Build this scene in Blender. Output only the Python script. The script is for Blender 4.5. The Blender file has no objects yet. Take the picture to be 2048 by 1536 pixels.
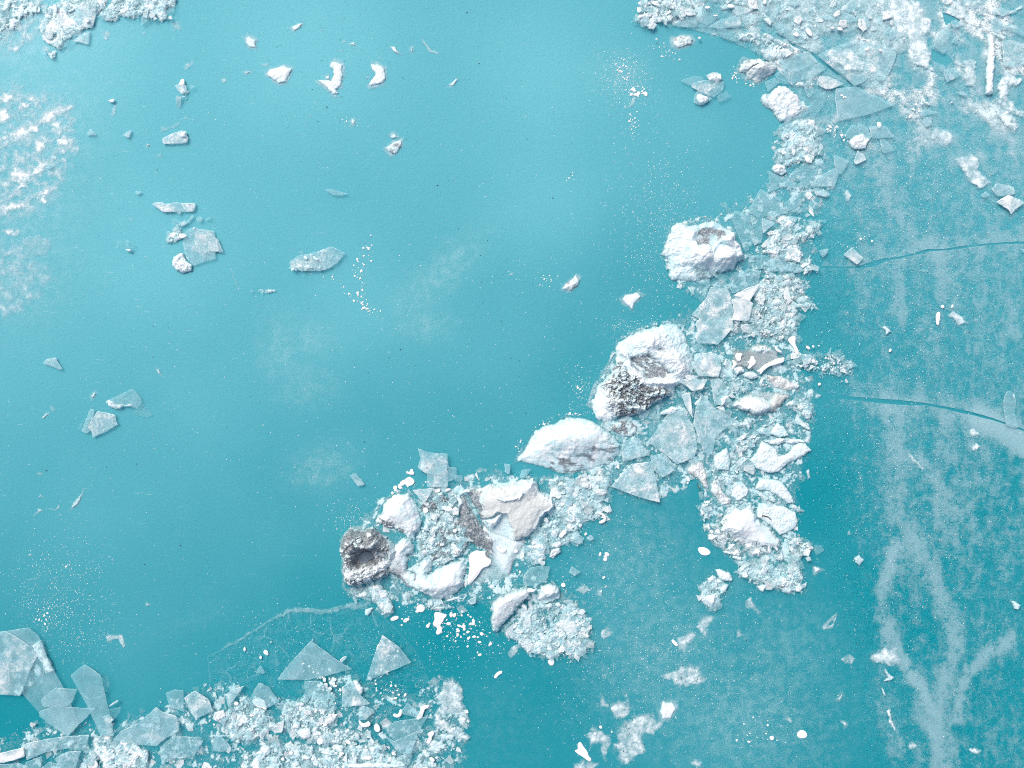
import bpy, math, random
import numpy as np

random.seed(7)
C = bpy.context.scene.collection
SC = bpy.context.scene
R = math.radians

# ------------------------------------------------------------------ camera, sky, sun, exposure
cam_d = bpy.data.cameras.new('camera')
cam = bpy.data.objects.new('camera', cam_d)
C.objects.link(cam)
CAM_H = 17.0
cam_d.sensor_width = 36
cam_d.lens = 36 * CAM_H / 20.48
cam_d.clip_start = 0.1
cam_d.clip_end = 1000
cam.location = (0, 0, CAM_H)
cam.rotation_euler = (0, 0, 0)
SC.camera = cam

SUN_EL, SUN_AZ = 50, -38            # azimuth from +Y (top of the picture), clockwise positive
world = bpy.data.worlds.new('World')
SC.world = world
world.use_nodes = True
wn = world.node_tree.nodes
bg = wn['Background']
sky = wn.new('ShaderNodeTexSky')
sky.sky_type = 'NISHITA'
sky.sun_disc = False
sky.sun_elevation = R(SUN_EL)
sky.sun_rotation = R(SUN_AZ)
sky.dust_density = 6.0
sky.air_density = 1.0
sky.ozone_density = 0.6
world.node_tree.links.new(sky.outputs[0], bg.inputs[0])
bg.inputs[1].default_value = 0.13
sd_ = bpy.data.lights.new('sun', 'SUN')
sd_.energy = 1.12
sd_.angle = R(26)
sd_.color = (1.0, 0.955, 0.90)
sun = bpy.data.objects.new('sun', sd_)
C.objects.link(sun)
sun.location = (-8, 10, 14)
sun.rotation_euler = (R(90 - SUN_EL), 0, R(180 - SUN_AZ))
SC.view_settings.view_transform = 'Standard'
SC.view_settings.look = 'None'
SC.view_settings.exposure = 0.26
SC.view_settings.gamma = 1
SC.view_settings.use_curve_mapping = False
SC.render.engine = 'CYCLES'
SC.cycles.transparent_max_bounces = 48
SC.cycles.filter_width = 1.05
SC.cycles.max_bounces = 6
SC.cycles.diffuse_bounces = 3
SC.cycles.use_denoising = False
SC.cycles.denoiser = 'OPENIMAGEDENOISE'
SC.cycles.denoising_input_passes = 'RGB_ALBEDO_NORMAL'
SC.cycles.denoising_prefilter = 'ACCURATE'

# ------------------------------------------------------------------ the lake survey: 1 unit = 1 m, 100 survey steps to the metre
FR = {'0': (0, 0, 1), 'A': (640, 820, 3.658), 'B': (1000, 620, 3.84), 'C': (1300, 380, 4.5175), 'D': (1350, 680, 4.8),
      'E': (1350, 940, 4.8), 'F': (900, 1000, 4.2675), 'G': (1440, 60, 4.5175), 'H': (1240, 0, 5.12), 'I': (1640, 0, 4.517),
      'J': (1640, 280, 3.84), 'K': (1600, 680, 3.656), 'L': (1600, 1080, 3.368), 'M': (1150, 1200, 4.096), 'N': (0, 1220, 4.267),
      'O': (380, 1200, 3.531), 'Q': (0, 0, 4.267), 'R': (0, 240, 3.84), 'S': (280, 360, 4.6545), 'T': (450, 40, 4.096),
      'U': (60, 680, 6.827), 'V': (500, 440, 3.7926), 'W': (1060, 120, 2.954), 'X': (400, 820, 3.2), 'Y': (0, 880, 3.6575)}


def w(f, x, y):
    ox, oy, s = FR[f]
    return ((ox + x / s - 1024) / 100.0, (768 - oy - y / s) / 100.0)


def poly(f, s):
    """'x,y x,y ...' on survey sheet f -> N x 2 metres"""
    return np.array([w(f, *map(float, p.split(','))) for p in s.split()])


# ------------------------------------------------------------------ numpy noise
def _h(ix, iy, seed):
    with np.errstate(over='ignore'):
        h = (ix.astype(np.int64) * 374761393 + iy.astype(np.int64) * 668265263 + seed * 2147483647 + 974711) & 0xFFFFFFFF
        h = ((h ^ (h >> 13)) * 1274126177) & 0xFFFFFFFF
        h = ((h ^ (h >> 16)) * 2246822519) & 0xFFFFFFFF
        h = h ^ (h >> 15)
    return (h & 0xFFFFFF) / float(0x1000000)


def vn(x, y, seed=0):
    ix, iy = np.floor(x), np.floor(y)
    fx, fy = x - ix, y - iy
    ux, uy = fx * fx * fx * (fx * (fx * 6 - 15) + 10), fy * fy * fy * (fy * (fy * 6 - 15) + 10)

    def g(dx, dy):
        a = _h(ix + dx, iy + dy, seed) * 2 * np.pi
        return np.cos(a) * (fx - dx) + np.sin(a) * (fy - dy)
    n = (g(0, 0) * (1 - ux) + g(1, 0) * ux) * (1 - uy) + (g(0, 1) * (1 - ux) + g(1, 1) * ux) * uy
    return np.clip(n * 0.75 + 0.5, 0, 1)


def fbm(x, y, f=1.0, o=4, seed=0, g=0.5):
    t, a, s = 0, 1.0, 0
    for k in range(o):
        t = t + a * vn(x * f + 17.3 * k, y * f - 9.1 * k, seed + k)
        s += a
        a *= g
        f *= 2.03
    return t / s


def worley(x, y, f, seed=0):
    x, y = x * f, y * f
    ix, iy = np.floor(x), np.floor(y)
    f1 = np.full(x.shape, 9.0)
    f2 = f1.copy()
    cid = np.zeros(x.shape)
    for dx in (-1, 0, 1):
        for dy in (-1, 0, 1):
            cx, cy = ix + dx, iy + dy
            d = np.hypot(cx + _h(cx, cy, seed) - x, cy + _h(cx, cy, seed + 5) - y)
            nearer = d < f1
            f2 = np.where(nearer, f1, np.minimum(f2, d))
            cid = np.where(nearer, _h(cx, cy, seed + 9), cid)
            f1 = np.where(nearer, d, f1)
    return f1, f2, cid


def ss(a, b, x):
    t = np.clip((x - a) / (b - a), 0, 1)
    return t * t * (3 - 2 * t)


def sdf(X, Y, P):
    """positive inside"""
    d = np.full(X.shape, 1e9)
    ins = np.zeros(X.shape, bool)
    n = len(P)
    for i in range(n):
        ax, ay = P[i]
        bx, by = P[(i + 1) % n]
        ex, ey = bx - ax, by - ay
        t = np.clip(((X - ax) * ex + (Y - ay) * ey) / (ex * ex + ey * ey + 1e-12), 0, 1)
        d = np.minimum(d, np.hypot(X - ax - t * ex, Y - ay - t * ey))
        c = (ay > Y) != (by > Y)
        ins ^= c & (X < ex * (Y - ay) / (ey if abs(ey) > 1e-12 else 1e-12) + ax)
    return np.where(ins, d, -d)


def pline(X, Y, P):
    d = np.full(X.shape, 1e9)
    for i in range(len(P) - 1):
        ax, ay = P[i]
        ex, ey = P[i + 1][0] - ax, P[i + 1][1] - ay
        t = np.clip(((X - ax) * ex + (Y - ay) * ey) / (ex * ex + ey * ey + 1e-12), 0, 1)
        d = np.minimum(d, np.hypot(X - ax - t * ex, Y - ay - t * ey))
    return d


# ------------------------------------------------------------------ node helpers
class NT:
    def __init__(s, name):
        s.m = bpy.data.materials.new(name)
        s.m.use_nodes = True
        s.t = s.m.node_tree
        s.t.nodes.clear()
        s.out = s.t.nodes.new('ShaderNodeOutputMaterial')

    def n(s, typ, **kw):
        nd = s.t.nodes.new(typ)
        for k, v in kw.items():
            setattr(nd, k, v)
        return nd

    def put(s, sock, v):
        if isinstance(v, bpy.types.NodeSocket):
            s.t.links.new(v, sock)
        elif isinstance(v, (tuple, list)) and sock.type == 'RGBA' and len(v) == 3:
            sock.default_value = (*v, 1)
        else:
            sock.default_value = v

    def math(s, op, a, b=0.0, clamp=False):
        nd = s.n('ShaderNodeMath', operation=op, use_clamp=clamp)
        s.put(nd.inputs[0], a)
        s.put(nd.inputs[1], b)
        return nd.outputs[0]

    def mad(s, a, k, c, clamp=False):
        nd = s.n('ShaderNodeMath', operation='MULTIPLY_ADD', use_clamp=clamp)
        s.put(nd.inputs[0], a)
        s.put(nd.inputs[1], k)
        s.put(nd.inputs[2], c)
        return nd.outputs[0]

    def step(s, a, b, x, lo=0.0, hi=1.0):
        nd = s.n('ShaderNodeMapRange', interpolation_type='SMOOTHSTEP')
        s.put(nd.inputs[0], x)
        s.put(nd.inputs[1], a)
        s.put(nd.inputs[2], b)
        s.put(nd.inputs[3], lo)
        s.put(nd.inputs[4], hi)
        return nd.outputs[0]

    def mix(s, f, a, b):
        nd = s.n('ShaderNodeMix', data_type='RGBA')
        s.put(nd.inputs[0], f)
        s.put(nd.inputs[6], a)
        s.put(nd.inputs[7], b)
        return nd.outputs[2]

    def noise(s, co, scale, detail=4, rough=0.55, dist=0.0):
        nd = s.n('ShaderNodeTexNoise')
        s.put(nd.inputs['Vector'], co)
        nd.inputs['Scale'].default_value = scale
        nd.inputs['Detail'].default_value = detail
        nd.inputs['Roughness'].default_value = rough
        nd.inputs['Distortion'].default_value = dist
        return nd.outputs[0]

    def voro(s, co, scale, feature='F1', out='Distance'):
        nd = s.n('ShaderNodeTexVoronoi', feature=feature)
        s.put(nd.inputs['Vector'], co)
        nd.inputs['Scale'].default_value = scale
        return nd.outputs[out]

    def coords(s, shift=True):
        """object coordinates, moved by a random step per object so that copies differ"""
        tc = s.n('ShaderNodeTexCoord')
        if not shift:
            return tc.outputs['Object']
        oi = s.n('ShaderNodeObjectInfo')
        r = s.math('MULTIPLY', oi.outputs['Random'], 60.0)
        cb = s.n('ShaderNodeCombineXYZ')
        s.put(cb.inputs[0], r)
        s.put(cb.inputs[1], s.math('MULTIPLY', r, -1.7))
        ad = s.n('ShaderNodeVectorMath', operation='ADD')
        s.put(ad.inputs[0], tc.outputs['Object'])
        s.put(ad.inputs[1], cb.outputs[0])
        return ad.outputs[0]

    def attr(s, name):
        a = s.n('ShaderNodeAttribute', attribute_name=name)
        sp = s.n('ShaderNodeSeparateColor')
        s.put(sp.inputs[0], a.outputs['Color'])
        return sp.outputs[0], sp.outputs[1], sp.outputs[2], a.outputs['Alpha']

    def finish(s, color, alpha=None, rough=0.5, spec=0.25, bump=None, bstr=0.3, bdist=0.01, tint=(0.95, 0.99, 0.99)):
        p = s.n('ShaderNodeBsdfPrincipled')
        s.put(p.inputs['Base Color'], color)
        s.put(p.inputs['Roughness'], rough)
        p.inputs['Specular IOR Level'].default_value = spec
        if bump is not None:
            b = s.n('ShaderNodeBump')
            b.inputs['Strength'].default_value = bstr
            b.inputs['Distance'].default_value = bdist
            s.put(b.inputs['Height'], bump)
            s.put(p.inputs['Normal'], b.outputs[0])
        sh = p.outputs[0]
        if alpha is not None:
            tr = s.n('ShaderNodeBsdfTransparent')
            tr.inputs[0].default_value = (*tint, 1)
            mx = s.n('ShaderNodeMixShader')
            s.put(mx.inputs[0], alpha)
            s.put(mx.inputs[1], tr.outputs[0])
            s.put(mx.inputs[2], sh)
            sh = mx.outputs[0]
        s.put(s.out.inputs[0], sh)
        return s.m


TEAL_DARK = (0.0006, 0.240, 0.305)
TEAL_PALE = (0.195, 0.565, 0.660)
PALE = (0.46, 0.715, 0.78)


def mat_water():
    s = NT('lake_water')
    paleness, frost, fleck, _ = s.attr('lake')
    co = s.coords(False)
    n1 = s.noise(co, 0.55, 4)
    m = s.mad(s.math('SUBTRACT', n1, 0.5), 0.13, paleness, True)
    col = s.mix(m, TEAL_DARK, TEAL_PALE)  # water tone runs from dark to pale teal by position
    # frost dust in and on the skin of new ice
    n2 = s.noise(co, 2.6, 7, 0.62, 0.4)
    n3 = s.noise(co, 42, 3, 0.6)
    n2 = s.noise(co, 5.0, 7, 0.66, 0.5)
    nd = s.noise(co, 58, 3, 0.72)
    f = s.math('ADD', s.math('MULTIPLY', s.step(0.43, 0.64, s.mad(n3, 0.30, s.math('MULTIPLY', n2, 0.72))), 0.28), s.math('MULTIPLY', s.step(0.50, 0.68, nd), 0.75))
    f = s.math('MULTIPLY', frost, f)
    # short needle crystals: stretched noise in two directions
    ns = []
    for rz, th in ((0.6, 0.655), (1.25, 0.66), (-0.35, 0.67)):
        mp = s.n('ShaderNodeMapping')
        mp.inputs['Rotation'].default_value = (0, 0, rz)
        mp.inputs['Scale'].default_value = (3.0, 26, 1)
        s.put(mp.inputs[0], co)
        ns.append(s.step(th, th + 0.09, s.noise(mp.outputs[0], 1.0, 3, 0.55)))
    needles = s.math('MAXIMUM', s.math('MAXIMUM', ns[0], ns[1]), ns[2])
    needles = s.math('MULTIPLY', needles, s.step(0.42, 0.62, s.noise(co, 1.1, 3)))
    dots = s.step(0.16, 0.09, s.voro(co, 9.0))
    dots = s.math('MULTIPLY', dots, s.step(0.55, 0.66, s.noise(co, 1.7, 3)))
    grain = s.math('MULTIPLY', s.math('SUBTRACT', s.noise(co, 70, 2, 0.7), 0.5), 0.22)
    tot = s.math('ADD', f, s.math('MULTIPLY', needles, s.mad(fleck, 0.30, 0.05)))
    tot = s.math('ADD', tot, s.math('MULTIPLY', dots, s.mad(fleck, 0.22, 0.06)))
    tot = s.math('ADD', tot, s.math('MULTIPLY', grain, s.mad(frost, 0.7, 0.25)), True)
    col = s.mix(tot, col, (0.62, 0.80, 0.85))
    bump = s.mad(needles, 0.5, s.math('ADD', s.math('MULTIPLY', s.noise(co, 16, 5, 0.65), 1.0), s.math('MULTIPLY', s.noise(co, 60, 2), 0.4)))
    return s.finish(col, None, 0.6, 0.0, bump, 0.26, 0.03)


def mat_sheet():
    """the frozen lake cover: clear ice with frost inside"""
    s = NT('frosted_sheet')
    fr, wh, ds, _ = s.attr('ice')
    co = s.coords(False)
    n2 = s.noise(co, 5.0, 9, 0.70, 0.35)
    n3 = s.noise(co, 30, 5, 0.70)
    n4 = s.noise(co, 95, 2, 0.7)
    mp = s.n('ShaderNodeMapping')
    mp.inputs['Scale'].default_value = (5.2, 1.7, 1)
    mp.inputs['Rotation'].default_value = (0, 0, -0.12)
    s.put(mp.inputs[0], co)
    n5 = s.noise(mp.outputs[0], 1.0, 6, 0.62, 0.5)
    nn = s.math('ADD', s.math('MULTIPLY', n2, 0.42), s.math('MULTIPLY', n3, 0.36))
    nn = s.math('ADD', nn, s.math('MULTIPLY', n5, 0.22))
    thr = s.mad(fr, -0.30, 0.66)
    f = s.step(s.math('SUBTRACT', thr, 0.055), s.math('ADD', thr, 0.085), nn)
    base = s.math('MULTIPLY', f, s.mad(fr, 0.52, 0.10))
    dust = s.math('MULTIPLY', s.step(0.52, 0.74, s.math('ADD', s.math('MULTIPLY', n3, 0.6), s.math('MULTIPLY', n4, 0.4))), s.math('MULTIPLY', ds, 0.72))
    a = s.math('ADD', base, dust)
    a = s.math('ADD', a, s.math('MULTIPLY', wh, s.step(0.36, 0.60, s.math('ADD', s.math('MULTIPLY', n2, 0.82), s.math('MULTIPLY', n3, 0.18)))))
    a = s.math('ADD', a, 0.0, True)
    col = s.mix(wh, (0.47, 0.765, 0.85), (0.80, 0.89, 0.925))
    return s.finish(col, s.math('SUBTRACT', 1.0, s.math('POWER', s.math('SUBTRACT', 1.0, a, True), 0.5), True), 0.45, 0.2, n3, 0.12, 0.01, (1, 1, 1))


def mat_ice():
    """snow, brash and dirty ice of the height meshes: cover, dirt, snow, warm"""
    s = NT('snow_ice')
    a, d, b, wm = s.attr('ice')
    co = s.coords()
    n = s.noise(co, 34, 5, 0.62)
    n0 = s.noise(co, 5.5, 5, 0.6)
    nc = s.math('SUBTRACT', n, 0.5)
    amp = s.math('MULTIPLY', s.math('MULTIPLY', a, s.math('SUBTRACT', 1.0, a)), 3.6)
    al = s.step(0.10, 0.90, s.math('ADD', a, s.math('MULTIPLY', nc, amp)))
    nf = s.noise(co, 120, 2, 0.7)
    ch = s.step(0.020, 0.004, s.math('ABSOLUTE', s.math('SUBTRACT', s.noise(co, 3.4, 4, 0.6, 0.5), 0.5)))
    ch = s.math('MULTIPLY', ch, s.step(0.46, 0.60, s.noise(co, 2.0, 3)))
    b = s.math('SUBTRACT', b, s.math('MULTIPLY', ch, 0.55))
    blue = s.step(0.50, 0.66, s.noise(co, 2.6, 6, 0.62, 0.4))
    b = s.math('SUBTRACT', b, s.math('MULTIPLY', blue, 0.34))
    sn = s.math('ADD', s.math('MULTIPLY', b, 0.95), s.mad(nc, 1.0, s.math('ADD', s.math('MULTIPLY', s.math('SUBTRACT', n0, 0.5), 0.7), s.math('MULTIPLY', s.math('SUBTRACT', nf, 0.5), 0.5))), True)
    col = s.mix(sn, PALE, (0.815, 0.878, 0.91))
    tan = s.mix(n, (0.53, 0.57, 0.57), (0.72, 0.76, 0.765))
    col = s.mix(wm, col, tan)
    pep = s.step(0.66, 0.74, s.noise(co, 75, 2, 0.6))
    dd = s.step(0.30, 0.74, s.math('ADD', d, s.math('ADD', s.math('MULTIPLY', nc, 0.62), s.math('MULTIPLY', s.math('MULTIPLY', pep, d), 0.8))))
    dirt = s.mix(s.step(0.35, 0.65, n), (0.085, 0.108, 0.138), (0.35, 0.405, 0.445))
    dirt = s.mix(s.math('MULTIPLY', wm, 0.45), dirt, (0.27, 0.245, 0.215))
    col = s.mix(s.math('MULTIPLY', dd, 0.95), col, dirt)
    return s.finish(col, al, s.step(0.2, 0.8, sn, 0.28, 0.62), 0.45, n, 0.35, 0.012)


def mat_pane():
    """thin ice plates: rim, density, frost, rim tone"""
    s = NT('plate_ice')
    e, den, fr, rt = s.attr('ice')
    co = s.coords()
    n1 = s.noise(co, 4.2, 7, 0.64, 0.3)
    n2 = s.noise(co, 80, 3, 0.7)
    n3 = s.noise(co, 22, 5, 0.66)
    nn = s.math('ADD', s.math('MULTIPLY', n1, 0.6), s.math('MULTIPLY', n3, 0.4))
    cl = s.step(0.42, 0.64, nn)
    lowf = s.step(0.34, 0.68, s.noise(co, 1.9, 5, 0.6, 0.6))
    cov = s.math('MULTIPLY', den, s.mad(lowf, 0.62, 0.62))
    cov = s.math('ADD', cov, s.math('MULTIPLY', fr, cl))
    cov = s.math('ADD', cov, s.math('MULTIPLY', s.math('SUBTRACT', n2, 0.5), s.mad(den, 0.30, 0.06)))
    wv = s.n('ShaderNodeVectorMath', operation='ADD')
    s.put(wv.inputs[0], co)
    dn = s.n('ShaderNodeTexNoise')
    s.put(dn.inputs['Vector'], co)
    dn.inputs['Scale'].default_value = 3.0
    dv = s.n('ShaderNodeVectorMath', operation='SCALE')
    s.put(dv.inputs[0], dn.outputs['Color'])
    dv.inputs['Scale'].default_value = 0.18
    s.put(wv.inputs[1], dv.outputs[0])
    ck = s.step(0.022, 0.006, s.voro(wv.outputs[0], 1.7, 'DISTANCE_TO_EDGE'))
    ck = s.math('MULTIPLY', ck, s.step(0.45, 0.60, s.noise(co, 2.3, 3)))
    cov = s.math('ADD', cov, s.math('MULTIPLY', ck, 0.22))
    cov = s.math('ADD', cov, s.math('MULTIPLY', e, 0.34), True)
    cov = s.math('MINIMUM', cov, 0.985)
    al = s.math('SUBTRACT', 1.0, s.math('POWER', s.math('SUBTRACT', 1.0, cov), 0.5))
    col = s.mix(s.step(0.45, 0.95, cov), (0.47, 0.765, 0.855), (0.84, 0.905, 0.935))
    rim = s.mix(rt, (0.02, 0.20, 0.26), (0.78, 0.92, 0.96))  # dark rim tone paints the refracted dark line along plate edges
    col = s.mix(s.math('MULTIPLY', e, 0.8), col, rim)
    return s.finish(col, al, 0.35, 0.25, n3, 0.15, 0.01, (0.96, 0.995, 0.995))


def mat_film():
    """soft cloudy ice just under the surface: cover, dirt, snow"""
    s = NT('cloudy_ice')
    a, d, b, wm = s.attr('ice')
    co = s.coords()
    n1 = s.noise(co, 9, 7, 0.66, 0.3)
    n2 = s.noise(co, 70, 2, 0.7)
    al = s.math('MULTIPLY', a, s.mad(s.step(0.30, 0.66, n1), 0.75, 0.45))
    al = s.math('ADD', al, s.math('MULTIPLY', s.math('SUBTRACT', n2, 0.5), s.math('MULTIPLY', a, 0.7)), True)
    col = s.mix(s.math('MULTIPLY', b, al), (0.45, 0.75, 0.835), (0.83, 0.91, 0.945))
    col = s.mix(s.step(0.3, 0.6, d), col, (0.06, 0.07, 0.08))
    return s.finish(col, al, 0.6, 0.1, n1, 0.15, 0.01, (1, 1, 1))


def mat_bubble():
    s = NT('white_bubble')
    co = s.coords()
    n = s.noise(co, 30, 3)
    return s.finish(s.mix(n, (0.84, 0.88, 0.90), (0.92, 0.935, 0.945)), None, 0.5, 0.2, n, 0.1, 0.01)


def mat_plain(name, c1, c2, scale=30, rough=0.7):
    s = NT(name)
    co = s.coords()
    n = s.noise(co, scale, 4)
    return s.finish(s.mix(n, c1, c2), None, rough, 0.2, n, 0.3, 0.01)


def mat_pool():
    s = NT('melt_pool')
    co = s.coords()
    n = s.noise(co, 9, 4)
    return s.finish(s.mix(n, (0.07, 0.10, 0.15), (0.22, 0.28, 0.34)), None, 0.18, 0.5, s.noise(co, 20, 3), 0.1, 0.01)


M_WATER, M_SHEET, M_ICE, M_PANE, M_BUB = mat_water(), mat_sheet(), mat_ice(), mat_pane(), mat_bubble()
M_POOL = mat_pool()
M_FILM = mat_film()
M_TWIG = mat_plain('brown_bark', (0.05, 0.035, 0.025), (0.12, 0.09, 0.07))
M_SOIL = mat_plain('dark_soil', (0.02, 0.02, 0.022), (0.07, 0.06, 0.06))


# ------------------------------------------------------------------ object helpers
def tag(o, label=None, cat=None, group=None, kind=None):
    if label:
        o['label'] = label
    if cat:
        o['category'] = cat
    if group:
        o['group'] = group
    if kind:
        o['kind'] = kind
    return o


def link(name, me, loc=(0, 0, 0), parent=None):
    o = bpy.data.objects.new(name, me)
    C.objects.link(o)
    if parent is not None:
        o.parent = parent
    o.location = loc
    return o


def empty(name, loc):
    o = bpy.data.objects.new(name, None)
    C.objects.link(o)
    o.location = loc
    o.empty_display_size = 0.2
    return o


def mesh(name, V, F, mat, col=None, smooth=True):
    me = bpy.data.meshes.new(name)
    if isinstance(F, np.ndarray):                       # all quads or all triangles
        k = F.shape[1]
        me.vertices.add(len(V))
        me.vertices.foreach_set('co', np.ascontiguousarray(V, dtype=np.float32).ravel())
        me.loops.add(F.size)
        me.loops.foreach_set('vertex_index', F.astype(np.int32).ravel())
        me.polygons.add(len(F))
        me.polygons.foreach_set('loop_start', np.arange(0, F.size, k, dtype=np.int32))
        me.polygons.foreach_set('use_smooth', np.full(len(F), smooth))
        me.update(calc_edges=True)
    else:
        me.from_pydata([tuple(map(float, v)) for v in V], [], F)
        me.update()
        if smooth:
            for p in me.polygons:
                p.use_smooth = True
    if col is not None:
        a = me.attributes.new('ice', 'FLOAT_COLOR', 'POINT')
        a.data.foreach_set('color', np.ascontiguousarray(col, dtype=np.float32).ravel())
    me.materials.append(mat)
    return me


def hf(name, P, fn, res=0.014, jag=0.02, jagf=5.0, holes=(), parent=None, base=0.0, mat=None, seed=None, warp=0.0, wet=0.0):
    """height mesh over outline P; fn(X, Y, sd) -> z, cover, dirt, snow, warm. Its border runs down below the water."""
    P = np.asarray(P)
    if seed is None:
        seed = int(abs(P[0, 0] * 977 + P[0, 1] * 313)) % 900
    m = jag + 2 * res
    x0, y0 = P.min(0) - m
    x1, y1 = P.max(0) + m
    xs = np.arange(x0, x1 + res, res)
    ys = np.arange(y0, y1 + res, res)
    X, Y = np.meshgrid(xs, ys)
    X0, Y0 = X, Y
    if warp:
        X = X + warp * ((fbm(X0, Y0, 3.2, 3, seed + 70, .6) - .5) * 4 + (vn(X0 * 13, Y0 * 13, seed + 75) - .5) * 1.0 + (vn(X0 * 31, Y0 * 31, seed + 76) - .5) * .5)
        Y = Y + warp * ((fbm(X0, Y0, 3.2, 3, seed + 80, .6) - .5) * 4 + (vn(X0 * 13, Y0 * 13, seed + 85) - .5) * 1.0 + (vn(X0 * 31, Y0 * 31, seed + 86) - .5) * .5)
    s = sdf(X, Y, P)
    for h in holes:
        s = np.minimum(s, -sdf(X, Y, h))
    s = s + (fbm(X, Y, jagf, 4, seed, 0.6) - 0.5) * 4 * jag
    z, a, d, b, wm = fn(X, Y, s)
    one = np.ones_like(X)
    if wet:
        wn_ = s + .10 * (fbm(X0, Y0, 8, 4, seed + 90, .62) - .5)
        b = b * (.25 + .75 * ss(-.01, wet, wn_))
        a = a * (.45 + .55 * ss(-.02, wet * .55, wn_))
    X, Y = X0, Y0
    keep = s > -1.2 * res
    q = keep[:-1, :-1] & keep[1:, :-1] & keep[:-1, 1:] & keep[1:, 1:]
    # drop quads nothing of which shows
    a = a * one
    am = np.maximum(np.maximum(a[:-1, :-1], a[1:, :-1]), np.maximum(a[:-1, 1:], a[1:, 1:]))
    q &= am > 0.04
    idx = np.arange(X.size).reshape(X.shape)
    F = np.stack([idx[:-1, :-1][q], idx[:-1, 1:][q], idx[1:, 1:][q], idx[1:, :-1][q]], 1)
    if len(F) == 0:
        F = np.array([[0, 1, X.shape[1] + 1, X.shape[1]]])
    z = np.where(s > 0, z, -0.012) + base
    c = P.mean(0)
    V = np.stack([X - c[0], Y - c[1], z * one], -1).reshape(-1, 3)
    col = np.stack([a, d * one, b * one, wm * one], -1).reshape(-1, 4)
    used = np.unique(F)
    mp = np.full(len(V), -1)
    mp[used] = np.arange(len(used))
    me = mesh(name, V[used], mp[F], mat or M_ICE, col[used])
    loc = (c[0], c[1], 0)
    if parent is not None:
        loc = (c[0] - parent.location[0], c[1] - parent.location[1], 0)
    return link(name, me, loc, parent)


def smooth_poly(P, k=2):
    for _ in range(k):
        Q = np.roll(P, -1, 0)
        P = np.stack([P * 0.75 + Q * 0.25, P * 0.25 + Q * 0.75], 1).reshape(-1, 2)
    return P


def ccw(P):
    x, y = P[:, 0], P[:, 1]
    return P if np.sum(x * np.roll(y, -1) - y * np.roll(x, -1)) > 0 else P[::-1]


def inset(P, d):
    e = np.roll(P, -1, 0) - P
    e /= np.linalg.norm(e, axis=1, keepdims=True) + 1e-9
    n = np.stack([-e[:, 1], e[:, 0]], 1)
    m = n + np.roll(n, 1, 0)
    m /= np.maximum(np.sum(m * m, 1, keepdims=True), 0.5) / 2
    return P + m * d


def fracture(P, step=0.05, amp=0.005, rnd=random):
    """broken-ice edge: the long edges wander, chip and bow a little, the corners are knocked off"""
    Q = []
    n = len(P)
    for i in range(n):
        a, b, c = P[i - 1], P[i], P[(i + 1) % n]
        la, lc = np.linalg.norm(a - b), np.linalg.norm(c - b)
        k = rnd.uniform(.006, .028)
        Q.append(b + (a - b) / (la + 1e-9) * min(k, la * .2))
        k = rnd.uniform(.006, .028)
        Q.append(b + (c - b) / (lc + 1e-9) * min(k, lc * .2))
    out = []
    n = len(Q)
    for i in range(n):
        a, b = Q[i], Q[(i + 1) % n]
        L = np.linalg.norm(b - a)
        k = max(1, int(L / step))
        nr = np.array([-(b - a)[1], (b - a)[0]]) / (L + 1e-9)
        bow = rnd.uniform(-1, 1) * 0.014 * L
        for j in range(k):
            t = j / k
            o = 0 if j == 0 else rnd.uniform(-amp, amp) * (2.6 if rnd.random() < .12 else 1) + bow * 4 * t * (1 - t)
            out.append(a + (b - a) * t + nr * o)
    return np.array(out)


def plate_mesh(name, P, t, dens, frost, rim, bev=0.009, tilt=(0, 0)):
    """closed slab with a bevelled rim; P centred outline"""
    P = ccw(np.asarray(P))
    n = len(P)
    I = inset(P, bev)
    tz = lambda q: q[:, 0] * tilt[0] + q[:, 1] * tilt[1]
    V = np.concatenate([np.c_[P, tz(P)], np.c_[P, tz(P) + t * 0.7], np.c_[I, tz(I) + t]])
    F = [list(range(n))[::-1], list(range(2 * n, 3 * n))]
    for i in range(n):
        j = (i + 1) % n
        F.append([i, j, n + j, n + i])
        F.append([n + i, n + j, 2 * n + j, 2 * n + i])
    col = np.empty((3 * n, 4), np.float32)
    col[:, 0] = 1
    col[2 * n:, 0] = 0
    col[:n, 0] = 0
    col[:, 1], col[:, 2], col[:, 3] = dens, frost, rim
    return mesh(name, V, F, M_PANE, col, smooth=False)


ZK = [0]


def pane(f, pts, dens, frost, label, cat='ice plate', z=0.036, t=0.022, rim=1.0, name='ice_plate', group=None, amp=0.004):
    P = fracture(poly(f, pts), amp=amp)
    c = P.mean(0)
    ZK[0] += 1
    rnd = random.Random(ZK[0])
    me = plate_mesh(name, P - c, t, (dens * .90 + .05 if dens > 0 else dens), frost * .9, rim, tilt=(rnd.uniform(-.012, .012), rnd.uniform(-.012, .012)))
    o = link(name, me, (c[0], c[1], z + 0.00035 * ZK[0]))
    return tag(o, label, cat, group)


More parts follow.
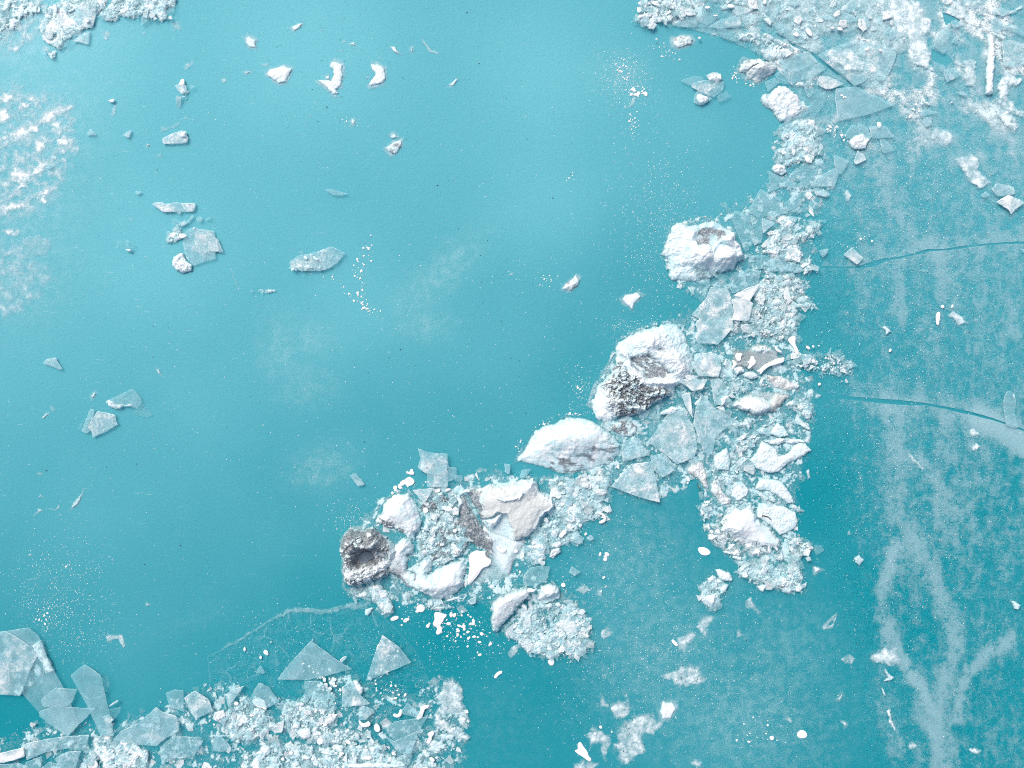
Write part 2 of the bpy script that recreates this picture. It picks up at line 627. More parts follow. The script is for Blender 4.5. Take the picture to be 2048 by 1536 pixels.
def bubble_mesh(P, h):
    P = ccw(P)
    n = len(P)
    gx, gy = np.meshgrid(np.linspace(*P[:, 0][[P[:, 0].argmin(), P[:, 0].argmax()]], 40), np.linspace(*P[:, 1][[P[:, 1].argmin(), P[:, 1].argmax()]], 40))
    size = np.median(np.sort(sdf(gx, gy, P).ravel())[-60:])
    e = np.linalg.norm(np.roll(P, -1, 0) - P, axis=1).min()
    r1, r2 = inset(P, min(size * 0.07, .008)), inset(P, min(size * 0.18, .018))
    h *= .6
    V = np.concatenate([np.c_[P, np.full(n, -0.004)], np.c_[P, np.full(n, h * .35)], np.c_[r1, np.full(n, h * .8)], np.c_[r2, np.full(n, h)]])
    V[n:, 2] *= .7
    F = [list(range(3 * n, 4 * n)), list(range(n))[::-1]]
    for k in range(3):
        for i in range(n):
            j = (i + 1) % n
            F.append([k * n + i, k * n + j, (k + 1) * n + j, (k + 1) * n + i])
    return mesh('air_bubble', V, F, M_BUB)


def bubble(f, pts, label, h=0.03, z=0.05, group=None):
    P = poly(f, pts)
    P = smooth_poly(P, 2)
    c = P.mean(0)
    o = link('air_bubble', bubble_mesh(P - c, h), (c[0], c[1], z))
    return tag(o, label, 'bubble', group)


def ell(f, x, y, rx, ry, rot=0):
    s = FR[f][2]
    pts = []
    for k in range(10):
        a = k * math.pi / 5
        r = 1 + 0.06 * math.sin(3 * a + x)
        u, v = rx * r * math.cos(a), ry * r * math.sin(a)
        pts.append('%.1f,%.1f' % (x + u * math.cos(rot) - v * math.sin(rot), y + u * math.sin(rot) + v * math.cos(rot)))
    return ' '.join(pts)


def chunk(f, pts, h, label, dirt=0.0, snow=0.92, warm=0.0, jag=0.008, lump=0.35, base=0.0, name='ice_chunk', cat='ice chunk', group=None, res=0.011, cover=1.0, warp=.014):
    """solid lump of ice or snow standing out of the water"""
    P = poly(f, pts)
    sd = random.Random(len(bpy.data.objects)).randint(0, 800)
    if base < .012:
        h = h * .62
        lump = lump * .6

    def fn(X, Y, s):
        r = fbm(X, Y, 9, 4, sd, 0.6)
        f1, f2, cid = worley(X + r * 0.05, Y, 11, sd)
        e = 1 - np.exp(-np.maximum(s, 0) / (0.35 * h + 0.015))
        z = h * e * (0.75 + lump * (r - 0.5) * 3.2 + lump * 0.6 * (cid - 0.5) + .5 * (fbm(X, Y, 26, 3, sd + 2) - .5)) + 0.012 * ss(0, 0.02, s)
        a = ss(-0.012, 0.022, s) * cover
        d = dirt * (0.55 + 0.9 * ss(0.45, 0.62, fbm(X, Y, 7, 4, sd + 3, 0.6))) if dirt else 0 * X
        return z, a, d, np.clip(snow * (0.50 + 0.50 * ss(0, .055, s)) + .55 * (r - .5), 0, 1), warm + 0 * X
    o = tag(hf(name, P, fn, res, jag, 7, base=base, warp=warp, wet=.05), label, cat, group)
    if base < .012 and name == 'ice_chunk':
        c = P.mean(0)
        r = np.linalg.norm(P - c, axis=1).mean()
        Q = c + (P - c) * (1 + .07 / r)

        def fr(X, Y, s):
            return .003 + .006 * ss(0, .06, s), .62 * ss(-.01, .085, s), 0 * X, .1 + 0 * X, 0 * X
        hf('submerged_rim', Q, fr, .016, .02, 6, parent=o, warp=.02, mat=M_FILM)
    return o


def patch(f, pts, cover, label, jag=0.05, z=0.004, speck=0.0, snow=0.8, soft=0.10, cat='snow patch', name='snow_patch', base=0.004, group=None, con=1.5):
    """thin ragged cloud of snow or white ice lying in the surface"""
    P = poly(f, pts)
    sd = random.Random(len(bpy.data.objects) + 5).randint(0, 800)

    def fn(X, Y, s):
        n = fbm(X, Y, 5, 5, sd, 0.62)
        a = ss(-0.01, soft * .7, s) * np.clip(cover * (0.85 + con * (n - 0.5)), 0, 1)
        sp = ss(0.66, 0.72, fbm(X, Y, 30, 2, sd + 7)) * ss(0.5, 0.6, fbm(X, Y, 3, 2, sd + 8)) * speck
        return z * ss(0, soft, s) * (0.6 + n) + 0.003, a * (.72 + .8 * fbm(X, Y, 19, 4, sd + 3, .65)), sp, snow + 0 * X, 0 * X
    pc = P.mean(0)
    pr = np.linalg.norm(P - pc, axis=1).mean()
    P = pc + (P - pc) * (1 + min(.028 / pr, .25))
    return tag(hf(name, P, fn, 0.016, jag, 4, base=base, warp=.03, mat=M_FILM), label, cat, group)


SLUSH = []


def slush(f, pts, label, D=0.75, cell=9.0, hgt=0.05, holes=(), dirt=0.0, snow=0.64, jag=0.045, edge=0.10, seam=1.0, name='slush', base=0.030, warm=0.0, res=0.013, shards=1.0):
    """packed brash: angular crumbs of two sizes frozen together, water between them"""
    P = poly(f, pts)
    H = [poly(f, h) for h in holes]
    if shards:
        SLUSH.append((P, D * shards, base + hgt))
    sd = random.Random(len(bpy.data.objects) + 11).randint(0, 800)

    def fn(X, Y, s):
        wx, wy = (fbm(X, Y, 4, 3, sd) - .5) * .16, (fbm(X, Y, 4, 3, sd + 40) - .5) * .16
        f1, f2, c1 = worley(X + wx, Y + wy, cell, sd)
        g1, g2, c2 = worley(X + wy, Y + wx, cell * 2.6, sd + 3)
        n = fbm(X, Y, 4.5, 6, sd + 1, 0.68)
        k = fbm(X, Y, 26, 3, sd + 2, 0.6)
        m = fbm(X, Y, 2.6, 4, sd + 4, 0.6)
        big = ss(0.44, 0.56, m)
        blk = big * c1 + (1 - big) * c2
        sm = big * ss(0.0, 0.13, f2 - f1) + (1 - big) * ss(0.0, 0.22, g2 - g1)
        t = 0.385 + (1 - D) * 0.30
        v = n + 0.20 * (blk - .5) + 0.10 * (k - .5) - 0.12 * seam * (1 - sm)
        a = ss(t - .09, t + .12, v)
        a = np.maximum(a, np.clip(.50 * D + .5 * (k - .5) + .3 * (m - .5), 0, 1)) * ss(-0.015, edge, s + .12 * (n - .5))
        z = 0.003 + hgt * ss(0, edge, s) * np.clip(.25 * a + 1.5 * (n - .5) * a + 0.40 * blk * sm * a + 0.5 * (k - .5) * a, 0.02, 1.6)
        d = 1.7 * dirt * (ss(0.46, 0.66, fbm(X, Y, 3.1, 4, sd + 9, 0.6)) * (0.45 + 0.8 * (1 - sm)) + .35 * ss(.55, .7, k)) if dirt else 0 * X
        sn = snow * ss(t - .02, t + .24, v + .14 * (blk - .5)) * 1.25 + .5 * (m - .5) - .25 * (1 - sm)
        return z, a, d, np.clip(sn, 0, 1), warm * c1
    o = hf(name, P, fn, res, jag, 5, H, base=base)
    return tag(o, label, 'slush', None, 'stuff')

# ================================================================== THE LAKE
def axis(lo, hi, st):
    a = np.arange(lo, hi + st / 2, st)
    return np.concatenate([[-260, -90, -40, lo - 8, lo - 2.5], a, [hi + 2.5, hi + 8, 40, 90, 260]])


def build_lake():
    xs, ys = axis(-11.5, 11.5, 0.06), axis(-8.8, 8.8, 0.06)
    X, Y = np.meshgrid(xs, ys)
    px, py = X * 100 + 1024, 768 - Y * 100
    # lake tone points: x, y, paleness between dark and pale teal
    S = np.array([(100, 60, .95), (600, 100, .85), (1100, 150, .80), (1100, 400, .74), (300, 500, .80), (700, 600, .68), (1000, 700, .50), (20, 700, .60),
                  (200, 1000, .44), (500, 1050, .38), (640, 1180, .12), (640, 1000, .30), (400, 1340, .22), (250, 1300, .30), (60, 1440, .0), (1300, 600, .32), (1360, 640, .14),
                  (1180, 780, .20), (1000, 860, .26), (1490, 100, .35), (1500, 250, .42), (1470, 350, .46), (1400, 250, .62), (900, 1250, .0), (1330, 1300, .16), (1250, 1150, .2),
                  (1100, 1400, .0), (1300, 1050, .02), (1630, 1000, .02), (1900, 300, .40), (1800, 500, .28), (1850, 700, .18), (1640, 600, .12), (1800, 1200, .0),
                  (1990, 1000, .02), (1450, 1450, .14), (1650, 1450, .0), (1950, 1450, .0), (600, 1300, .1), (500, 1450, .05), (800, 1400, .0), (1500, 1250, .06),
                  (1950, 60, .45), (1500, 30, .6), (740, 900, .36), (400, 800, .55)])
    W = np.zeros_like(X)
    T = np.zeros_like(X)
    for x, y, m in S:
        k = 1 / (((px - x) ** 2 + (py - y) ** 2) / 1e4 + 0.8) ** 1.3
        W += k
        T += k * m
    paleness = T / W
    frost = np.zeros_like(X)
    # drifts of frost on the new ice: x, y, rx, ry, turn, strength
    for x, y, rx, ry, r, st in [(60, 60, 190, 90, -.5, .85), (60, 250, 130, 120, 0, .8), (50, 400, 120, 90, -.3, .8), (30, 530, 110, 110, 0, .75), (70, 480, 90, 40, -.3, .5),
                                (560, 700, 40, 70, 0, .56), (620, 680, 50, 40, 0, .50), (610, 770, 60, 45, 0, .48), (880, 550, 110, 36, -.75, .68), (850, 650, 60, 30, 0, .55), (930, 500, 40, 20, -.7, .6),
                                (645, 935, 60, 40, -.3, .75), (1270, 1130, 110, 140, .2, .66), (1330, 1310, 190, 170, 0, .62), (1500, 1440, 190, 150, 0, .75), (1560, 1320, 120, 130, 0, .60),
                                (1450, 1180, 120, 70, 0, .35), (1560, 1160, 80, 60, 0, .3), (1240, 140, 60, 40, 0, .3), (1000, 1450, 120, 90, 0, .2), (380, 1240, 70, 20, -.4, .15)]:
        c, s = math.cos(r), math.sin(r)
        u, v = ((px - x) * c + (py - y) * s) / rx, ((y - py) * c + (px - x) * s) / ry
        frost = np.maximum(frost, .8 * st * np.exp(-(u * u + v * v) * 0.9))
    fleck = 0.35 + 0.65 * ss(950, 300, px + 0.6 * py - 200)
    fleck = np.where((px > 1150) & (py > 1000), 0.15, fleck)
    col = np.stack([paleness, frost, fleck, np.ones_like(X)], -1).reshape(-1, 4)
    idx = np.arange(X.size).reshape(X.shape)
    F = np.stack([idx[:-1, :-1], idx[:-1, 1:], idx[1:, 1:], idx[1:, :-1]], -1).reshape(-1, 4)
    V = np.stack([X, Y, 0 * X], -1).reshape(-1, 3)
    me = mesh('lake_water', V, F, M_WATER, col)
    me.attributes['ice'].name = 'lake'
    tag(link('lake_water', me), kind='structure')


build_lake()

# ------------------------------------------------------------------ frozen sheets beyond the pressure ridge
J_TOP = "0,987 120,985 330,987 420,968 560,918 690,893 780,874 860,854 1000,845 1200,817 1567,799 1900,787"
J_BOT = "0,968 120,972 290,972 380,940 480,910 620,895 700,875 800,843 830,838 960,836 1100,813 1250,799 1567,780 1900,770"
K_TOP = "0,384 50,387 260,396 400,416 600,430 800,446 1000,476 1200,514 1400,568 1640,655 1900,760"
K_BOT = "0,424 50,427 250,432 430,442 700,472 900,478 1050,502 1250,547 1400,585 1640,668 1900,775"
crack1u, crack1l = poly('J', J_BOT), poly('J', J_TOP)
crack2u, crack2l = poly('K', K_TOP), poly('K', K_BOT)
STREAKS = [('L', "640,60 600,200 540,330 530,450 590,640 640,740 780,950 880,1150", 52, .95), ('L', "480,790 560,775 650,790", 38, 1.0), ('L', "760,0 900,250 960,420 1040,560 1040,750 980,900 960,1080", 62, .8),
           ('L', "1430,660 1270,760 1130,900 1080,1020 1060,1200", 42, .85), ('L', "460,850 510,1050 560,1250 650,1420", 75, .8), ('L', "900,1200 960,1400 960,1536 940,1700", 85, .85),
           ('L', "560,1100 560,1300 560,1700", 90, .6), ('L', "1060,100 1100,350 1200,500 1270,700", 60, .5), ('L', "1430,0 1440,300 1400,600", 40, .5), ('L', "1490,1250 1509,1700", 60, .5),
           ('L', "780,1100 900,1250 840,1536", 70, .6), ('L', "1180,860 1400,760", 30, .4), ('L', "330,300 360,700", 50, .35),
           ('K', "650,450 690,700 690,1000 700,1200 830,1500", 75, .75), ('K', "700,800 900,920 1050,1050 1150,1300", 52, .8), ('K', "1060,560 1040,760 1080,850", 60, .75),
           ('K', "1300,560 1500,690 1700,800", 85, 1.0), ('K', "1010,1180 1040,1350 1120,1450", 55, .75), ('K', "1230,1200 1280,1400 1320,1500", 40, .7), ('K', "1600,0 1630,400", 40, .6),
           ('K', "900,520 930,800 860,900", 60, .5), ('K', "200,480 400,1000", 120, .35), ('K', "1100,100 1150,400", 80, .5), ('K', "640,60 560,300 700,400", 90, .55), ('K', "280,950 520,1250", 130, .42),
           ('K', "1380,850 1500,1200", 60, .4), ('K', "1250,620 1300,760", 60, .7), ('K', "1560,1280 1600,1500", 60, .55),
           ('J', "470,60 500,300 530,480 640,640 760,760 900,900 980,1050 1010,1250", 75, .75), ('J', "600,950 610,1200 610,1400", 45, .7), ('J', "1170,950 1230,1100 1180,1250 1250,1400", 50, .6),
           ('J', "1500,900 1460,1150 1480,1500", 50, .65), ('J', "640,330 680,500", 40, .5), ('J', "900,550 1050,560", 90, .55), ('J', "1250,750 1450,760", 60, .6), ('J', "150,1100 350,1150", 80, .4),
           ('J', "800,450 900,300 1100,200", 120, .45), ('J', "1200,60 1500,260", 90, .6), ('J', "350,430 450,420", 50, .6), ('J', "60,380 220,430", 60, .5), ('J', "420,780 600,700", 90, .5), ('J', "1100,1420 1350,1536", 70, .5),
           ('I', "800,640 1000,900 1300,1100", 120, .55), ('I', "1350,960 1600,1100 1843,1300", 130, .75), ('I', "1230,1450 1400,1400", 60, .8), ('I', "1020,1220 1180,1260", 60, .9), ('I', "1500,1350 1843,1400", 100, .5),
           ('I', "700,300 900,100 600,20", 130, .8), ('I', "100,330 500,330 700,250", 130, .75), ('I', "0,60 300,60", 120, .6), ('I', "1250,450 1330,760", 90, .6), ('I', "1350,150 1843,50", 140, .6), ('I', "1700,400 1650,900 1843,1000", 100, .6)]


def sheet_attr(X, Y):
    px, py = X * 100 + 1024, 768 - Y * 100
    fr = 0.50 + 0.14 * ss(520, 60, py) + 0.14 * (fbm(X, Y, .8, 4, 5) - .5) - 0.06 * ss(1000, 1300, py)
    wob = (fbm(X, Y, 1.8, 4, 61, .5) - .5) * 1.1 + (fbm(X, Y, 14, 3, 62, .6) - .5) * .5
    for f, pts, wd, st in STREAKS:
        d = pline(X + wob * .22, Y + wob * .16, poly(f, pts)) * 100 * FR[f][2]
        fr = np.maximum(fr, np.maximum(fr, st * .90) * np.exp(-(d / wd) ** 3 * 0.9) + fr * (1 - np.exp(-(d / wd) ** 3 * 0.9)))
    xe = np.interp(py, [0, 60, 120, 240, 420, 530, 790, 940, 1080, 1200, 1310, 1440, 1540, 1800], [1300, 1380, 1560, 1590, 1575, 1600, 1610, 1625, 1640, 1675, 1715, 1722, 1738, 1745])
    fade = ss(-10, 150, px - xe + 260 * wob * .5 * ss(900, 700, py) - 40 * ss(1200, 1300, py) * -1)
    fr = fr * np.where(py > 430, np.maximum(.25 + .75 * fade, .85 * np.exp(-(np.minimum(pline(X, Y, crack1u), pline(X, Y, crack2l)) / .35) ** 2)), 1)
    fr = fr + .16 * np.exp(-(np.minimum(pline(X, Y, crack1u), pline(X, Y, crack2l)) / .22) ** 2) * fade
    fr = fr + .30 * (fbm(X * 2.6 + .5 * wob + .18 * Y, Y * .40, 1.0, 5, 63, .6) - .5) * ss(350, 700, py) * fade
    wh = 0.85 * ss(.60, .72, fr * .45 + .72 * fbm(X, Y, 1.3, 5, 77, .55) - .02) * ss(420, 120, py)
    ds = (0.25 + .75 * fade) * 0.75 * (0.35 + 0.5 * ss(.42, .62, fbm(X, Y, 1.1, 4, 31)))
    return fr, wh, ds


def sheet(P, label, holes=(), step=0.055, z=0.004, t=0.024):
    from mathutils.geometry import delaunay_2d_cdt
    from mathutils import Vector
    P = ccw(fracture(P, 0.06, 0.003))
    H = [fracture(h, 0.06, 0.003) for h in holes]
    x0, y0 = P.min(0)
    x1, y1 = P.max(0)
    X, Y = np.meshgrid(np.arange(x0, x1, step), np.arange(y0, y1, step))
    s = sdf(X, Y, P)
    for h in H:
        s = np.minimum(s, -sdf(X, Y, h))
    k = s > step * 0.6
    pts = [Vector(p) for p in P]
    edges = [(i, (i + 1) % len(P)) for i in range(len(P))]
    for h in H:
        o = len(pts)
        pts += [Vector(p) for p in h]
        edges += [(o + i, o + (i + 1) % len(h)) for i in range(len(h))]
    pts += [Vector((a, b)) for a, b in zip(X[k], Y[k])]
    v, e, f, *_ = delaunay_2d_cdt(pts, edges, [], 0, 1e-6)
    V = np.array([(a[0], a[1]) for a in v])
    F = np.array([q for q in f if len(q) == 3])
    cen = V[F].mean(1)
    sc = sdf(cen[:, 0], cen[:, 1], P)
    for h in H:
        sc = np.minimum(sc, -sdf(cen[:, 0], cen[:, 1], h))
    F = F[sc > 0]
    e1, e2 = V[F[:, 1]] - V[F[:, 0]], V[F[:, 2]] - V[F[:, 0]]
    fl = e1[:, 0] * e2[:, 1] - e1[:, 1] * e2[:, 0] < 0
    F[fl] = F[fl][:, ::-1]
    from collections import Counter
    cnt = Counter()
    for a, b, c in F.tolist():
        for q in ((a, b), (b, c), (c, a)):
            cnt[q] += 1
    rim = [q for q in cnt if (q[1], q[0]) not in cnt]
    n = len(V)
    S = []
    for a, b in rim:
        S += [(b, a, a + n), (b, a + n, b + n)]
    fr, wh, ds = sheet_attr(V[:, 0], V[:, 1])
    c = P.mean(0)
    V3 = np.concatenate([np.c_[V - c, np.full(n, t)], np.c_[V - c, np.zeros(n)]])
    A = np.tile(np.stack([fr, wh, ds, 0 * fr], 1), (2, 1))
    FF = np.concatenate([F, F[:, ::-1] + n, np.array(S)])
    o = link('ice_sheet', mesh('ice_sheet', V3, FF, M_SHEET, A, smooth=False), (c[0], c[1], z))
    return tag(o, label, 'ice sheet')


far_r = 14.0
W1 = poly('0', "1345,50 1440,75 1520,110 1575,160 1590,240 1590,330 1575,420 1590,470 1600,530")
top = np.array([[far_r, 10.0], [3.0, 10.0]])
u = crack1u[crack1u[:, 0] > 5.9]
hole1 = poly('I', "1000,440 1050,465 1095,492 1140,490 1200,560 1130,605 1050,570 1005,545")
hole2 = poly('I', "1095,108 1180,140 1265,178 1240,230 1160,215 1130,235 1110,180")
hole3 = poly('G', "860,225 930,280 1000,330 1100,400 1050,420 980,350 900,300 800,215 650,150 610,110 700,140 800,190")
sheet(np.concatenate([W1, u, [[far_r, crack1u[-1, 1]]], top]), 'large frosted ice sheet above the upper crack, strewn with plates', [hole1, hole2, hole3])
l = crack1l[crack1l[:, 0] > 5.9]
u2 = crack2u[crack2u[:, 0] > 5.9]
W2 = poly('0', "1600,600 1610,680 1620,740 1610,780")
sheet(np.concatenate([l[::-1], W2, u2, [[far_r, crack2u[-1, 1]], [far_r, crack1l[-1, 1]]]]), 'frosted ice sheet between the two long cracks')
l2 = crack2l[crack2l[:, 0] > 5.9]
W3 = poly('0', "1615,830 1625,940 1640,1080 1675,1200 1715,1310 1722,1400 1738,1536 1745,1800")
sheet(np.concatenate([l2[::-1], W3, [[far_r, -10.5], [far_r, crack2l[-1, 1]]]]), 'frost-streaked ice sheet below the lower crack')


slush('0', "-40,1490 80,1440 230,1445 330,1400 450,1355 560,1395 690,1340 800,1385 900,1345 945,1450 935,1570 -40,1570", 'milky submerged brash joining the plates of the lower field', .42, 6, .012, edge=.16, snow=.25, seam=.5, base=.003, res=.018, jag=.09, shards=.6)
patch('0', "-60,150 60,165 150,195 165,300 125,400 60,440 -60,470", .34, 'soft milky veil of half-sunk slush in the upper corner', .10, .003, soft=.35, snow=.75, con=6.5, base=.003, name='slush', cat='slush')
patch('0', "-60,480 60,480 115,560 60,625 -60,670", .32, 'soft milky veil of half-sunk slush at the western edge', .10, .003, soft=.30, snow=.4, con=4.5, base=.003, name='slush', cat='slush')
patch('0', "-60,-40 90,-20 100,60 40,110 -60,130", .45, 'soft frost veil in the very corner', .10, .003, soft=.30, snow=.6, con=5, base=.003, name='slush', cat='slush')

# ------------------------------------------------------------------ milky brash frozen under and between the ridge pieces
slush('0', "690,1060 770,985 860,965 990,930 1060,950 1180,955 1225,1000 1215,1045 1120,1075 1085,1150 1180,1210 1195,1290 1100,1322 1000,1270 975,1220 880,1215 760,1215 700,1190", 'milky submerged brash joining the western icebergs', .50, 6, .012, edge=.16, snow=.30, seam=.5, base=.003, res=.018, jag=.10, shards=.55)
slush('0', "1050,915 1190,835 1190,770 1225,700 1330,640 1395,600 1400,560 1500,540 1620,560 1605,640 1600,720 1640,790 1618,900 1600,1010 1600,1180 1520,1180 1410,1070 1395,960 1320,1005 1215,985 1130,945", 'milky submerged brash joining the central icebergs', .56, 7, .012, edge=.14, snow=.32, seam=.5, base=.003, res=.018, jag=.10, shards=.55)
slush('0', "1370,600 1330,520 1335,450 1440,415 1530,370 1545,260 1600,230 1660,300 1680,360 1630,420 1640,480 1620,580 1480,560", 'milky submerged brash at the head of the ridge', .44, 7, .012, edge=.14, snow=.28, seam=.5, base=.003, res=.018, jag=.10, shards=.55)

# ================================================================== ICEBERGS OF THE RIDGE
def inside(X, Y, f, pts, soft):
    return ss(-soft, soft, sdf(X, Y, poly(f, pts)))


def dome(X, Y, f, x, y, rx, ry, rot=0, p=2.0):
    cx, cy = w(f, x, y)
    k = 100 * FR[f][2]
    c, s = math.cos(rot), math.sin(rot)
    dx, dy = (X - cx) * k, -(Y - cy) * k
    u, v = (dx * c + dy * s) / rx, (-dx * s + dy * c) / ry
    return np.exp(-(u * u + v * v) ** (p / 2))


def berg(label, f, pts):
    c = poly(f, pts).mean(0)
    return tag(empty('iceberg', (c[0], c[1], 0)), label, 'iceberg')


def rock_noise(X, Y, sd):
    """crumbling ice: rounded lumps of all sizes with sharp creases between them"""
    wx, wy = (fbm(X, Y, 9, 3, sd) - .5) * .10, (fbm(X, Y, 9, 3, sd + 30) - .5) * .10
    h, am, f = 0, 1.0, 6.5
    for i in range(5):
        h = h + am * np.abs(vn((X + wx) * f + 3.1 * i, (Y + wy) * f * 1.15, sd + i) - .5) * 2
        am *= .66
        f *= 1.9
    h = (h - h.mean()) / (h.std() + 1e-6)
    return .52 + .13 * h, h, h


# --- dirty lump with a cave
A1 = "150,960 180,905 230,855 330,875 390,850 450,910 540,960 585,1020 560,1080 510,1150 500,1210 420,1240 370,1250 300,1270 240,1295 190,1270 168,1200 158,1090"
b = berg('rough dirty iceberg with a dark meltwater cave in its top', 'A', A1)


def f_a1(X, Y, s):
    rk, fa, fb = rock_noise(X, Y, 21)
    e = 1 - np.exp(-np.maximum(s, 0) / .09)
    cave = np.clip(dome(X, Y, 'A', 330, 1050, 66, 74, .1, 4) + dome(X, Y, 'A', 300, 1095, 60, 34, -.3, 4) + .8 * dome(X, Y, 'A', 395, 1075, 44, 30, .3, 4), 0, 1)
    rim = dome(X, Y, 'A', 325, 965, 140, 75, .15) * .16 + dome(X, Y, 'A', 330, 1185, 130, 60, -.3) * .06 + dome(X, Y, 'A', 215, 1080, 50, 120) * .05
    over = dome(X, Y, 'A', 350, 975, 70, 26, -.1, 4)
    rr_ = np.hypot((X - w('A', 330, 1060)[0]), (Y - w('A', 330, 1060)[1]) * 1.15) * 17 + 2.6 * (fbm(X, Y, 4, 4, 14) - .5) * 2
    led = (rr_ % 1)
    led = np.floor(rr_) + ss(.30, .95, led)
    z = e * (.15 + rim + .20 * (rk - .4) + .22 * over + .018 * led + .12 * (fbm(X, Y, 3, 3, 8) - .5))
    z = z * (1 - .55 * dome(X, Y, 'A', 455, 1075, 70, 45, .3)) * (1 - cave) + .015 * cave
    hi = rk - .52
    snow = np.clip(ss(-.08, .16, hi) * .9 + .75 * inside(X, Y, 'A', "190,1150 400,1120 500,1090 580,1010 540,960 520,1150 430,1180 330,1220 200,1200", .06), 0, 1)
    d = np.clip(.95 - snow * .80 + .45 * cave + .30 * np.exp(-((led % 1) - .12) ** 2 / .02) - .45 * ss(.52, .66, fbm(X, Y, 6, 4, 17)), 0, 1) * ss(0, .05, s) + .05  # cave term paints the hollow's shade into the dirt channel, beside real dirt
    d = d + .42 * inside(X, Y, 'A', "180,930 240,880 390,870 500,950 420,1010 330,990 250,1010 210,1040", .06) * ss(.40, .60, fbm(X, Y, 9, 4, 19))
    d = d - .35 * inside(X, Y, 'A', "430,1130 500,1010 590,1010 560,1090 500,1170", .05)
    return z, ss(-.012, .012, s), d, .35 + .6 * snow, 0.25 + 0 * X


hf('iceberg_body', poly('A', A1), f_a1, .009, .015, 8, parent=b, warp=.032, wet=.11)
Pp = smooth_poly(poly('A', "285,1075 300,1048 345,1030 395,1050 402,1082 365,1092 340,1118 300,1116"), 2)
c = Pp.mean(0)
link('meltwater_pool', mesh('meltwater_pool', np.c_[Pp - c, np.full(len(Pp), 0)], [list(range(len(Pp)))[::-1]], M_POOL), (c[0] - b.location.x, c[1] - b.location.y, .052), b)


def foot(b, f, pts, cover=.55, dirt=.0, snow=.25, z=.012, soft=.07, jag=.03, sd=5):
    def fn(X, Y, s):
        n = fbm(X, Y, 4, 5, sd, .62)
        k = fbm(X, Y, 18, 3, sd + 1)
        return z * ss(0, soft, s) * (.5 + n) + .004, ss(-.01, soft, s) * np.clip(cover * (.65 + 1.2 * (n - .4)) + .3 * (k - .5), 0, 1), dirt * ss(.4, .65, n) + 0 * X, snow + .4 * (n - .5), 0 * X
    return hf('submerged_foot', poly(f, pts), fn, .014, jag, 5, parent=b)


foot(b, 'A', "130,950 210,830 330,830 430,880 330,900 180,1000 190,1200 200,1290 340,1290 380,1340 280,1380 200,1370 150,1290 140,1100", .5, .1, .5)

# --- snow-streaked lump above it
A2 = "398,805 440,745 470,670 560,612 650,600 700,680 740,740 755,800 740,880 690,960 640,930 600,905 560,890 480,862 430,835"
b = berg('snow-capped lump with a dark crusted lower side beside the cave iceberg', 'A', A2)


def f_a2(X, Y, s):
    rk, fa, fb = rock_noise(X, Y, 44)
    e = 1 - np.exp(-np.maximum(s, 0) / .16)
    cr = inside(X, Y, 'A', "400,800 440,780 540,830 620,880 590,915 480,880 420,840", .05)
    st = fbm(X * .6 + Y * .5, Y * 2 - X, 4, 4, 9)
    z = e * (.16 + .14 * dome(X, Y, 'A', 540, 730, 120, 110) + .10 * dome(X, Y, 'A', 690, 870, 70, 90)) + .10 * cr * e * (rk - .4) + .02 * e * (fbm(X, Y, 12, 4, 3) - .5)
    d = cr * (1.0 - ss(.48, .66, rk)) + .12 * ss(.55, .7, st)
    wet = ss(560, 740, ((X * 100 + 1024) - 640) * 3.658) * ss(.4, .62, st)
    return z, ss(-.012, .03, s), d + .25 * ss(.55, .66, fbm(X, Y, 8, 4, 47)), 1 - .75 * wet, 0 * X


hf('iceberg_body', poly('A', A2), f_a2, .010, .018, 6, parent=b, warp=.032, wet=.11)
foot(b, 'A', "370,830 420,700 480,620 600,590 720,600 780,700 760,800 700,640 560,620 470,700 420,800", .45, .1, .2, sd=8)

# --- curled snow mound
A3 = "560,965 600,935 650,925 690,985 690,1040 640,1080 650,1160 690,1190 760,1060 830,1085 840,1140 800,1190 860,1160 960,1110 1050,1075 1072,1160 1062,1260 1010,1340 960,1370 890,1387 760,1350 650,1290 580,1230 490,1190 480,1090 520,1020"
b = berg('smooth white curled snow mound right below the broken brash', 'A', A3)


def f_a3(X, Y, s):
    e = 1 - np.exp(-np.maximum(s, 0) / .11)
    n = fbm(X, Y, 5, 5, 12, .55)
    z = e * (.10 + .13 * dome(X, Y, 'A', 745, 1130, 75, 85) + .16 * dome(X, Y, 'A', 900, 1270, 190, 90, -.35) + .13 * dome(X, Y, 'A', 770, 1290, 80, 60)
             + .12 * dome(X, Y, 'A', 630, 985, 65, 60) + .08 * dome(X, Y, 'A', 560, 1140, 90, 120) + .05 * (n - .5))
    gr = np.minimum(pline(X, Y, poly('A', "640,1060 648,1150 700,1200 690,1240")), pline(X, Y, poly('A', "480,1210 560,1240 640,1290")))
    z = z * (1 - .5 * np.exp(-(gr / .022) ** 2))
    d = .42 * inside(X, Y, 'A', "480,1030 600,1080 640,1180 660,1280 560,1230 470,1180", .12) * (.6 + n) + .40 * ss(.12, .0, s) + .18 * ss(.62, .75, fbm(X, Y, 28, 2, 5)) + .75 * np.exp(-(gr / .016) ** 2)
    return z, ss(-.012, .02, s), d, 1.0 - .35 * ss(.2, .0, s) - .45 * ss(.48, .62, fbm(X, Y, 3, 5, 13, .6)), .1 + 0 * X


hf('iceberg_body', poly('A', A3), f_a3, .010, .014, 6, parent=b, warp=.032, wet=.11)
foot(b, 'A', "470,1150 640,1310 760,1380 900,1410 1020,1370 1090,1280 1090,1180 1140,1330 1000,1420 860,1440 700,1400 560,1290", .3, .2, .3, sd=18)

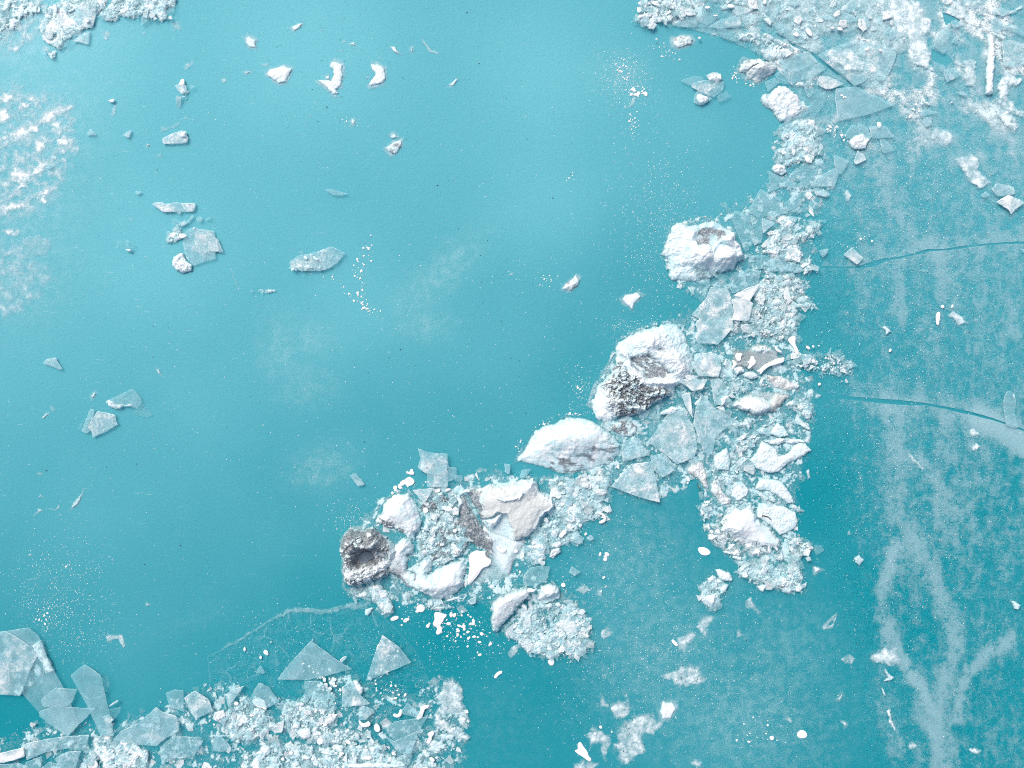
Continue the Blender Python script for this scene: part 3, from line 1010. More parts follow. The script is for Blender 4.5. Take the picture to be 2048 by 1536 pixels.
# --- beige plateau slab with a blue slope
A4f = "1000,640 1060,565 1130,560 1220,530 1290,520 1420,530 1740,690 1640,800 1600,870 1530,960 1490,1010 1430,1120 1390,1240 1300,1270 1160,1300 1090,1270 1100,1130 1200,1030 1090,980 1010,880"
A4 = "1030,575 1090,572 1130,580 1220,548 1285,545 1300,522 1340,530 1400,520 1480,502 1560,500 1595,545 1610,590 1680,610 1735,670 1700,740 1650,780 1610,850 1530,935 1420,985 1300,960 1220,900 1180,830 1150,720 1090,640"
b = berg('grey-beige tilted iceberg slab with a raised white rim', 'A', A4)


def f_a4(X, Y, s):
    n = fbm(X, Y, 4, 5, 31, .58)
    rk, fa, fb = rock_noise(X, Y, 31)
    pl = sdf(X, Y, poly('A', "1200,640 1230,560 1310,560 1400,540 1580,520 1620,600 1690,640 1715,690 1640,760 1590,830 1530,920 1430,960 1400,860 1370,760 1310,740 1190,790"))
    ps = ss(-.03, .03, pl)
    rimd = np.exp(-((pl - .03) / .03) ** 2) * inside(X, Y, 'A', "1500,480 1760,480 1760,900 1480,1000 1560,860 1640,720", .05)
    e = 1 - np.exp(-np.maximum(s, 0) / .08)
    fold = np.exp(-(pline(X, Y, poly('A', "1310,625 1350,655 1400,640 1460,640 1480,600")) / .03) ** 2)
    hump = dome(X, Y, 'A', 1500, 555, 90, 45)
    z = e * (.05 + .17 * ps + .05 * rimd + .07 * fold + .08 * hump + .05 * (n - .5) + .05 * dome(X, Y, 'A', 1300, 640, 160, 120))
    slope = inside(X, Y, 'A', "1000,560 1180,590 1190,800 1300,960 1150,900 1000,700", .06)
    z = z + .04 * slope * e * (rk - .4)
    spk = ss(.5, .62, fbm(X * 1.0 + Y * .6, Y * .5 - X, 16, 3, 4))
    d = slope * (.62 + .75 * spk) + .30 * ss(.60, .72, fbm(X, Y, 14, 3, 8)) * ps + .5 * dome(X, Y, 'A', 1525, 640, 25, 20) + .25 * ss(.55, .75, n) * (1 - rimd)
    snow = .45 + .5 * rimd + .5 * hump + .5 * fold + .3 * (n - .5)
    warm = ps * (.85 - .8 * rimd - .7 * hump - .6 * fold)
    return z, ss(-.012, .03, s), d * (1 - fold) * (1 - .7 * rimd), snow, np.clip(warm, 0, 1)


def f_a4f(X, Y, s):
    n = fbm(X, Y, 5, 5, 35, .6)
    dark = inside(X, Y, 'A', "980,650 1060,620 1110,750 1190,860 1260,950 1260,1050 1150,1120 1060,1060 1000,900", .12)
    blue = inside(X, Y, 'A', "1210,860 1420,950 1520,960 1470,1080 1400,1240 1330,1160 1230,1020", .08)
    grey = inside(X, Y, 'A', "1080,1270 1180,1120 1330,1060 1370,1180 1330,1260 1160,1320", .12)
    k = fbm(X + .4 * Y, Y * .55, 20, 3, 6)
    a = np.clip(.12 + .85 * dark + .75 * blue + .45 * grey + .5 * (n - .5), 0, 1) * ss(-.01, .12, s)
    d = dark * (.72 + .9 * ss(.40, .58, k)) + .35 * grey * ss(.35, .6, n) + .25 * ss(.62, .68, k) * blue
    z = .012 + .10 * dark * ss(0, .2, s) * (.4 + k) + .07 * blue * ss(0, .2, s)
    return z, a, d, .12 + .55 * blue * (.4 + n) + 0 * X, .0 * X


hf('iceberg_body', poly('A', A4), f_a4, .010, .012, 7, parent=b, warp=.032, wet=.11)
hf('submerged_foot', poly('A', A4f), f_a4f, .012, .02, 5, parent=b)
chunk('A', "1188,800 1225,793 1265,780 1335,738 1328,775 1305,815 1270,866 1235,850 1215,818", .16, 'upturned grey flake standing on the slope of the beige slab', .12, .85, .25, .004, base=.12, name='ice_flake', cat='ice flake')
chunk('A', "1018,592 1060,578 1098,576 1100,600 1070,606 1030,626", .10, 'white block on the left tip of the beige slab', 0, 1, base=.10)

# --- big rugged iceberg of the centre
B1 = "690,715 722,650 742,590 790,540 838,480 872,420 885,330 893,260 930,235 965,215 1030,180 1090,152 1160,120 1230,100 1300,108 1370,118 1410,160 1438,240 1480,330 1512,430 1500,490 1440,540 1370,590 1330,655 1260,690 1180,740 1120,780 1050,812 960,815 900,835 850,850 790,862 735,835 715,780"
b = berg('rugged iceberg with white snow ridges over crumbling dirty ice', 'B', B1)


def f_b(X, Y, s):
    rk, fa, fb = rock_noise(X, Y, 71)
    n = fbm(X, Y, 4, 5, 72, .58)
    e = 1 - np.exp(-np.maximum(s, 0) / .10)
    dirty = inside(X, Y, 'B', "780,590 830,500 880,410 930,400 975,470 1060,540 1140,590 1240,600 1300,640 1180,740 1050,810 900,830 830,760 800,690", .06)
    wl = inside(X, Y, 'B', "740,700 800,620 900,660 900,760 850,850 760,860 720,780", .08) * .9
    hollow = inside(X, Y, 'B', "990,385 1050,350 1130,335 1200,395 1260,450 1330,480 1250,515 1120,522 1040,460", .04)
    ridge = np.exp(-(pline(X, Y, poly('B', "930,330 975,400 1020,480 1090,540 1170,565 1260,560 1350,570")) / .065) ** 2)
    ridge2 = np.exp(-(pline(X, Y, poly('B', "970,330 1040,375 1100,400")) / .03) ** 2)
    hole = dome(X, Y, 'B', 1235, 315, 52, 17, .3, 4)
    cap = .24 * dome(X, Y, 'B', 1160, 250, 95, 90) + .22 * dome(X, Y, 'B', 1340, 430, 120, 75, .7) + .10 * dome(X, Y, 'B', 1270, 360, 80, 60)
    z = e * (.10 + cap + .20 * ridge + .08 * ridge2 + dirty * (.14 + .27 * (rk - .38)) + .14 * (n - .5) + .05 * (fbm(X, Y, 15, 4, 79, .6) - .5) - .10 * hole)
    z = z * (1 - .62 * hollow)
    east = inside(X, Y, 'B', "1260,110 1400,120 1440,230 1520,440 1450,500 1400,330 1300,200", .08)
    ew = ss(.42, .62, fbm(X - Y * .5, Y * .6 + X, 9, 4, 75, .6))
    fl = fbm(X * .8 + Y * .9, (Y - X) * 2.2, 3.5, 5, 78, .62)
    d = dirty * np.clip(.98 - 1.0 * ss(.44, .70, rk) - .55 * ss(.50, .62, fl), 0, 1) * (1 - .85 * wl) * (1 - .9 * ridge)
    hs = fbm(X * .55 - Y * .45 + .05 * n, (Y * .8 + X * .6) * 2.4, 5, 5, 77, .62)
    d = d + hollow * (.30 + .95 * ss(.36, .60, hs)) * (1 - .9 * ridge) + .55 * hole + east * .42 * ew
    cre = np.exp(-(pline(X, Y, poly('B', "1110,600 1180,610 1240,600 1300,640 1320,670")) / .015) ** 2)
    d = d + cre + .15 * ss(.64, .72, fbm(X, Y, 26, 2, 5))
    snow = np.clip(.55 + cap * 2.2 + .6 * ridge + .4 * wl - .5 * east * ew + .3 * (n - .5), 0, 1)
    return z, ss(-.012, .03, s), d, snow, .2 * dirty


hf('iceberg_body', poly('B', B1), f_b, .009, .014, 8, parent=b, warp=.032, wet=.11)
foot(b, 'B', "640,740 690,600 760,470 860,330 880,210 1050,130 1240,75 1400,95 1450,220 1380,130 1240,110 1100,160 930,240 890,420 800,540 720,690 730,800", .5, 0, .25, sd=27)
chunk('B', "840,905 870,865 940,848 1010,855 1055,895 1050,940 1010,972 950,972 890,945", .07, 'dark grey pitted stone-like lump under the edge of the rugged iceberg', .75, .2, 0, .012, lump=.7)

# --- white whale-back
D1 = "108,1172 150,1110 190,1070 205,1010 230,960 275,915 330,888 450,842 540,822 610,820 690,835 745,862 790,900 850,940 900,985 935,1040 920,1100 880,1150 830,1195 750,1215 690,1235 600,1262 520,1265 450,1258 390,1240 330,1210 220,1185"
b = berg('smooth white whale-back iceberg below the rugged one', 'B', D1)


def f_d(X, Y, s):
    n = fbm(X, Y, 4, 5, 91, .58)
    st = fbm(X * .5, Y * 1.6, 6, 5, 92, .6)
    e = 1 - np.exp(-np.maximum(s, 0) / .20)
    z = e * (.12 + .26 * dome(X, Y, 'B', 540, 960, 300, 120, .05) + .05 * (n - .5)) + .014 * e * np.exp(-((sdf(X, Y, poly('B', "330,1030 420,985 520,975 565,1010 560,1080 440,1100 340,1080"))) / .03) ** 2)
    low = inside(X, Y, 'B', "200,1180 330,1110 560,1080 700,1040 800,960 960,960 960,1200 600,1300 300,1240", .14)
    d = low * .62 * ss(.42, .62, st) + .5 * inside(X, Y, 'B', "440,1130 540,1110 560,1160 460,1180", .04) * (.5 + n) + .10 * ss(.64, .72, fbm(X, Y, 26, 2, 5)) + .8 * dome(X, Y, 'B', 712, 1050, 16, 12)
    snow = .92 - .60 * low * ss(.35, .6, n) - .3 * ss(.1, 0, s) - .55 * ss(.50, .64, st) * ss(.02, .3, s)
    return z, ss(-.012, .05, s) * (1 - .35 * low * ss(.5, .68, st)), d, snow, 0 * X


hf('iceberg_body', poly('B', D1), f_d, .010, .014, 6, parent=b, warp=.025, wet=.20)
foot(b, 'B', "70,1210 120,1100 200,1000 260,900 440,815 620,790 760,830 640,815 450,840 300,900 200,1050 160,1160", .42, 0, .2, sd=37)

# --- snow block at the top of the ridge
C1 = "92,590 120,500 150,410 190,335 250,292 300,305 350,320 420,312 500,285 570,262 640,298 700,345 740,372 775,382 782,440 825,520 855,600 842,640 790,680 760,715 700,745 640,760 560,800 520,835 380,832 290,818 210,830 165,790 160,700 158,640 130,615"
b = berg('snow-white domed iceberg on pale blue ice at the upper end of the ridge', 'C', C1)


def f_c(X, Y, s):
    n = fbm(X, Y, 4, 5, 51, .58)
    k = fbm(X, Y, 16, 4, 52, .6)
    e = 1 - np.exp(-np.maximum(s, 0) / .07)
    west = inside(X, Y, 'C', "80,600 150,280 330,300 300,560 340,700 430,760 560,830 200,850 150,780", .09)
    d1 = dome(X, Y, 'C', 450, 600, 120, 100, .1, 2.6)
    d2 = dome(X, Y, 'C', 660, 620, 130, 90, -.1, 2.6)
    d3 = dome(X, Y, 'C', 350, 430, 60, 130, 0)
    rd = np.exp(-(pline(X, Y, poly('C', "735,390 745,430 690,470 780,520 820,590")) / .075) ** 2)
    br = np.exp(-(pline(X, Y, poly('C', "560,540 620,470 690,480")) / .035) ** 2)
    hol = inside(X, Y, 'C', "390,420 450,350 560,340 690,380 700,430 620,460 580,510 420,500", .05)
    z = e * (.08 + .30 * np.maximum(np.maximum(d1, d2), .75 * rd) + .09 * d3 + .10 * br + .12 * (n - .5) + .05 * (k - .5)) * (1 - .45 * hol)
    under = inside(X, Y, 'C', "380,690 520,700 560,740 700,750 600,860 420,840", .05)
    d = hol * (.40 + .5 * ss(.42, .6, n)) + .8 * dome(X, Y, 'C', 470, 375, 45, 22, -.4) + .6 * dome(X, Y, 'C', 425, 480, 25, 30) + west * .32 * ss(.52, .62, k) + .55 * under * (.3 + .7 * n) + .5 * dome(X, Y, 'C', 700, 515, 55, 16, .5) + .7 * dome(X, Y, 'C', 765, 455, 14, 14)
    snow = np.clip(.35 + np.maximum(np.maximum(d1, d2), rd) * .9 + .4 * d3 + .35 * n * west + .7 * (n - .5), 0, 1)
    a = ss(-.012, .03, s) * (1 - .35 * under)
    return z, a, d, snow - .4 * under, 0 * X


hf('iceberg_body', poly('C', C1), f_c, .010, .012, 7, parent=b, warp=.032, wet=.17)
foot(b, 'C', "80,600 140,380 240,270 420,270 560,230 620,290 400,330 200,350 130,600 150,800 250,850 400,960 460,1005 350,950 230,880 130,780", .4, 0, .2, sd=47)

# --- rounded layered lump in the bay of the upper right
F1 = "1190,705 1215,655 1270,620 1350,600 1450,606 1540,632 1605,675 1592,735 1540,785 1500,812 1430,850 1370,842 1300,815 1285,775 1215,755"
b = berg('rounded pale layered iceberg with a dark cleft at the bay edge', 'H', F1)


def f_f(X, Y, s):
    st = fbm(X * .5 + .2 * Y, Y * 2.2, 7, 5, 61, .6)
    n = fbm(X, Y, 5, 4, 62)
    e = 1 - np.exp(-np.maximum(s, 0) / .10)
    z = e * (.10 + .14 * dome(X, Y, 'H', 1400, 700, 150, 80, .1) + .07 * (st - .5))
    cl = np.exp(-(pline(X, Y, poly('H', "1300,745 1340,700 1390,672")) / .012) ** 2)
    z = z - .06 * cl * e
    d = .95 * cl + .50 * ss(.52, .62, st) + .25 * ss(.6, .7, fbm(X, Y, 24, 2, 6))
    return z, ss(-.012, .035, s), d, .62 + .5 * (n - .5), .45 + 0 * X


hf('iceberg_body', poly('H', F1), f_f, .010, .012, 7, parent=b, warp=.032, wet=.11)
foot(b, 'H', "1160,720 1190,630 1235,560 1350,575 1460,600 1620,660 1620,740 1540,820 1470,890 1380,900 1270,850 1190,790", .42, .1, .3, sd=57, jag=.02)

# --- square snow slab
G1 = "355,652 388,590 432,575 470,535 520,500 580,515 640,540 685,580 720,620 760,655 800,692 745,750 690,800 620,828 550,845 525,815 500,790 470,750 445,720 405,695 372,682"
b = berg('square snow-covered slab with dark specks at the bay edge', 'G', G1)


def f_g(X, Y, s):
    n = fbm(X, Y, 6, 5, 81, .6)
    e = 1 - np.exp(-np.maximum(s, 0) / .04)
    z = e * (.07 + .10 * (n - .4) + .03 * dome(X, Y, 'G', 600, 600, 150, 100))
    sn = ss(.40, .56, n + .12 * dome(X, Y, 'G', 610, 580, 140, 90))
    d = .75 * ss(.66, .72, fbm(X, Y, 17, 3, 83)) * (1 - sn * .6) + .22 * dome(X, Y, 'G', 450, 680, 100, 80)
    return z, ss(-.012, .02, s) * (.72 + .28 * sn), d, .35 + .7 * sn, 0.1 + 0 * X


hf('iceberg_body', poly('G', G1), f_g, .010, .008, 7, parent=b, warp=.032, wet=.11)

# --- stone-grey slab with white bubbles, brown shelf, mound with a snow cap
D2 = "520,122 545,85 575,62 680,72 720,35 770,20 900,30 960,80 1000,125 1040,180 1010,225 980,255 900,295 820,300 760,305 680,285 560,292 530,205"
b = berg('flat grey translucent iceberg slab carrying curled white bubbles', 'D', D2)


def f_d2(X, Y, s):
    n = fbm(X, Y, 4, 5, 101, .6)
    e = ss(0, .10, s)
    sn = dome(X, Y, 'D', 820, 98, 75, 26, 0, 4) * ss(.3, .5, fbm(X, Y, 18, 3, 102))
    d = .62 + .5 * (n - .5) + .25 * dome(X, Y, 'D', 640, 100, 80, 70)
    return .045 * e * (.6 + n) + .05 * sn, ss(-.01, .10, s) * np.clip(.62 + .8 * (n - .45) + sn, 0, 1), np.clip(d * .82 - sn, 0, 1), .25 + .7 * sn, .40 - .4 * sn


hf('iceberg_body', poly('D', D2), f_d2, .011, .02, 6, parent=b, warp=.032, wet=.11, base=.03)
chunk('D', "862,332 930,338 985,345 1040,360 1085,378 1130,400 1190,430 1182,470 1112,494 1030,480 950,458 925,425 895,395", .09, 'brown-tinged shelf of dirty ice above the lower crack', .38, .55, .75, .008, lump=.5)
D3 = "500,662 530,600 560,560 620,505 690,465 800,455 900,462 1000,480 1080,512 1112,550 1060,610 1020,660 960,690 900,722 800,735 720,722 600,700"
b = berg('grey-brown iceberg half under water with one bright snow cap', 'D', D3)


def f_d3(X, Y, s):
    n = fbm(X, Y, 4, 5, 111, .6)
    cap = inside(X, Y, 'D', "540,630 620,600 680,550 760,548 830,580 885,615 905,650 870,700 830,722 740,715 690,690 620,665", .05)
    tan = inside(X, Y, 'D', "880,640 960,520 1100,520 1100,580 1010,660 920,720", .08)
    e = ss(0, .12, s)
    z = .02 + e * (.04 * n + .05 * tan) + .15 * cap * (.5 + .5 * dome(X, Y, 'D', 780, 640, 140, 80)) * e
    a = ss(-.01, .12, s) * np.clip(.45 + .55 * tan + 1.2 * (n - .45) + cap, 0, 1)
    d = np.clip(.55 * (n + .1) + .18 * tan - cap * 1.2, 0, 1)
    return z, a, d, .2 + .85 * cap, (.35 + .55 * tan) * (1 - cap)


hf('iceberg_body', poly('D', D3), f_d3, .010, .02, 6, parent=b, warp=.032, wet=.11, base=.01)

# --- lower mound (sheet E)
E1 = "250,545 300,512 400,490 450,455 470,415 500,395 560,352 640,345 700,342 760,380 780,450 840,490 960,580 1010,660 1035,730 1052,860 1020,885 980,900 900,825 800,835 700,830 620,850 560,860 500,800 460,780 400,735 340,720 300,640"
b = berg('slushy iceberg with a smooth white snow wedge near the ridge foot', 'E', E1)


def f_e(X, Y, s):
    n = fbm(X, Y, 5, 5, 121, .62)
    k = fbm(X, Y, 16, 4, 122, .6)
    f1, f2, c1 = worley(X, Y, 14, 122)
    wdg = inside(X, Y, 'E', "445,555 480,520 510,480 500,420 560,360 640,350 700,345 770,390 790,460 880,520 970,590 1010,700 960,730 860,700 800,690 700,680 620,655 530,600", .06)
    e = ss(0, .10, s)
    pk = dome(X, Y, 'E', 545, 535, 110, 70, .4)
    z = e * (.04 + .06 * (n - .3) * (1 - wdg) + wdg * (.08 + .14 * pk + .06 * dome(X, Y, 'E', 660, 480, 140, 120)) + .03 * c1 * (1 - wdg))
    a = ss(-.015, .07, s) * np.clip(wdg + .55 + 1.5 * (n - .5) + .5 * (c1 - .5) - .3 * ss(.12, .02, f2 - f1), 0, 1)
    bl = inside(X, Y, 'E', "700,360 780,450 980,590 1020,740 900,720 760,560", .10)
    d = .4 * (1 - wdg) * ss(.52, .65, k) + .3 * ss(.66, .7, fbm(X, Y, 22, 2, 7)) * wdg
    return z, a, d, np.clip(.45 + .5 * c1 * (1 - wdg) + .6 * wdg - .5 * bl * wdg, 0, 1), 0 * X


hf('iceberg_body', poly('E', E1), f_e, .011, .025, 6, parent=b, warp=.032, wet=.11, base=.012)
# --- white tilted slab (sheet F)
F2 = "350,912 362,880 380,850 440,805 500,770 560,748 630,730 672,738 685,770 650,830 620,870 600,895 560,945 500,1010 450,1070 400,1132 360,1105 352,1000"
b = berg('thick white tilted slab with a sharp upper edge on the brash island', 'F', F2)


def f_f2(X, Y, s):
    n = fbm(X, Y, 6, 5, 131, .6)
    P = poly('F', "350,912 380,850 500,770 630,730 680,740")
    d_up = pline(X, Y, P)
    e = 1 - np.exp(-np.maximum(s, 0) / .025)
    z = e * (.05 + .22 * np.exp(-(d_up / .38) ** 2) + .03 * (n - .5))
    low = ss(.26, .44, d_up)  # shade of the dipping lower side, put into the snow tone
    return z, ss(-.012, .02, s), .22 * ss(.6, .7, fbm(X, Y, 20, 3, 6)), np.clip(1 - .75 * low + .3 * (n - .5), 0, 1), .12 + 0 * X


hf('iceberg_body', poly('F', F2), f_f2, .010, .010, 7, parent=b, warp=.032, wet=.11, base=.02)
F3 = "740,830 750,790 768,735 815,705 862,690 905,712 932,742 948,800 935,840 880,865 830,882 780,880"
b = berg('small rounded white iceberg with a blue hollow beside the tilted slab', 'F', F3)


def f_f3(X, Y, s):
    n = fbm(X, Y, 6, 4, 141)
    e = 1 - np.exp(-np.maximum(s, 0) / .04)
    hol = dome(X, Y, 'F', 850, 835, 80, 30, -.35, 3)
    z = e * (.07 + .16 * dome(X, Y, 'F', 850, 760, 90, 60) - .06 * hol)
    return z, ss(-.012, .03, s), .3 * hol * ss(.5, .65, n), np.clip(1.05 - .95 * hol + .2 * (n - .5), 0, 1), 0 * X


hf('iceberg_body', poly('F', F3), f_f3, .010, .010, 7, parent=b, warp=.032, wet=.11, base=.02)

# ================================================================== BRASH (nobody could count its crumbs)
slush('H', "100,242 130,190 190,120 190,60 240,-40 420,-60 560,-50 700,-40 740,40 770,120 765,180 640,200 520,258 420,252 300,310 200,272", 'packed white brash at the tip of the upper plate field', .95, 8, .06)
slush('H', "700,-60 1000,-60 1500,-60 1900,-60 2050,60 2050,560 1960,560 1850,500 1700,430 1560,320 1350,120 1200,80 1050,120 900,40 760,60", 'frosted brash and crumbs behind the bay edge', .46, 7, .025, snow=.42, seam=.5, shards=1.1)
patch('H', "690,-60 1300,-70 2050,-60 2060,560 1950,560 1700,430 1500,270 1330,120 1150,90 900,40", .62, 'soft frost lying over the brash behind the bay edge', .07, .006, soft=.25, snow=.55, base=.034)
slush('H', "1170,340 1300,325 1400,320 1560,400 1740,450 1770,560 1640,612 1540,620 1450,600 1400,525 1320,440 1200,430", 'brash along the bay edge around the white ridge', .92, 8, .06, dirt=.15)
slush('G', "640,500 740,452 840,450 870,500 830,550 720,548", 'brash between the square slab and the thin plates', .95, 12, .05)
slush('G', "535,880 660,815 850,800 905,870 920,1000 900,1120 860,1190 700,1205 560,1245 485,1185 490,1100 560,1010 520,990 530,925", 'snowy brash on the straight edge south of the square slab', 1.05, 7, .06, dirt=.1)
slush('C', "985,590 1050,450 1060,370 1150,330 1100,262 1200,215 1300,250 1320,380 1380,540 1385,690 1200,645 1040,595", 'soft white brash east of the domed iceberg', .95, 6, .06, seam=.4, snow=.85)
slush('C', "1305,485 1310,400 1390,340 1430,290 1500,272 1562,312 1500,410 1440,452 1380,482", 'ragged brash fringe east of the domed iceberg', 1.0, 10, .07)
slush('C', "1368,722 1390,640 1420,600 1472,622 1460,682 1512,716 1430,762 1380,785", 'small ragged brash tuft on the upper crack', 1.0, 10, .07)
slush('C', "900,680 1000,640 1200,690 1370,720 1390,800 1300,760 1080,752 960,840 880,800", 'thin brash over dark water beside the upper crack', .62, 8, .04)
slush('C', "940,870 1080,752 1300,742 1400,860 1385,960 1310,1010 1370,1090 1350,1180 1300,1300 1245,1380 1120,1370 1000,1335 870,1305 735,1295 730,1190 880,1190 920,1030", 'broad packed brash in the neck of the ridge', .88, 9, .06, dirt=.42, warm=.35)
slush('C', "1285,1045 1340,962 1420,930 1490,980 1520,1082 1440,1085 1370,1095", 'pale brash tongue reaching onto the sheet', .95, 5, .04, seam=.3)
slush('C', "1215,1120 1300,1085 1362,1150 1350,1240 1290,1320 1240,1360 1210,1290 1260,1190", 'brash edge by the long white bubble', .9, 8, .05)
slush('B', "895,235 960,190 1090,120 1240,80 1390,100 1440,230 1380,150 1230,120 1080,165 960,225", 'frozen spray at the top of the rugged iceberg', .6, 9, .03, seam=.3)
slush('D', "1050,620 1100,560 1180,530 1250,530 1300,620 1325,720 1290,795 1200,722 1100,662", 'brash column at the east edge below the lower crack', 1.0, 12, .07, dirt=.2)
slush('D', "1175,120 1300,140 1450,110 1560,120 1700,200 1720,330 1600,410 1480,330 1400,360 1300,300 1180,300 1100,330 1000,330 1080,250", 'scattered angular crumbs spilling onto the sheet', .50, 9, .05, seam=.9)
slush('D', "450,120 520,110 540,300 640,370 760,390 870,330 920,400 880,470 700,440 560,480 450,480 420,330", 'grey-blue brash beside the flat grey slab', .66, 9, .04, dirt=.25)
slush('D', "380,500 520,430 700,430 900,460 1000,500 700,460 560,560 480,660 560,770 700,740 900,740 980,700 940,790 800,800 640,860 520,850 450,760", 'broken brash around the snow-capped grey iceberg', .72, 10, .05, dirt=.3)
slush('D', "560,930 640,880 760,860 880,900 840,960 720,1030 640,1100 560,1110 520,1050", 'crumbly brash above the wing-shaped floe', .88, 12, .06, dirt=.2)
slush('D', "530,1150 560,1100 690,1085 720,1160 740,1240 640,1290 540,1250", 'crumbly brash west of the wing-shaped floe', .90, 13, .06, dirt=.3)
slush('D', "330,1220 400,1160 420,1250 520,1270 620,1260 650,1330 560,1400 440,1420 340,1320", 'brash below the smooth pale wedge', .85, 11, .05)
slush('D', "1040,770 1100,715 1160,750 1110,800", 'small brash clump in the dark gap', .95, 12, .05)
slush('E', "195,385 210,320 270,268 350,280 372,330 300,382 370,450 330,505 250,505", 'faint brash west of the slushy iceberg', .78, 12, .04)
slush('E', "745,180 900,200 1000,300 1170,340 1235,392 1180,412 1000,335 820,312", 'brash seam between the two smooth pale slabs', 1.0, 11, .05)
slush('E', "560,560 470,470 400,420 520,330 600,290 720,290 790,360 700,420", 'brash saddle above the slushy iceberg', .85, 10, .06)
slush('E', "540,982 580,930 640,895 750,870 860,880 960,905 1100,882 1205,930 1235,1040 1212,1122 1180,1172 1050,1182 930,1130 850,1080 770,1092 700,1032 600,1032", 'white brash at the very foot of the ridge', 1.05, 8, .07, dirt=.18)
slush('E', "1035,702 1070,665 1110,648 1210,635 1300,690 1365,760 1290,802 1215,842 1190,940 1100,905 1078,780", 'dirty brash at the foot of the ridge, east side', 1.05, 11, .09, dirt=.38, warm=.4)
slush('E', "215,1202 225,1110 245,1048 340,988 440,1045 512,1100 482,1180 425,1272 380,1332 312,1346 255,1290", 'round brash floe south-west of the ridge foot', 1.0, 9, .05, dirt=.2)
slush('E', "530,835 600,790 760,840 960,905 780,900 660,870", 'thin brash in the gap of dark water', .75, 12, .04)
slush('F', "400,1130 480,1070 560,1010 600,900 700,880 800,882 900,862 960,870 1060,838 1100,900 1130,962 1222,1040 1180,1092 1150,1172 1240,1200 1252,1240 1190,1292 1100,1330 1045,1382 960,1302 910,1352 830,1352 740,1337 660,1312 590,1250 500,1162", 'brash island south of the curled snow mound', 1.02, 9, .07,
      ["750,962 800,918 832,960 790,1012", "842,960 900,908 942,960 900,1052 850,1082 828,1040"], dirt=.22)
slush('F', "620,430 700,290 830,265 855,360 830,460 800,530 720,555", 'white brash on the east side of the beige slab', .98, 6, .06, seam=.3)
slush('F', "880,80 1000,15 1150,-30 1300,0 1360,60 1300,150 1200,182 1080,212 960,150", 'brash between the beige slab and the whale-back', .88, 8, .05, ["960,110 985,140 960,160 945,130"])
slush('A', "690,650 760,600 860,590 1000,600 1010,760 1080,880 1100,980 1060,1065 960,1110 850,1150 740,1080 690,1000 730,900 760,860 740,760", 'grey dirty brash inside the ring of icebergs', .92, 9, .05, dirt=1.15, snow=.45)
slush('A', "1690,640 1830,560 1960,700 1900,950 1780,1000 1640,1060 1560,1140 1500,1010 1540,950 1640,830 1720,760", 'loose white brash east of the beige slab', .82, 7, .05, seam=.6)
slush('A', "700,1370 800,1380 900,1372 990,1440 880,1475 790,1460", 'brash under the curled snow mound', .85, 7, .04)
slush('A', "340,1290 440,1258 510,1330 552,1480 500,1505 430,1470 380,1400", 'white brash floe below the cave iceberg', 1.15, 6, .07, seam=.3, snow=.95)
slush('A', "165,1300 260,1300 380,1330 380,1400 300,1390 200,1370", 'spiky frozen spray below the cave iceberg', .70, 15, .03)
slush('B', "320,1285 450,1262 600,1290 740,1240 840,1270 860,1350 800,1480 700,1560 480,1570 430,1420", 'mixed brash below the whale-back', .85, 8, .05, dirt=.2)
slush('B', "690,1200 780,1215 840,1290 850,1360 780,1390 730,1330", 'brown-tinged brash between whale-back and triangle floe', .95, 13, .06, dirt=.5, warm=.5)
slush('B', "940,1000 1055,978 1142,1112 1050,1140 940,1165 930,1060", 'brash on the plate east of the whale-back', .92, 8, .04)
slush('I', "-20,-40 380,-40 640,-20 900,330 760,420 560,430 330,300 -20,300", 'frosted crumbs across the upper plate field', .36, 6, .02, seam=.4, snow=.42, shards=1.2)
patch('I', "-40,-50 400,-60 700,-40 980,60 980,330 860,480 620,470 330,320 -40,330", .60, 'soft frost lying across the upper plate field', .07, .006, soft=.25, snow=.55, base=.034)
slush('N', "750,1220 800,1150 808,1060 900,1062 1000,1070 1150,1100 1272,1180 1282,1290 1250,1400 900,1400 860,1270 850,1400 760,1400", 'snowy bank of brash in the lower corner', 1.0, 6, .05, seam=.25, snow=.9)
slush('O', "165,800 250,760 380,690 500,740 590,830 632,880 480,990 330,1022 220,930", 'brash with crumbs in the lower field', .92, 8, .05, dirt=.2)
slush('O', "640,750 820,660 900,620 1000,680 1060,800 1000,900 1200,890 1282,970 1150,1012 1000,1022 800,982 620,880", 'speckled brash in the middle of the lower field', .88, 8, .05, dirt=.22)
slush('O', "340,1210 390,1080 620,980 900,1020 1200,1000 1340,980 1400,1060 1560,1100 1550,1260 340,1260", 'frosted brash bank along the lower edge', .82, 5, .04, seam=.3)
slush('O', "1540,1100 1620,930 1740,850 1760,720 1800,600 1850,560 1925,600 1932,720 1968,832 1950,960 1900,1012 1840,1130 1820,1260 1540,1260", 'cloudy brash at the end of the lower field', .62, 4.5, .025, seam=.15, edge=.26, jag=.10, shards=.5)
slush('Q', "330,240 352,180 372,130 330,92 500,20 640,-50 1000,-50 930,40 840,130 800,250 700,290 600,350 510,432 440,402 350,325", 'snow-covered corner floe of packed brash', 1.0, 5, .03, seam=.25, snow=.85)
slush('Q', "840,130 1000,-50 1250,-60 1535,-60 1500,62 1450,102 1462,172 1390,197 1340,160 1150,182 1050,155 960,197 900,180", 'mottled brash floe beside the corner floe', .92, 7, .05, seam=.5)
slush('Q', "368,492 400,420 480,440 512,500 450,535", 'rough tip of the corner floe', .95, 14, .05)
slush('Q', "1600,770 1680,730 1665,790 1600,830 1520,872 1530,842", 'slushy streamer beside the small white triangle', .8, 13, .03)
slush('Q', "-60,20 120,-40 330,20 380,120 200,190 60,330 -60,380", 'misty frost field in the corner', .55, 5, .02, seam=.2)
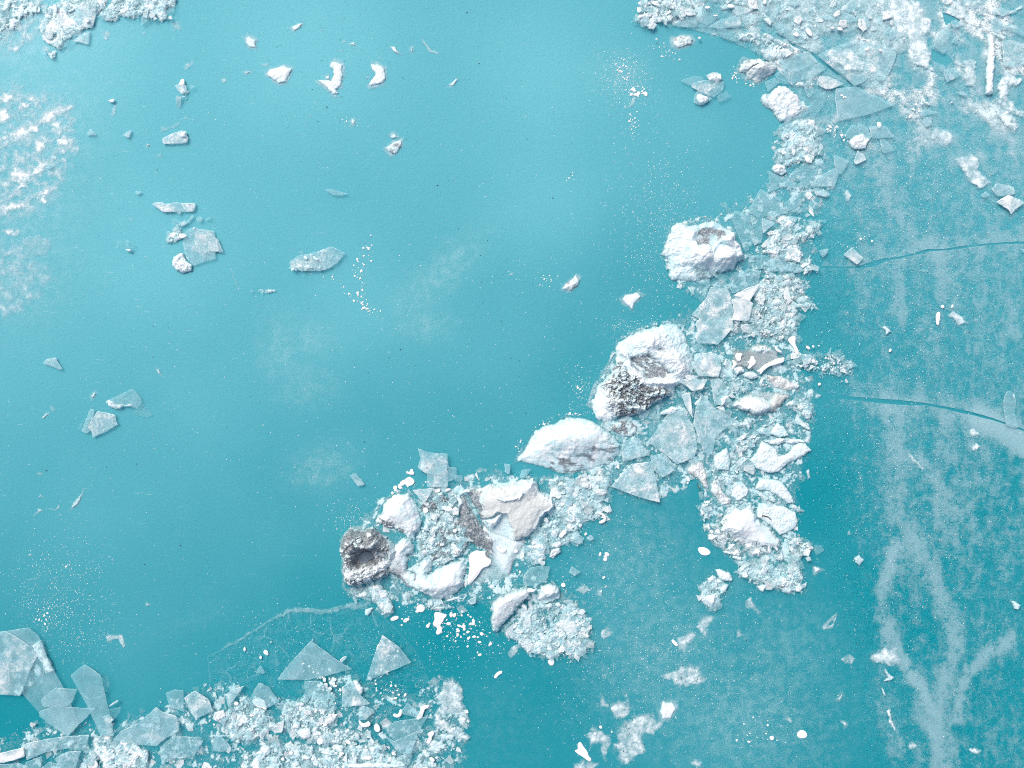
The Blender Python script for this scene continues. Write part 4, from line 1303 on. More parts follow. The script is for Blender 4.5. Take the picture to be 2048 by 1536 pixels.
slush('S', "212,577 270,500 330,450 400,440 412,560 350,582 280,612", 'slush arm of the small floe cluster', .95, 12, .04)
slush('S', "1420,790 1500,770 1600,790 1700,770 1742,800 1690,846 1560,847 1440,836", 'broken crumbs on the boat-shaped floe', 1.0, 10, .05, base=.062)
slush('S', "1000,1030 1080,1010 1290,1020 1285,1050 1100,1060 1060,1080", 'faint row of slush grains in the open water', .55, 15, .015)

# ================================================================== PLATES AND FLOES
# -- open water, upper corner
pane('Q', "780,270 772,330 765,390 700,370 630,362 700,300", .42, .3, 'pointed thin plate hanging from the snowy corner floe')
pane('Q', "580,130 720,40 850,30 830,140 800,250 690,240", .5, .4, 'smooth white plate on the snowy corner floe')
pane('Q', "880,150 960,70 975,85 905,155", .7, .2, 'narrow upright white sliver at the corner floe crack')
pane('Q', "955,32 985,-10 1035,-12 1000,35", .92, 0, 'white block plate at the top edge of the corner floe')
chunk('Q', "578,112 610,90 645,80 655,102 625,125 600,125", .05, 'white snow lump on the smooth plate of the corner floe', base=.05)
chunk('Q', "800,55 830,50 865,62 855,78 815,75", .04, 'flat white snow lump by the corner floe crack', base=.05)
pane('Q', "1395,1187 1470,1150 1560,1120 1605,1133 1600,1168 1617,1180 1603,1226 1400,1236", .55, .45, 'pale fish-shaped floe, white at one end, in open water')
chunk('Q', "1530,1165 1560,1122 1605,1133 1600,1168 1612,1182 1560,1195", .04, 'white crust on the fish-shaped floe', base=.05)
pane('Q', "925,866 990,850 978,885", .95, 0, 'tiny bright white triangle plate in open water')
pane('Q', "780,1105 810,1130 837,1162 745,1160", .5, .2, 'pale triangle plate with its point up, above the speckled frost')
pane('Q', "1130,1113 1125,1150 1108,1186 1055,1160", .45, .2, 'pale triangle plate with a steep right edge in open water')
chunk('Q', "1260,1225 1290,1250 1240,1252", .04, 'tiny brown-grey triangular ice bit in open water', .3, .4, .6)
pane('Q', "1555,680 1580,685 1583,737 1528,738", .95, 0, 'bright white wedge standing on a pale plate')
pane('Q', "1500,730 1600,735 1603,790 1560,815 1525,775", .55, .3, 'pale plate under the bright white wedge')
patch('Q', "950,985 960,920 1000,900 1010,950 970,992", .5, 'faint elongated ice scrap below the tiny white triangle')
patch('Q', "1560,1012 1590,990 1652,1010 1640,1032", .6, 'small grey-white scrap above the fish-shaped floe')
patch('Q', "1388,1112 1440,1060 1520,1050 1522,1077 1410,1127", .6, 'streaky slush scrap left above the fish-shaped floe')
patch('Q', "868,300 890,273 930,275 942,310 910,332", .55, 'round cloudy scrap under the corner floe')
patch('Q', "1198,278 1230,273 1272,305 1250,322", .5, 'faint scrap below the mottled brash floe')
patch('Q', "1308,295 1340,283 1358,310 1330,322", .5, 'faint round scrap below the mottled brash floe')
patch('Q', "1470,200 1530,198 1557,260 1530,302 1490,250", .5, 'faint upright scrap at the end of the mottled brash floe')
patch('Q', "1583,582 1620,530 1668,513 1640,572 1600,592", .5, 'faint slanting scrap above the small white wedge')
patch('Q', "1892,690 1920,678 1932,700 1905,714", .7, 'tiny white scrap in the upper open water')
for i, p in enumerate(["300,1030 420,940 540,888 655,898 600,962 480,1002 420,1082 340,1062", "60,1130 200,1070 330,1058 322,1132 240,1172 100,1192", "455,1172 540,1138 645,1180 612,1252 490,1264",
                       "-30,960 60,930 105,1000 60,1062 -30,1082", "125,980 180,868 265,880 250,922", "-30,830 60,800 80,860 0,900", "310,960 340,915 390,930 370,965", "20,790 90,800 140,795 110,860 60,870",
                       "580,1090 610,1030 640,1040 600,1080"]):
    patch('Q', p, 1.0, ['long slanting snow cloud, uppermost big one of the western field', 'flat wide snow cloud under the long slanting one', 'roundest snow cloud of the western field, to its east', 'snow cloud cut by the western picture edge below the small ones', 'upright snow cloud between the long slanting one and the picture edge', 'highest snow cloud at the western picture edge', 'tiny snow cloud touching the west tip of the long slanting one', 'small snow cloud under the highest one at the edge', 'tiny upright snow cloud above the roundest one'][i], .05, soft=.15, snow=1.0)
for i, p in enumerate(["70,390 160,368 230,392 270,330 225,300 270,278 335,312 425,238 402,302 352,402 240,452 200,472 245,522 180,532 120,602 58,592 100,540 130,490 80,472",
          "248,212 270,158 352,168 362,222 300,264", "-30,652 100,618 214,618 200,672 120,702 -30,714", "238,602 300,548 405,508 390,562 300,604", "18,862 60,818 112,838 184,850 130,892 50,892", "-30,180 60,190 20,240 -30,260"]):
    patch('R', p, 1.0, ['largest branched snow cloud of the western field', 'small round snow cloud above the branched one', 'flat snow cloud at the edge below the branched one', 'slanting snow cloud east of the flat edge one', 'lowest snow cloud of the western field', 'small snow cloud at the edge left of the round one'][i], .05, soft=.15, snow=1.0)
pane('R', "360,362 392,340 421,360 395,387", .4, .1, 'small pale diamond plate beside the cloudy snow patches')
pane('R', "1040,553 1100,555 1067,583", .42, .1, 'small inverted triangle plate above the bar floe')
patch('R', "655,650 690,628 694,656", .7, 'tiny white scrap in the western water')
patch('R', "668,792 703,768 690,818", .6, 'tiny pale triangle scrap in the western water')
patch('R', "1004,750 1032,747 1015,767", .7, 'tiny white scrap above the clear ring plate')
pane('R', "903,940 950,928 990,925 1052,966 1020,1012 960,1002 905,986", .06, .0, 'clear ring-shaped plate with a white crumb', rim=1.0)
chunk('R', "968,990 1000,985 1027,985 1020,1016 980,1007", .04, 'white crumb on the clear ring-shaped plate', base=.05)
patch('R', "735,1325 762,1335 748,1352", .8, 'tiny white scrap in the lower western water')
patch('R', "152,1426 180,1409 184,1418 160,1436", .9, 'tiny white splinter beside the western frost')
patch('R', "1168,280 1210,262 1252,262 1230,300 1190,300", .45, 'faint streaky scrap under the fish-shaped floe')
patch('R', "190,940 230,880 380,930 380,1000 280,1045 220,1010", .30, 'large very faint plate under the western ice', soft=.05)
# -- bar floe, cluster and boat
pane('S', "118,232 150,216 195,210 260,228 350,212 430,222 520,220 526,260 512,297 400,300 230,305 180,270", .62, .35, 'long white bar-shaped floe with two snow bits')
chunk('S', "470,262 515,262 497,283", .03, 'small snow wedge on the bar-shaped floe', base=.06)
chunk('S', "455,231 485,224 488,238 460,242", .03, 'small snow bit on the tip of the bar-shaped floe', base=.06)
pane('S', "350,305 395,302 378,333", .4, .1, 'tiny triangle tooth below the bar-shaped floe')
pane('S', "410,540 420,500 470,460 530,455 620,468 702,480 705,600 712,740 600,770 508,802 440,730 410,600", .36, .45, 'big pale plate of the small floe cluster')
pane('S', "513,460 640,470 690,520 732,560 742,672 640,665 600,712 562,690 530,620", .55, .4, 'white folded panel on the big plate of the cluster')
pane('S', "648,560 733,550 742,672 645,666", .60, .4, 'small bright square on the folded panel of the cluster')
pane('S', "735,555 787,676 740,680", .45, .1, 'fin-shaped plate at the edge of the cluster')
chunk('S', "308,715 370,683 412,690 442,750 502,800 490,852 400,872 340,847 300,800", .07, 'rough white lump at the lower end of the cluster', base=.02, snow=.8, lump=.6)
pane('S', "303,402 320,363 355,370 402,400 370,442 330,432", .10, .1, 'clear ringed plate above the cluster')
pane('S', "370,420 420,380 440,395 500,330 515,345 440,420 400,440", .45, .5, 'narrow slushy link above the cluster')
pane('S', "528,370 570,343 597,370 570,407", .40, .1, 'small grey square plate above the cluster')
pane('S', "608,385 640,355 677,355 650,378", .30, 0, 'small faint lozenge plate above the cluster')
chunk('S', "497,460 505,444 525,444 532,462 520,477 503,476", .06, 'round white snow bead on the cluster', base=.05)
pane('S', "1395,776 1440,735 1480,710 1590,690 1700,655 1787,624 1860,655 1922,690 1880,735 1840,780 1790,815 1740,836 1690,850 1560,852 1430,842", .40, .45, 'boat-shaped pale floe carrying broken crumbs', t=.03)
chunk('S', "1525,716 1550,694 1588,735 1570,762 1530,747", .08, 'pointed white block on the boat-shaped floe', base=.06)
chunk('S', "1613,716 1640,714 1682,745 1660,767 1620,742", .05, 'oval white block on the boat-shaped floe', base=.06)
chunk('S', "1663,810 1680,798 1707,835 1670,842", .05, 'bright white block on the rim of the boat-shaped floe', base=.06)
pane('S', "1728,95 1760,87 1850,110 1942,136 1880,151 1800,146", .28, .1, 'faint sunken plate in the middle of the open water')
patch('S', "1460,680 1490,655 1515,672 1500,700", .5, 'faint round scrap touching the boat-shaped floe')
patch('S', "838,820 850,818 930,1005 920,1010", .5, 'thin straight ice needle beside the cluster', .005, soft=.02)
# -- upper middle water
chunk('T', "338,440 380,402 430,385 480,368 520,385 555,402 530,455 500,512 440,527 400,502 360,472", .07, 'white diamond-shaped snow floe in the upper water', .06, .9)
chunk('T', "850,386 870,345 905,337 962,370 972,460 955,505 957,540 915,570 937,612 890,617 830,560 790,527 758,502 780,484 870,490 890,450 880,410", .06, 'white hook-shaped snow floe with two lobes', .05, .9)
chunk('T', "1188,355 1250,358 1312,400 1317,480 1290,522 1190,550 1173,525 1230,450 1200,405", .06, 'white crescent snow floe beside the hook-shaped one', .05, .9)
chunk('T', "163,150 200,130 268,160 250,197 260,228 200,232 173,190", .03, 'grey-white ragged scrap near the top water', .2, .6, cover=.8)
chunk('T', "538,55 580,38 642,22 620,62 570,92", .03, 'white split scrap near the top water', 0, .8, cover=.85)
chunk('T', "1343,216 1390,223 1442,282 1380,262", .05, 'bright white leaf-shaped scrap near the top water', .1, 1)
patch('T', "1612,165 1650,198 1745,265 1690,270 1640,227", .7, 'long pale wisp of slush near the top water', .02, soft=.05)
chunk('T', "1832,536 1890,484 1912,490 1870,547", .03, 'small white boomerang scrap in the upper water', 0, .8)
chunk('T', "1347,946 1395,923 1413,960 1370,977", .03, 'round pale scrap above the dirty floating lump', 0, .6, cover=.8)
chunk('T', "1308,1046 1380,1000 1448,983 1447,1040 1400,1102 1368,1107", .07, 'grey dirty floating lump in the open water', .42, .6, lump=.6)
chunk('T', "818,466 850,453 862,490 830,487", .03, 'small white crumb in the bend of the hook-shaped floe')
chunk('T', "958,171 1000,158 980,187", .02, 'pale crumb above the hook-shaped floe', 0, .5, cover=.7)
chunk('T', "1008,201 1060,183 1072,217", .03, 'white ragged crumb above the hook-shaped floe', .15)
chunk('T', "1078,246 1105,213 1102,237", .02, 'white splinter above the crescent floe', 0, .8)
chunk('T', "163,420 222,425 175,447", .03, 'grey crumb left of the diamond-shaped floe', .35, .6)
chunk('T', "1518,235 1540,233 1537,257 1520,255", .03, 'square white crumb beside the leaf-shaped scrap')
chunk('T', "1153,470 1182,460 1172,487", .03, 'white crumb at the foot of the crescent floe')
patch('T', "300,350 355,348 330,390", .4, 'faint crumb above the diamond-shaped floe')
patch('T', "728,655 777,690 740,702", .5, 'faint ragged scrap under the hook-shaped floe')
chunk('T', "1030,813 1067,813 1062,862 1033,857", .02, 'pale square scrap ringed by tiny bubbles', 0, .5, cover=.75)
patch('T', "1240,270 1260,290 1310,315 1290,325 1230,290", .6, 'small pale wisp above the crescent floe')
patch('T', "940,245 970,252 960,258 920,255", .7, 'thin white flake above the hook-shaped floe', .01, soft=.03)
patch('T', "770,90 800,85 835,120 800,125", .35, 'very faint cloud in the top water')
# -- western water
pane('U', "193,322 240,268 300,250 372,240 397,300 430,345 462,392 435,406 300,356", .50, .2, 'dull grey triangular floe alone in the western water')
pane('U', "1038,852 1220,760 1402,667 1440,690 1472,720 1530,790 1542,850 1497,947 1400,915 1300,908 1190,942 1110,900", .22, .2, 'thin plate edged with bright snow in the western water')
patch('U', "1085,850 1130,825 1200,855 1300,888 1390,865 1425,910 1300,903 1190,938 1120,905", 1.0, 'bright snow drift on the edge of the thin plate', .02, .02, soft=.03, base=.06)
pane('U', "1540,870 1610,940 1682,1030 1590,1062 1400,1000 1495,945", .16, 0, 'dim sunken plate under the snow-edged one', z=.004)
pane('U', "945,965 1060,990 1182,1020 1195,1110 1217,1155 1060,1250 878,1332 860,1240 813,1200 850,1110", .45, .4, 'mottled five-sided plate in the western water')
pane('U', "840,940 895,945 895,1020 820,1160 810,1210 842,1240 800,1277 720,1240", .42, .1, 'narrow pale strip plate beside the five-sided one')
pane('U', "787,1040 745,1140 718,1232 653,1220", .05, 0, 'clear dark splinter beside the pale strip', rim=.2)
chunk('U', "833,760 880,718 917,730 890,772 860,807", .03, 'small white crumb above the five-sided plate', 0, .7)
chunk('U', "1730,400 1760,393 1795,470 1827,480 1800,499 1750,452", .02, 'small crooked white crumb in the western water', 0, .6, cover=.85)
chunk('U', "158,1060 250,988 242,1030 190,1067", .02, 'thin forked pale crumb in the western water', .1, .6, cover=.8)
patch('U', "300,920 330,922 362,945 350,962 310,945", .5, 'faint crumb near the forked one')
pane('A', "222,478 265,460 332,543 285,557", .55, .25, 'small pale rectangular plate in open water')
chunk('V', "1960,420 1985,399 1993,415", .02, 'tiny white crumb in the centre water')
chunk('W', "190,1352 205,1323 270,1268 297,1290 282,1335 240,1367", .09, 'dirty speckled nugget of ice in open water', .45, .85, lump=.7)
chunk('W', "538,1412 560,1390 610,1384 630,1371 662,1400 620,1442 606,1480 585,1456 555,1442", .06, 'white fan-shaped scrap in open water', 0, 1)
patch('W', "555,290 590,240 625,215 630,240 600,280", .6, 'greyish scrap among tiny bubbles', .02, speck=.6)
chunk('Y', "523,490 540,458 602,382 597,420 572,475 537,497", .02, 'feather-shaped pale scrap in the lower western water', .08, .5, cover=.7)
patch('Y', "778,1450 800,1432 850,1428 890,1428 922,1500 890,1512 862,1462 790,1482", .75, 'pale crescent scrap in the lower western water', .025, soft=.04)
for i, p in enumerate(["255,560 280,510 315,520 280,545", "270,410 300,400 325,420", "260,240 300,232 330,245 290,255", "970,265 985,260 998,275", "1065,1200 1080,1195 1100,1210 1080,1217", "205,840 225,830 250,845", "365,490 400,500 435,470 430,495 390,510", "1115,60 1140,55 1135,85"]):
    patch('Y', p, .6, ['forked faint scrap left of the feather-shaped one', 'faint arrow scrap above the forked one', 'faint flat scrap far above the feather-shaped one', 'tiny rhombic scrap high in the lower western water', 'tiny pale scrap above the pale crescent', 'faint angled scrap below the forked one', 'faint ring scrap beside the feather-shaped one', 'faint pointed scrap among the topmost specks of the lower western water'][i], .015, soft=.03)

# -- bay edge, upper right
chunk('H', "533,422 540,380 590,368 640,363 722,365 752,410 730,462 660,477 600,497 545,472", .09, 'small dirty streaked lump in the bay', .42, .8, .2, lump=.6)
pane('H', "613,838 690,810 760,788 852,805 840,842 705,882", .25, .1, 'lens-shaped thin plate of the bay cluster')
pane('H', "722,862 870,833 1062,850 1047,940 950,1007 840,955 730,907", .40, .6, 'white-crusted main plate of the bay cluster')
chunk('H', "868,790 950,743 1032,760 1047,822 990,852 910,847", .06, 'dirty-tipped lump on top of the bay cluster', .35, .8, base=.04, lump=.6)
pane('H', "748,1060 760,980 795,933 850,965 902,990 937,1020 840,1087 800,1082", .3, .3, 'lower plate of the bay cluster')
chunk('H', "762,985 800,965 830,975 890,995 905,1030 840,1080 800,1070 775,1030", .05, 'white crust on the lower plate of the bay cluster', base=.05)
pane('H', "988,992 1080,943 1132,1000 1010,1062", .16, .1, 'clear plate adrift beside the bay cluster')
pane('H', "520,262 640,195 780,180 780,292 600,292", .25, .35, 'thin plate at the brash tip, bay edge')
pane('H', "780,180 1002,180 962,230 880,272 790,222", .35, .2, 'thin slanted plate at the bay edge, next to its fold')
pane('H', "640,202 770,180 782,265 700,242", .3, .2, 'small twisted plate at the bay edge')
pane('H', "778,210 902,290 778,292", .16, 0, 'dark clear triangle plate at the bay edge', rim=.2)
pane('H', "898,292 1010,220 1150,178 1290,138 1422,180 1422,222 1230,290 1000,302", .28, .2, 'large clear plate with a white centre at the bay edge')
pane('H', "1058,242 1140,188 1222,188 1232,270 1080,290", .55, .3, 'white centre sheet on the large clear plate')
pane('H', "1138,130 1200,73 1352,120 1290,150 1200,175", .78, .2, 'bright white four-sided plate behind the large clear one')
chunk('H', "1448,206 1520,183 1557,240 1540,287", .05, 'white triangular block in the brash behind the bay', base=.04)
pane('H', "758,112 900,38 992,60 1042,130 1002,180 770,182", .12, .1, 'dim clear plate in the brash behind the bay', rim=.3)
pane('H', "978,302 1090,315 1182,330 1150,372 1010,362", .25, .1, 'thin overlapping strip at the bay edge')
pane('H', "1010,347 1170,370 1192,442 1100,415 1020,387", .22, .1, 'lower thin overlapping strip at the bay edge')
chunk('H', "940,352 960,335 1000,345 990,368 955,370", .04, 'small crumb against the bay edge', .2, .8)
chunk('H', "1450,357 1490,343 1520,375 1560,400 1650,430 1742,470 1732,522 1650,502 1580,452 1490,412", .16, 'white ridged ice block rearing up from the bay edge', .1, 1, .15, base=.03)
patch('H', "1390,400 1440,390 1480,420 1450,445 1400,430", .8, 'brownish stained patch beside the white ridged block', speck=1.0, base=.09)
pane('H', "1570,330 1680,345 1780,380 1900,380 1890,440 1790,460 1690,400", .30, .3, 'clear plate behind the white ridged block')
chunk('H', "1720,545 1790,555 1842,570 1810,585 1770,570", .04, 'small white shard on the dark opening', base=.03)
patch('H', "1410,540 1440,490 1520,500 1535,580 1470,590 1420,580", 1.0, 'white snow pillow on the bay edge', base=.06)
pane('G', "523,292 630,253 790,204 830,250 877,300 790,345 700,386 628,402", .46, .25, 'clean pale rectangular plate on the stack by the bay')
pane('G', "520,292 562,278 632,380 577,412", .22, .1, 'narrow clear plate tucked under the pale rectangle', rim=.3)
pane('G', "568,397 670,380 740,340 902,308 942,370 830,442 720,462 640,502 598,470", .32, .4, 'second plate of the stack below the pale rectangle')
pane('G', "488,410 540,373 622,502 520,490", .32, .1, 'slanting plate beside the rounded layered iceberg')
pane('G', "393,480 490,438 522,490 425,572", .28, .25, 'small square plate touching the rounded layered iceberg')
pane('G', "558,852 700,780 802,690 832,740 690,812", .28, .2, 'clear plate under the corner of the square snow slab', z=.01)
pane('G', "800,692 870,620 947,560 932,690 862,772 720,817", .20, .1, 'round-cornered clear plate beside the square snow slab')
pane('G', "863,502 890,428 960,428 1112,496 1000,542 950,547 900,522", .55, .4, 'pale shard with crusted rim above the large triangle')
pane('G', "748,540 842,528 832,590 790,622", .36, .2, 'small wedge plate between the stack and the round-cornered one')
pane('G', "850,562 870,538 922,602 850,637 790,622", .10, 0, 'dark clear wedge plate in the gap', rim=.1)
pane('G', "1035,540 1120,530 1210,520 1390,600 1572,686 1430,740 1300,782 1180,805 1058,837 1030,650", .42, .12, 'large pale triangle plate lying on the frosted sheet')
pane('G', "868,242 1000,178 1200,108 1420,140 1592,190 1570,270 1540,352 1500,432 1462,472 1330,450 1272,492 1205,517 1100,412 990,342", .34, .5, 'largest floe of the plate field, snowy in its middle', t=.03)
patch('G', "900,250 1000,200 1150,180 1280,300 1300,380 1150,370 1050,330", .85, 'bright snow field on the largest floe of the plate field', .06, base=.09)
pane('G', "1330,457 1500,435 1496,512 1430,547 1258,517", .26, .1, 'thin plate peeking out below the largest floe')
pane('G', "988,347 1160,395 1332,442 1272,492 1208,517 1100,430", .22, .2, 'layered strip under the largest floe')
pane('G', "1108,962 1180,863 1242,880 1252,960 1160,992", .30, .15, 'small plate left of the trio below the triangle')
pane('G', "1230,850 1312,880 1357,970 1340,1002 1250,962", .38, .25, 'middle plate of the trio below the triangle')
pane('G', "1330,880 1490,878 1557,976 1450,987 1358,987", .42, .2, 'pale trapezoid plate of the trio below the triangle')
chunk('G', "1148,1012 1200,958 1280,940 1352,1000 1300,1082 1230,1092 1168,1062", .07, 'white block with a dark smudge below the plate trio', .30, .9, base=.035)
pane('G', "1198,1192 1230,1098 1282,1130 1312,1180 1213,1227", .60, .5, 'small mottled white plate under the smudged block')
pane('G', "1428,1000 1480,998 1572,1096 1460,1122", .36, .1, 'pale triangle plate at the head of a frost streak')
pane('G', "523,872 640,828 602,1000 520,992", .22, .2, 'clear plate on the straight brash edge')
chunk('G', "733,1082 765,1068 802,1100 770,1132", .05, 'white knob on the straight brash edge', base=.06)
chunk('G', "718,1142 780,1152 817,1140 780,1172 730,1167", .05, 'flat white knob on the straight brash edge', base=.06)
chunk('G', "448,1252 480,1220 520,1203 592,1240 602,1300 550,1327 470,1292", .08, 'lumpy white block at the corner of the brash edge', .08, .9, base=.03, lump=.6)
pane('G', "430,1280 470,1302 680,1390 672,1442 500,1412 440,1402", .34, .15, 'pale slat plate below the lumpy white block')
pane('G', "600,1332 740,1220 882,1188 862,1342 800,1382 690,1372", .20, .15, 'clear wide plate below the straight brash edge')
pane('G', "860,1342 1020,1258 1062,1310 1022,1422 800,1422", .36, .35, 'frosted plate beside the upright wedge')
pane('G', "1013,1135 1090,1165 1157,1190 1085,1312 1040,1302", .42, .1, 'upright wedge plate on the sheet')
pane('G', "690,1412 720,1380 802,1378 780,1437", .36, .15, 'small four-sided plate at the foot of the clear wide one')
pane('G', "470,1400 530,1430 500,1450 415,1480 440,1420", .34, 0, 'small tapered plate above the tall blade')
pane('G', "830,1430 930,1450 980,1490 970,1515 880,1500", .5, .5, 'whitish oblong plate at the sheet edge')
# -- upper right field
pane('I', "-10,170 90,135 180,98 352,206 250,217 100,202", .28, .2, 'broad clear plate in the upper field')
pane('I', "190,102 280,58 397,100 300,142", .26, .2, 'clear lozenge plate in the upper field')
pane('I', "38,112 90,53 182,130 60,132", .55, .3, 'pale triangular plate in the upper field')
pane('I', "300,250 420,150 440,250 380,290", .40, .3, 'greyish triangular plate in the upper field')
patch('I', "400,-20 600,-60 800,-40 900,60 1012,180 1002,250 950,340 1002,440 1002,540 1012,632 830,642 780,500 760,400 640,240 560,130", .95, 'large white cloud of snow across the upper field', .10, .012, soft=.16, base=.034)
patch('I', "1158,92 1230,18 1292,60 1342,150 1322,182 1200,132", .85, 'white snow cloud above the clear opening', .07, soft=.12, base=.034)
patch('I', "1288,10 1440,-30 1455,60 1380,112 1300,62", .75, 'soft snow cloud at the top edge', .08, soft=.15, base=.034)
pane('I', "1533,96 1600,92 1702,112 1640,162 1560,142", .5, .3, 'pale leaf-shaped plate near the upper corner')
patch('I', "1640,150 1700,110 1790,68 1810,75 1700,140 1660,165", 1.0, 'line of bright white crumbs near the upper corner', .03, soft=.04, base=.05)
pane('I', "1008,432 1050,310 1090,280 1142,258 1172,320 1140,382 1137,470 1095,492", .30, .35, 'curved plate with a white foot in the clear opening')
pane('I', "1163,212 1215,188 1262,240 1190,272", .35, .1, 'small square plate in the upper clear opening')
pane('I', "1168,397 1220,333 1227,412", .36, .1, 'small triangle plate in the clear opening')
pane('I', "1098,642 1210,628 1267,690 1130,757 1110,702", .40, .35, 'pale plate at the crack corner by the clear opening')
pane('I', "1010,570 1115,605 1110,660 1020,640", .25, 0, 'clear plate below the dark opening')
chunk('I', "1488,318 1520,314 1552,320 1563,380 1573,470 1563,560 1556,720 1550,862 1515,866 1478,855 1483,640 1500,480", .12, 'long straight white ice bar standing out in the upper field', 0, .95, base=.035, lump=.1, jag=.004, name='ice_bar', cat='ice bar')
patch('I', "1298,547 1345,552 1397,560 1400,680 1390,772 1310,762", .8, 'faint white strip beside the long ice bar', .02, soft=.06, base=.034)
patch('I', "1598,700 1660,668 1782,740 1740,790 1690,800 1690,900 1620,932 1588,820", .95, 'white snow tongue beside the long ice bar', .06, .02, soft=.10, base=.034)
pane('I', "1628,372 1700,380 1850,420 1850,582 1720,622 1640,602", .42, .45, 'frosted plate at the edge beside the ice bar')
patch('I', "1615,930 1700,918 1850,1000 1850,1062 1680,1012", .85, 'streaky snow band below the snow tongue', .05, soft=.08, base=.034)
patch('I', "1565,975 1640,995 1740,1065 1785,1150 1742,1205 1650,1132", 1.0, 'bright white snow wedge below the streaky band', .04, .03, soft=.08, base=.034)
pane('I', "1530,200 1560,160 1640,220 1660,260 1580,310 1525,270", .32, .1, 'rounded dim plate above the ice bar')
pane('I', "1640,260 1690,220 1843,300 1850,350 1700,290", .40, .3, 'slanting plate near the upper corner')
patch('I', "1545,325 1600,305 1655,345 1630,365 1560,335", 1.0, 'bright crumb heap at the head of the ice bar', .05, .02, soft=.04, base=.05)
pane('I', "1210,845 1270,838 1320,880 1260,870", .8, 0, 'thin white splinter on the long sheet edge')
for p in ["888,935 910,918 932,935 910,967", "918,935 960,928 992,950 970,972", "1153,945 1185,913 1217,945", "818,1000 840,983 862,1000 850,1032", "765,1065 780,1045 800,1075 790,1085", "1180,500 1210,495 1200,525", "985,1075 1005,1065 1010,1095"]:
    chunk('I', p, .05, 'small bright white crumb on the sheet below the long crack edge', base=.03, group='bright crumbs on the upper sheet')
pane('I', "870,1020 960,1000 1060,1030 900,1065", .30, .2, 'faint plate under the bright crumbs of the sheet')
pane('I', "915,1120 930,1070 985,1075 995,1130 950,1160", .45, .3, 'pale block plate under the bright crumbs of the sheet')
patch('I', "1000,1240 1030,1175 1150,1180 1215,1230 1130,1320 1080,1290", .8, 'oval snow cloud on the upper sheet', .06, soft=.12, base=.032)
patch('I', "1230,1450 1330,1400 1420,1430 1440,1536 1260,1536", .7, 'soft snow cloud in the middle of the upper sheet', .06, soft=.14, base=.032)
# -- sheet between the cracks and around
patch('J', "1043,160 1100,140 1152,123 1202,160 1222,240 1312,330 1200,372 1130,292", .85, 'frosted oblong cloud plate on the sheet', .04, soft=.08, base=.034)
pane('J', "1298,382 1340,338 1472,370 1477,422 1350,442", .55, .2, 'pale four-sided plate behind the torn white one')
pane('J', "1338,482 1380,455 1430,428 1562,486 1480,542 1450,577 1438,550", .75, .5, 'torn white plate near the edge of the sheet')
pane('J', "168,885 235,828 322,910 275,962", .72, .4, 'white diamond plate above the upper crack')
pane('J', "1218,432 1260,398 1292,430 1240,452", .6, .4, 'small torn plate beside the white one')
chunk('J', "463,1440 500,1428 542,1465 500,1502 490,1465", .04, 'white chevron-shaped scrap on the sheet', 0, .8, base=.03)
patch('J', "985,1352 1030,1308 1102,1380 1182,1390 1140,1422 1060,1412", .85, 'winged snow patch on the sheet between the cracks', .05, soft=.08, base=.03)
patch('J', "180,420 210,395 240,430 225,475 195,470", .75, 'rounded snow patch on the sheet near the wedge plates', .04, soft=.08, base=.03)
pane('J', "1515,840 1560,842 1560,880", .5, 0, 'small wedge at the crack end')
pane('J', "0,860 55,842 50,870 10,910", .45, .2, 'small plate tip at the sheet margin')
patch('J', "760,995 800,985 832,1010 790,1018", .4, 'faint scrap under the upper crack', .02, soft=.03, base=.03)
pane('K', "1470,445 1480,400 1502,371 1530,375 1552,390 1562,450 1552,510 1577,640 1540,640 1490,620 1475,520", .42, .1, 'tongue-shaped pale plate crossing the lower crack', rim=.7)
chunk('K', "1536,390 1553,392 1560,430 1552,445 1540,420", .04, 'white tip on the tongue-shaped plate', base=.06)
patch('K', "770,805 800,830 895,935 880,940 800,860", .85, 'thin white scratch line on the lower sheet', .01, soft=.03, base=.03)
for p in ["345,1400 360,1390 375,1415 355,1425", "45,965 60,955 72,1000 55,1012", "1230,660 1260,650 1300,690 1240,705", "1240,770 1290,745 1310,780 1260,790"]:
    patch('K', p, .8, 'small snow fleck on the lower sheet', .02, soft=.04, base=.03, group='small snow flecks on the lower sheet')
patch('L', "440,790 500,755 560,720 650,730 680,810 600,830 520,825", .9, 'bright snow saddle on the branching frost streak', .05, soft=.10, base=.03)
chunk('L', "550,855 575,860 605,905 632,915 600,945 550,952 580,920", .03, 'white three-pronged scrap on the frost streak', 0, .6, base=.03, cover=.8)
chunk('L', "533,987 552,985 582,1042 565,1050", .03, 'white slanting scrap on the frost streak', 0, .6, base=.03, cover=.8)
chunk('L', "350,118 395,95 432,130 400,175 365,150", .03, 'pale crumb on the sheet margin', 0, .5, base=.03, cover=.7)
chunk('L', "88,177 105,175 142,200 95,225", .04, 'white arrow-shaped crumb near the ridge foot', 0, .9, base=.01)
patch('L', "155,580 200,560 235,490 242,520 215,585 165,600", .6, 'faint curved scrap near the ridge foot', .02, soft=.04)
chunk('L', "1408,408 1440,405 1482,435 1460,472 1440,465", .04, 'white crumb at the far sheet edge', 0, .8, base=.03)
chunk('L', "280,1228 300,1222 315,1240 300,1260", .03, 'small white crumb beside the frost streak foot', 0, .9, base=.01)
chunk('L', "250,1070 275,1035 287,1050 265,1080", .02, 'small pale crumb above the frost streak foot', 0, .7, base=.01, cover=.8)
patch('L', "280,800 330,775 372,800 350,835 310,830", .6, 'ragged pale scrap on the sheet margin', .03, soft=.05)
patch('L', "1130,1410 1160,1390 1205,1405 1180,1435", .8, 'oval snow patch on the streaked sheet', .03, soft=.06, base=.03)
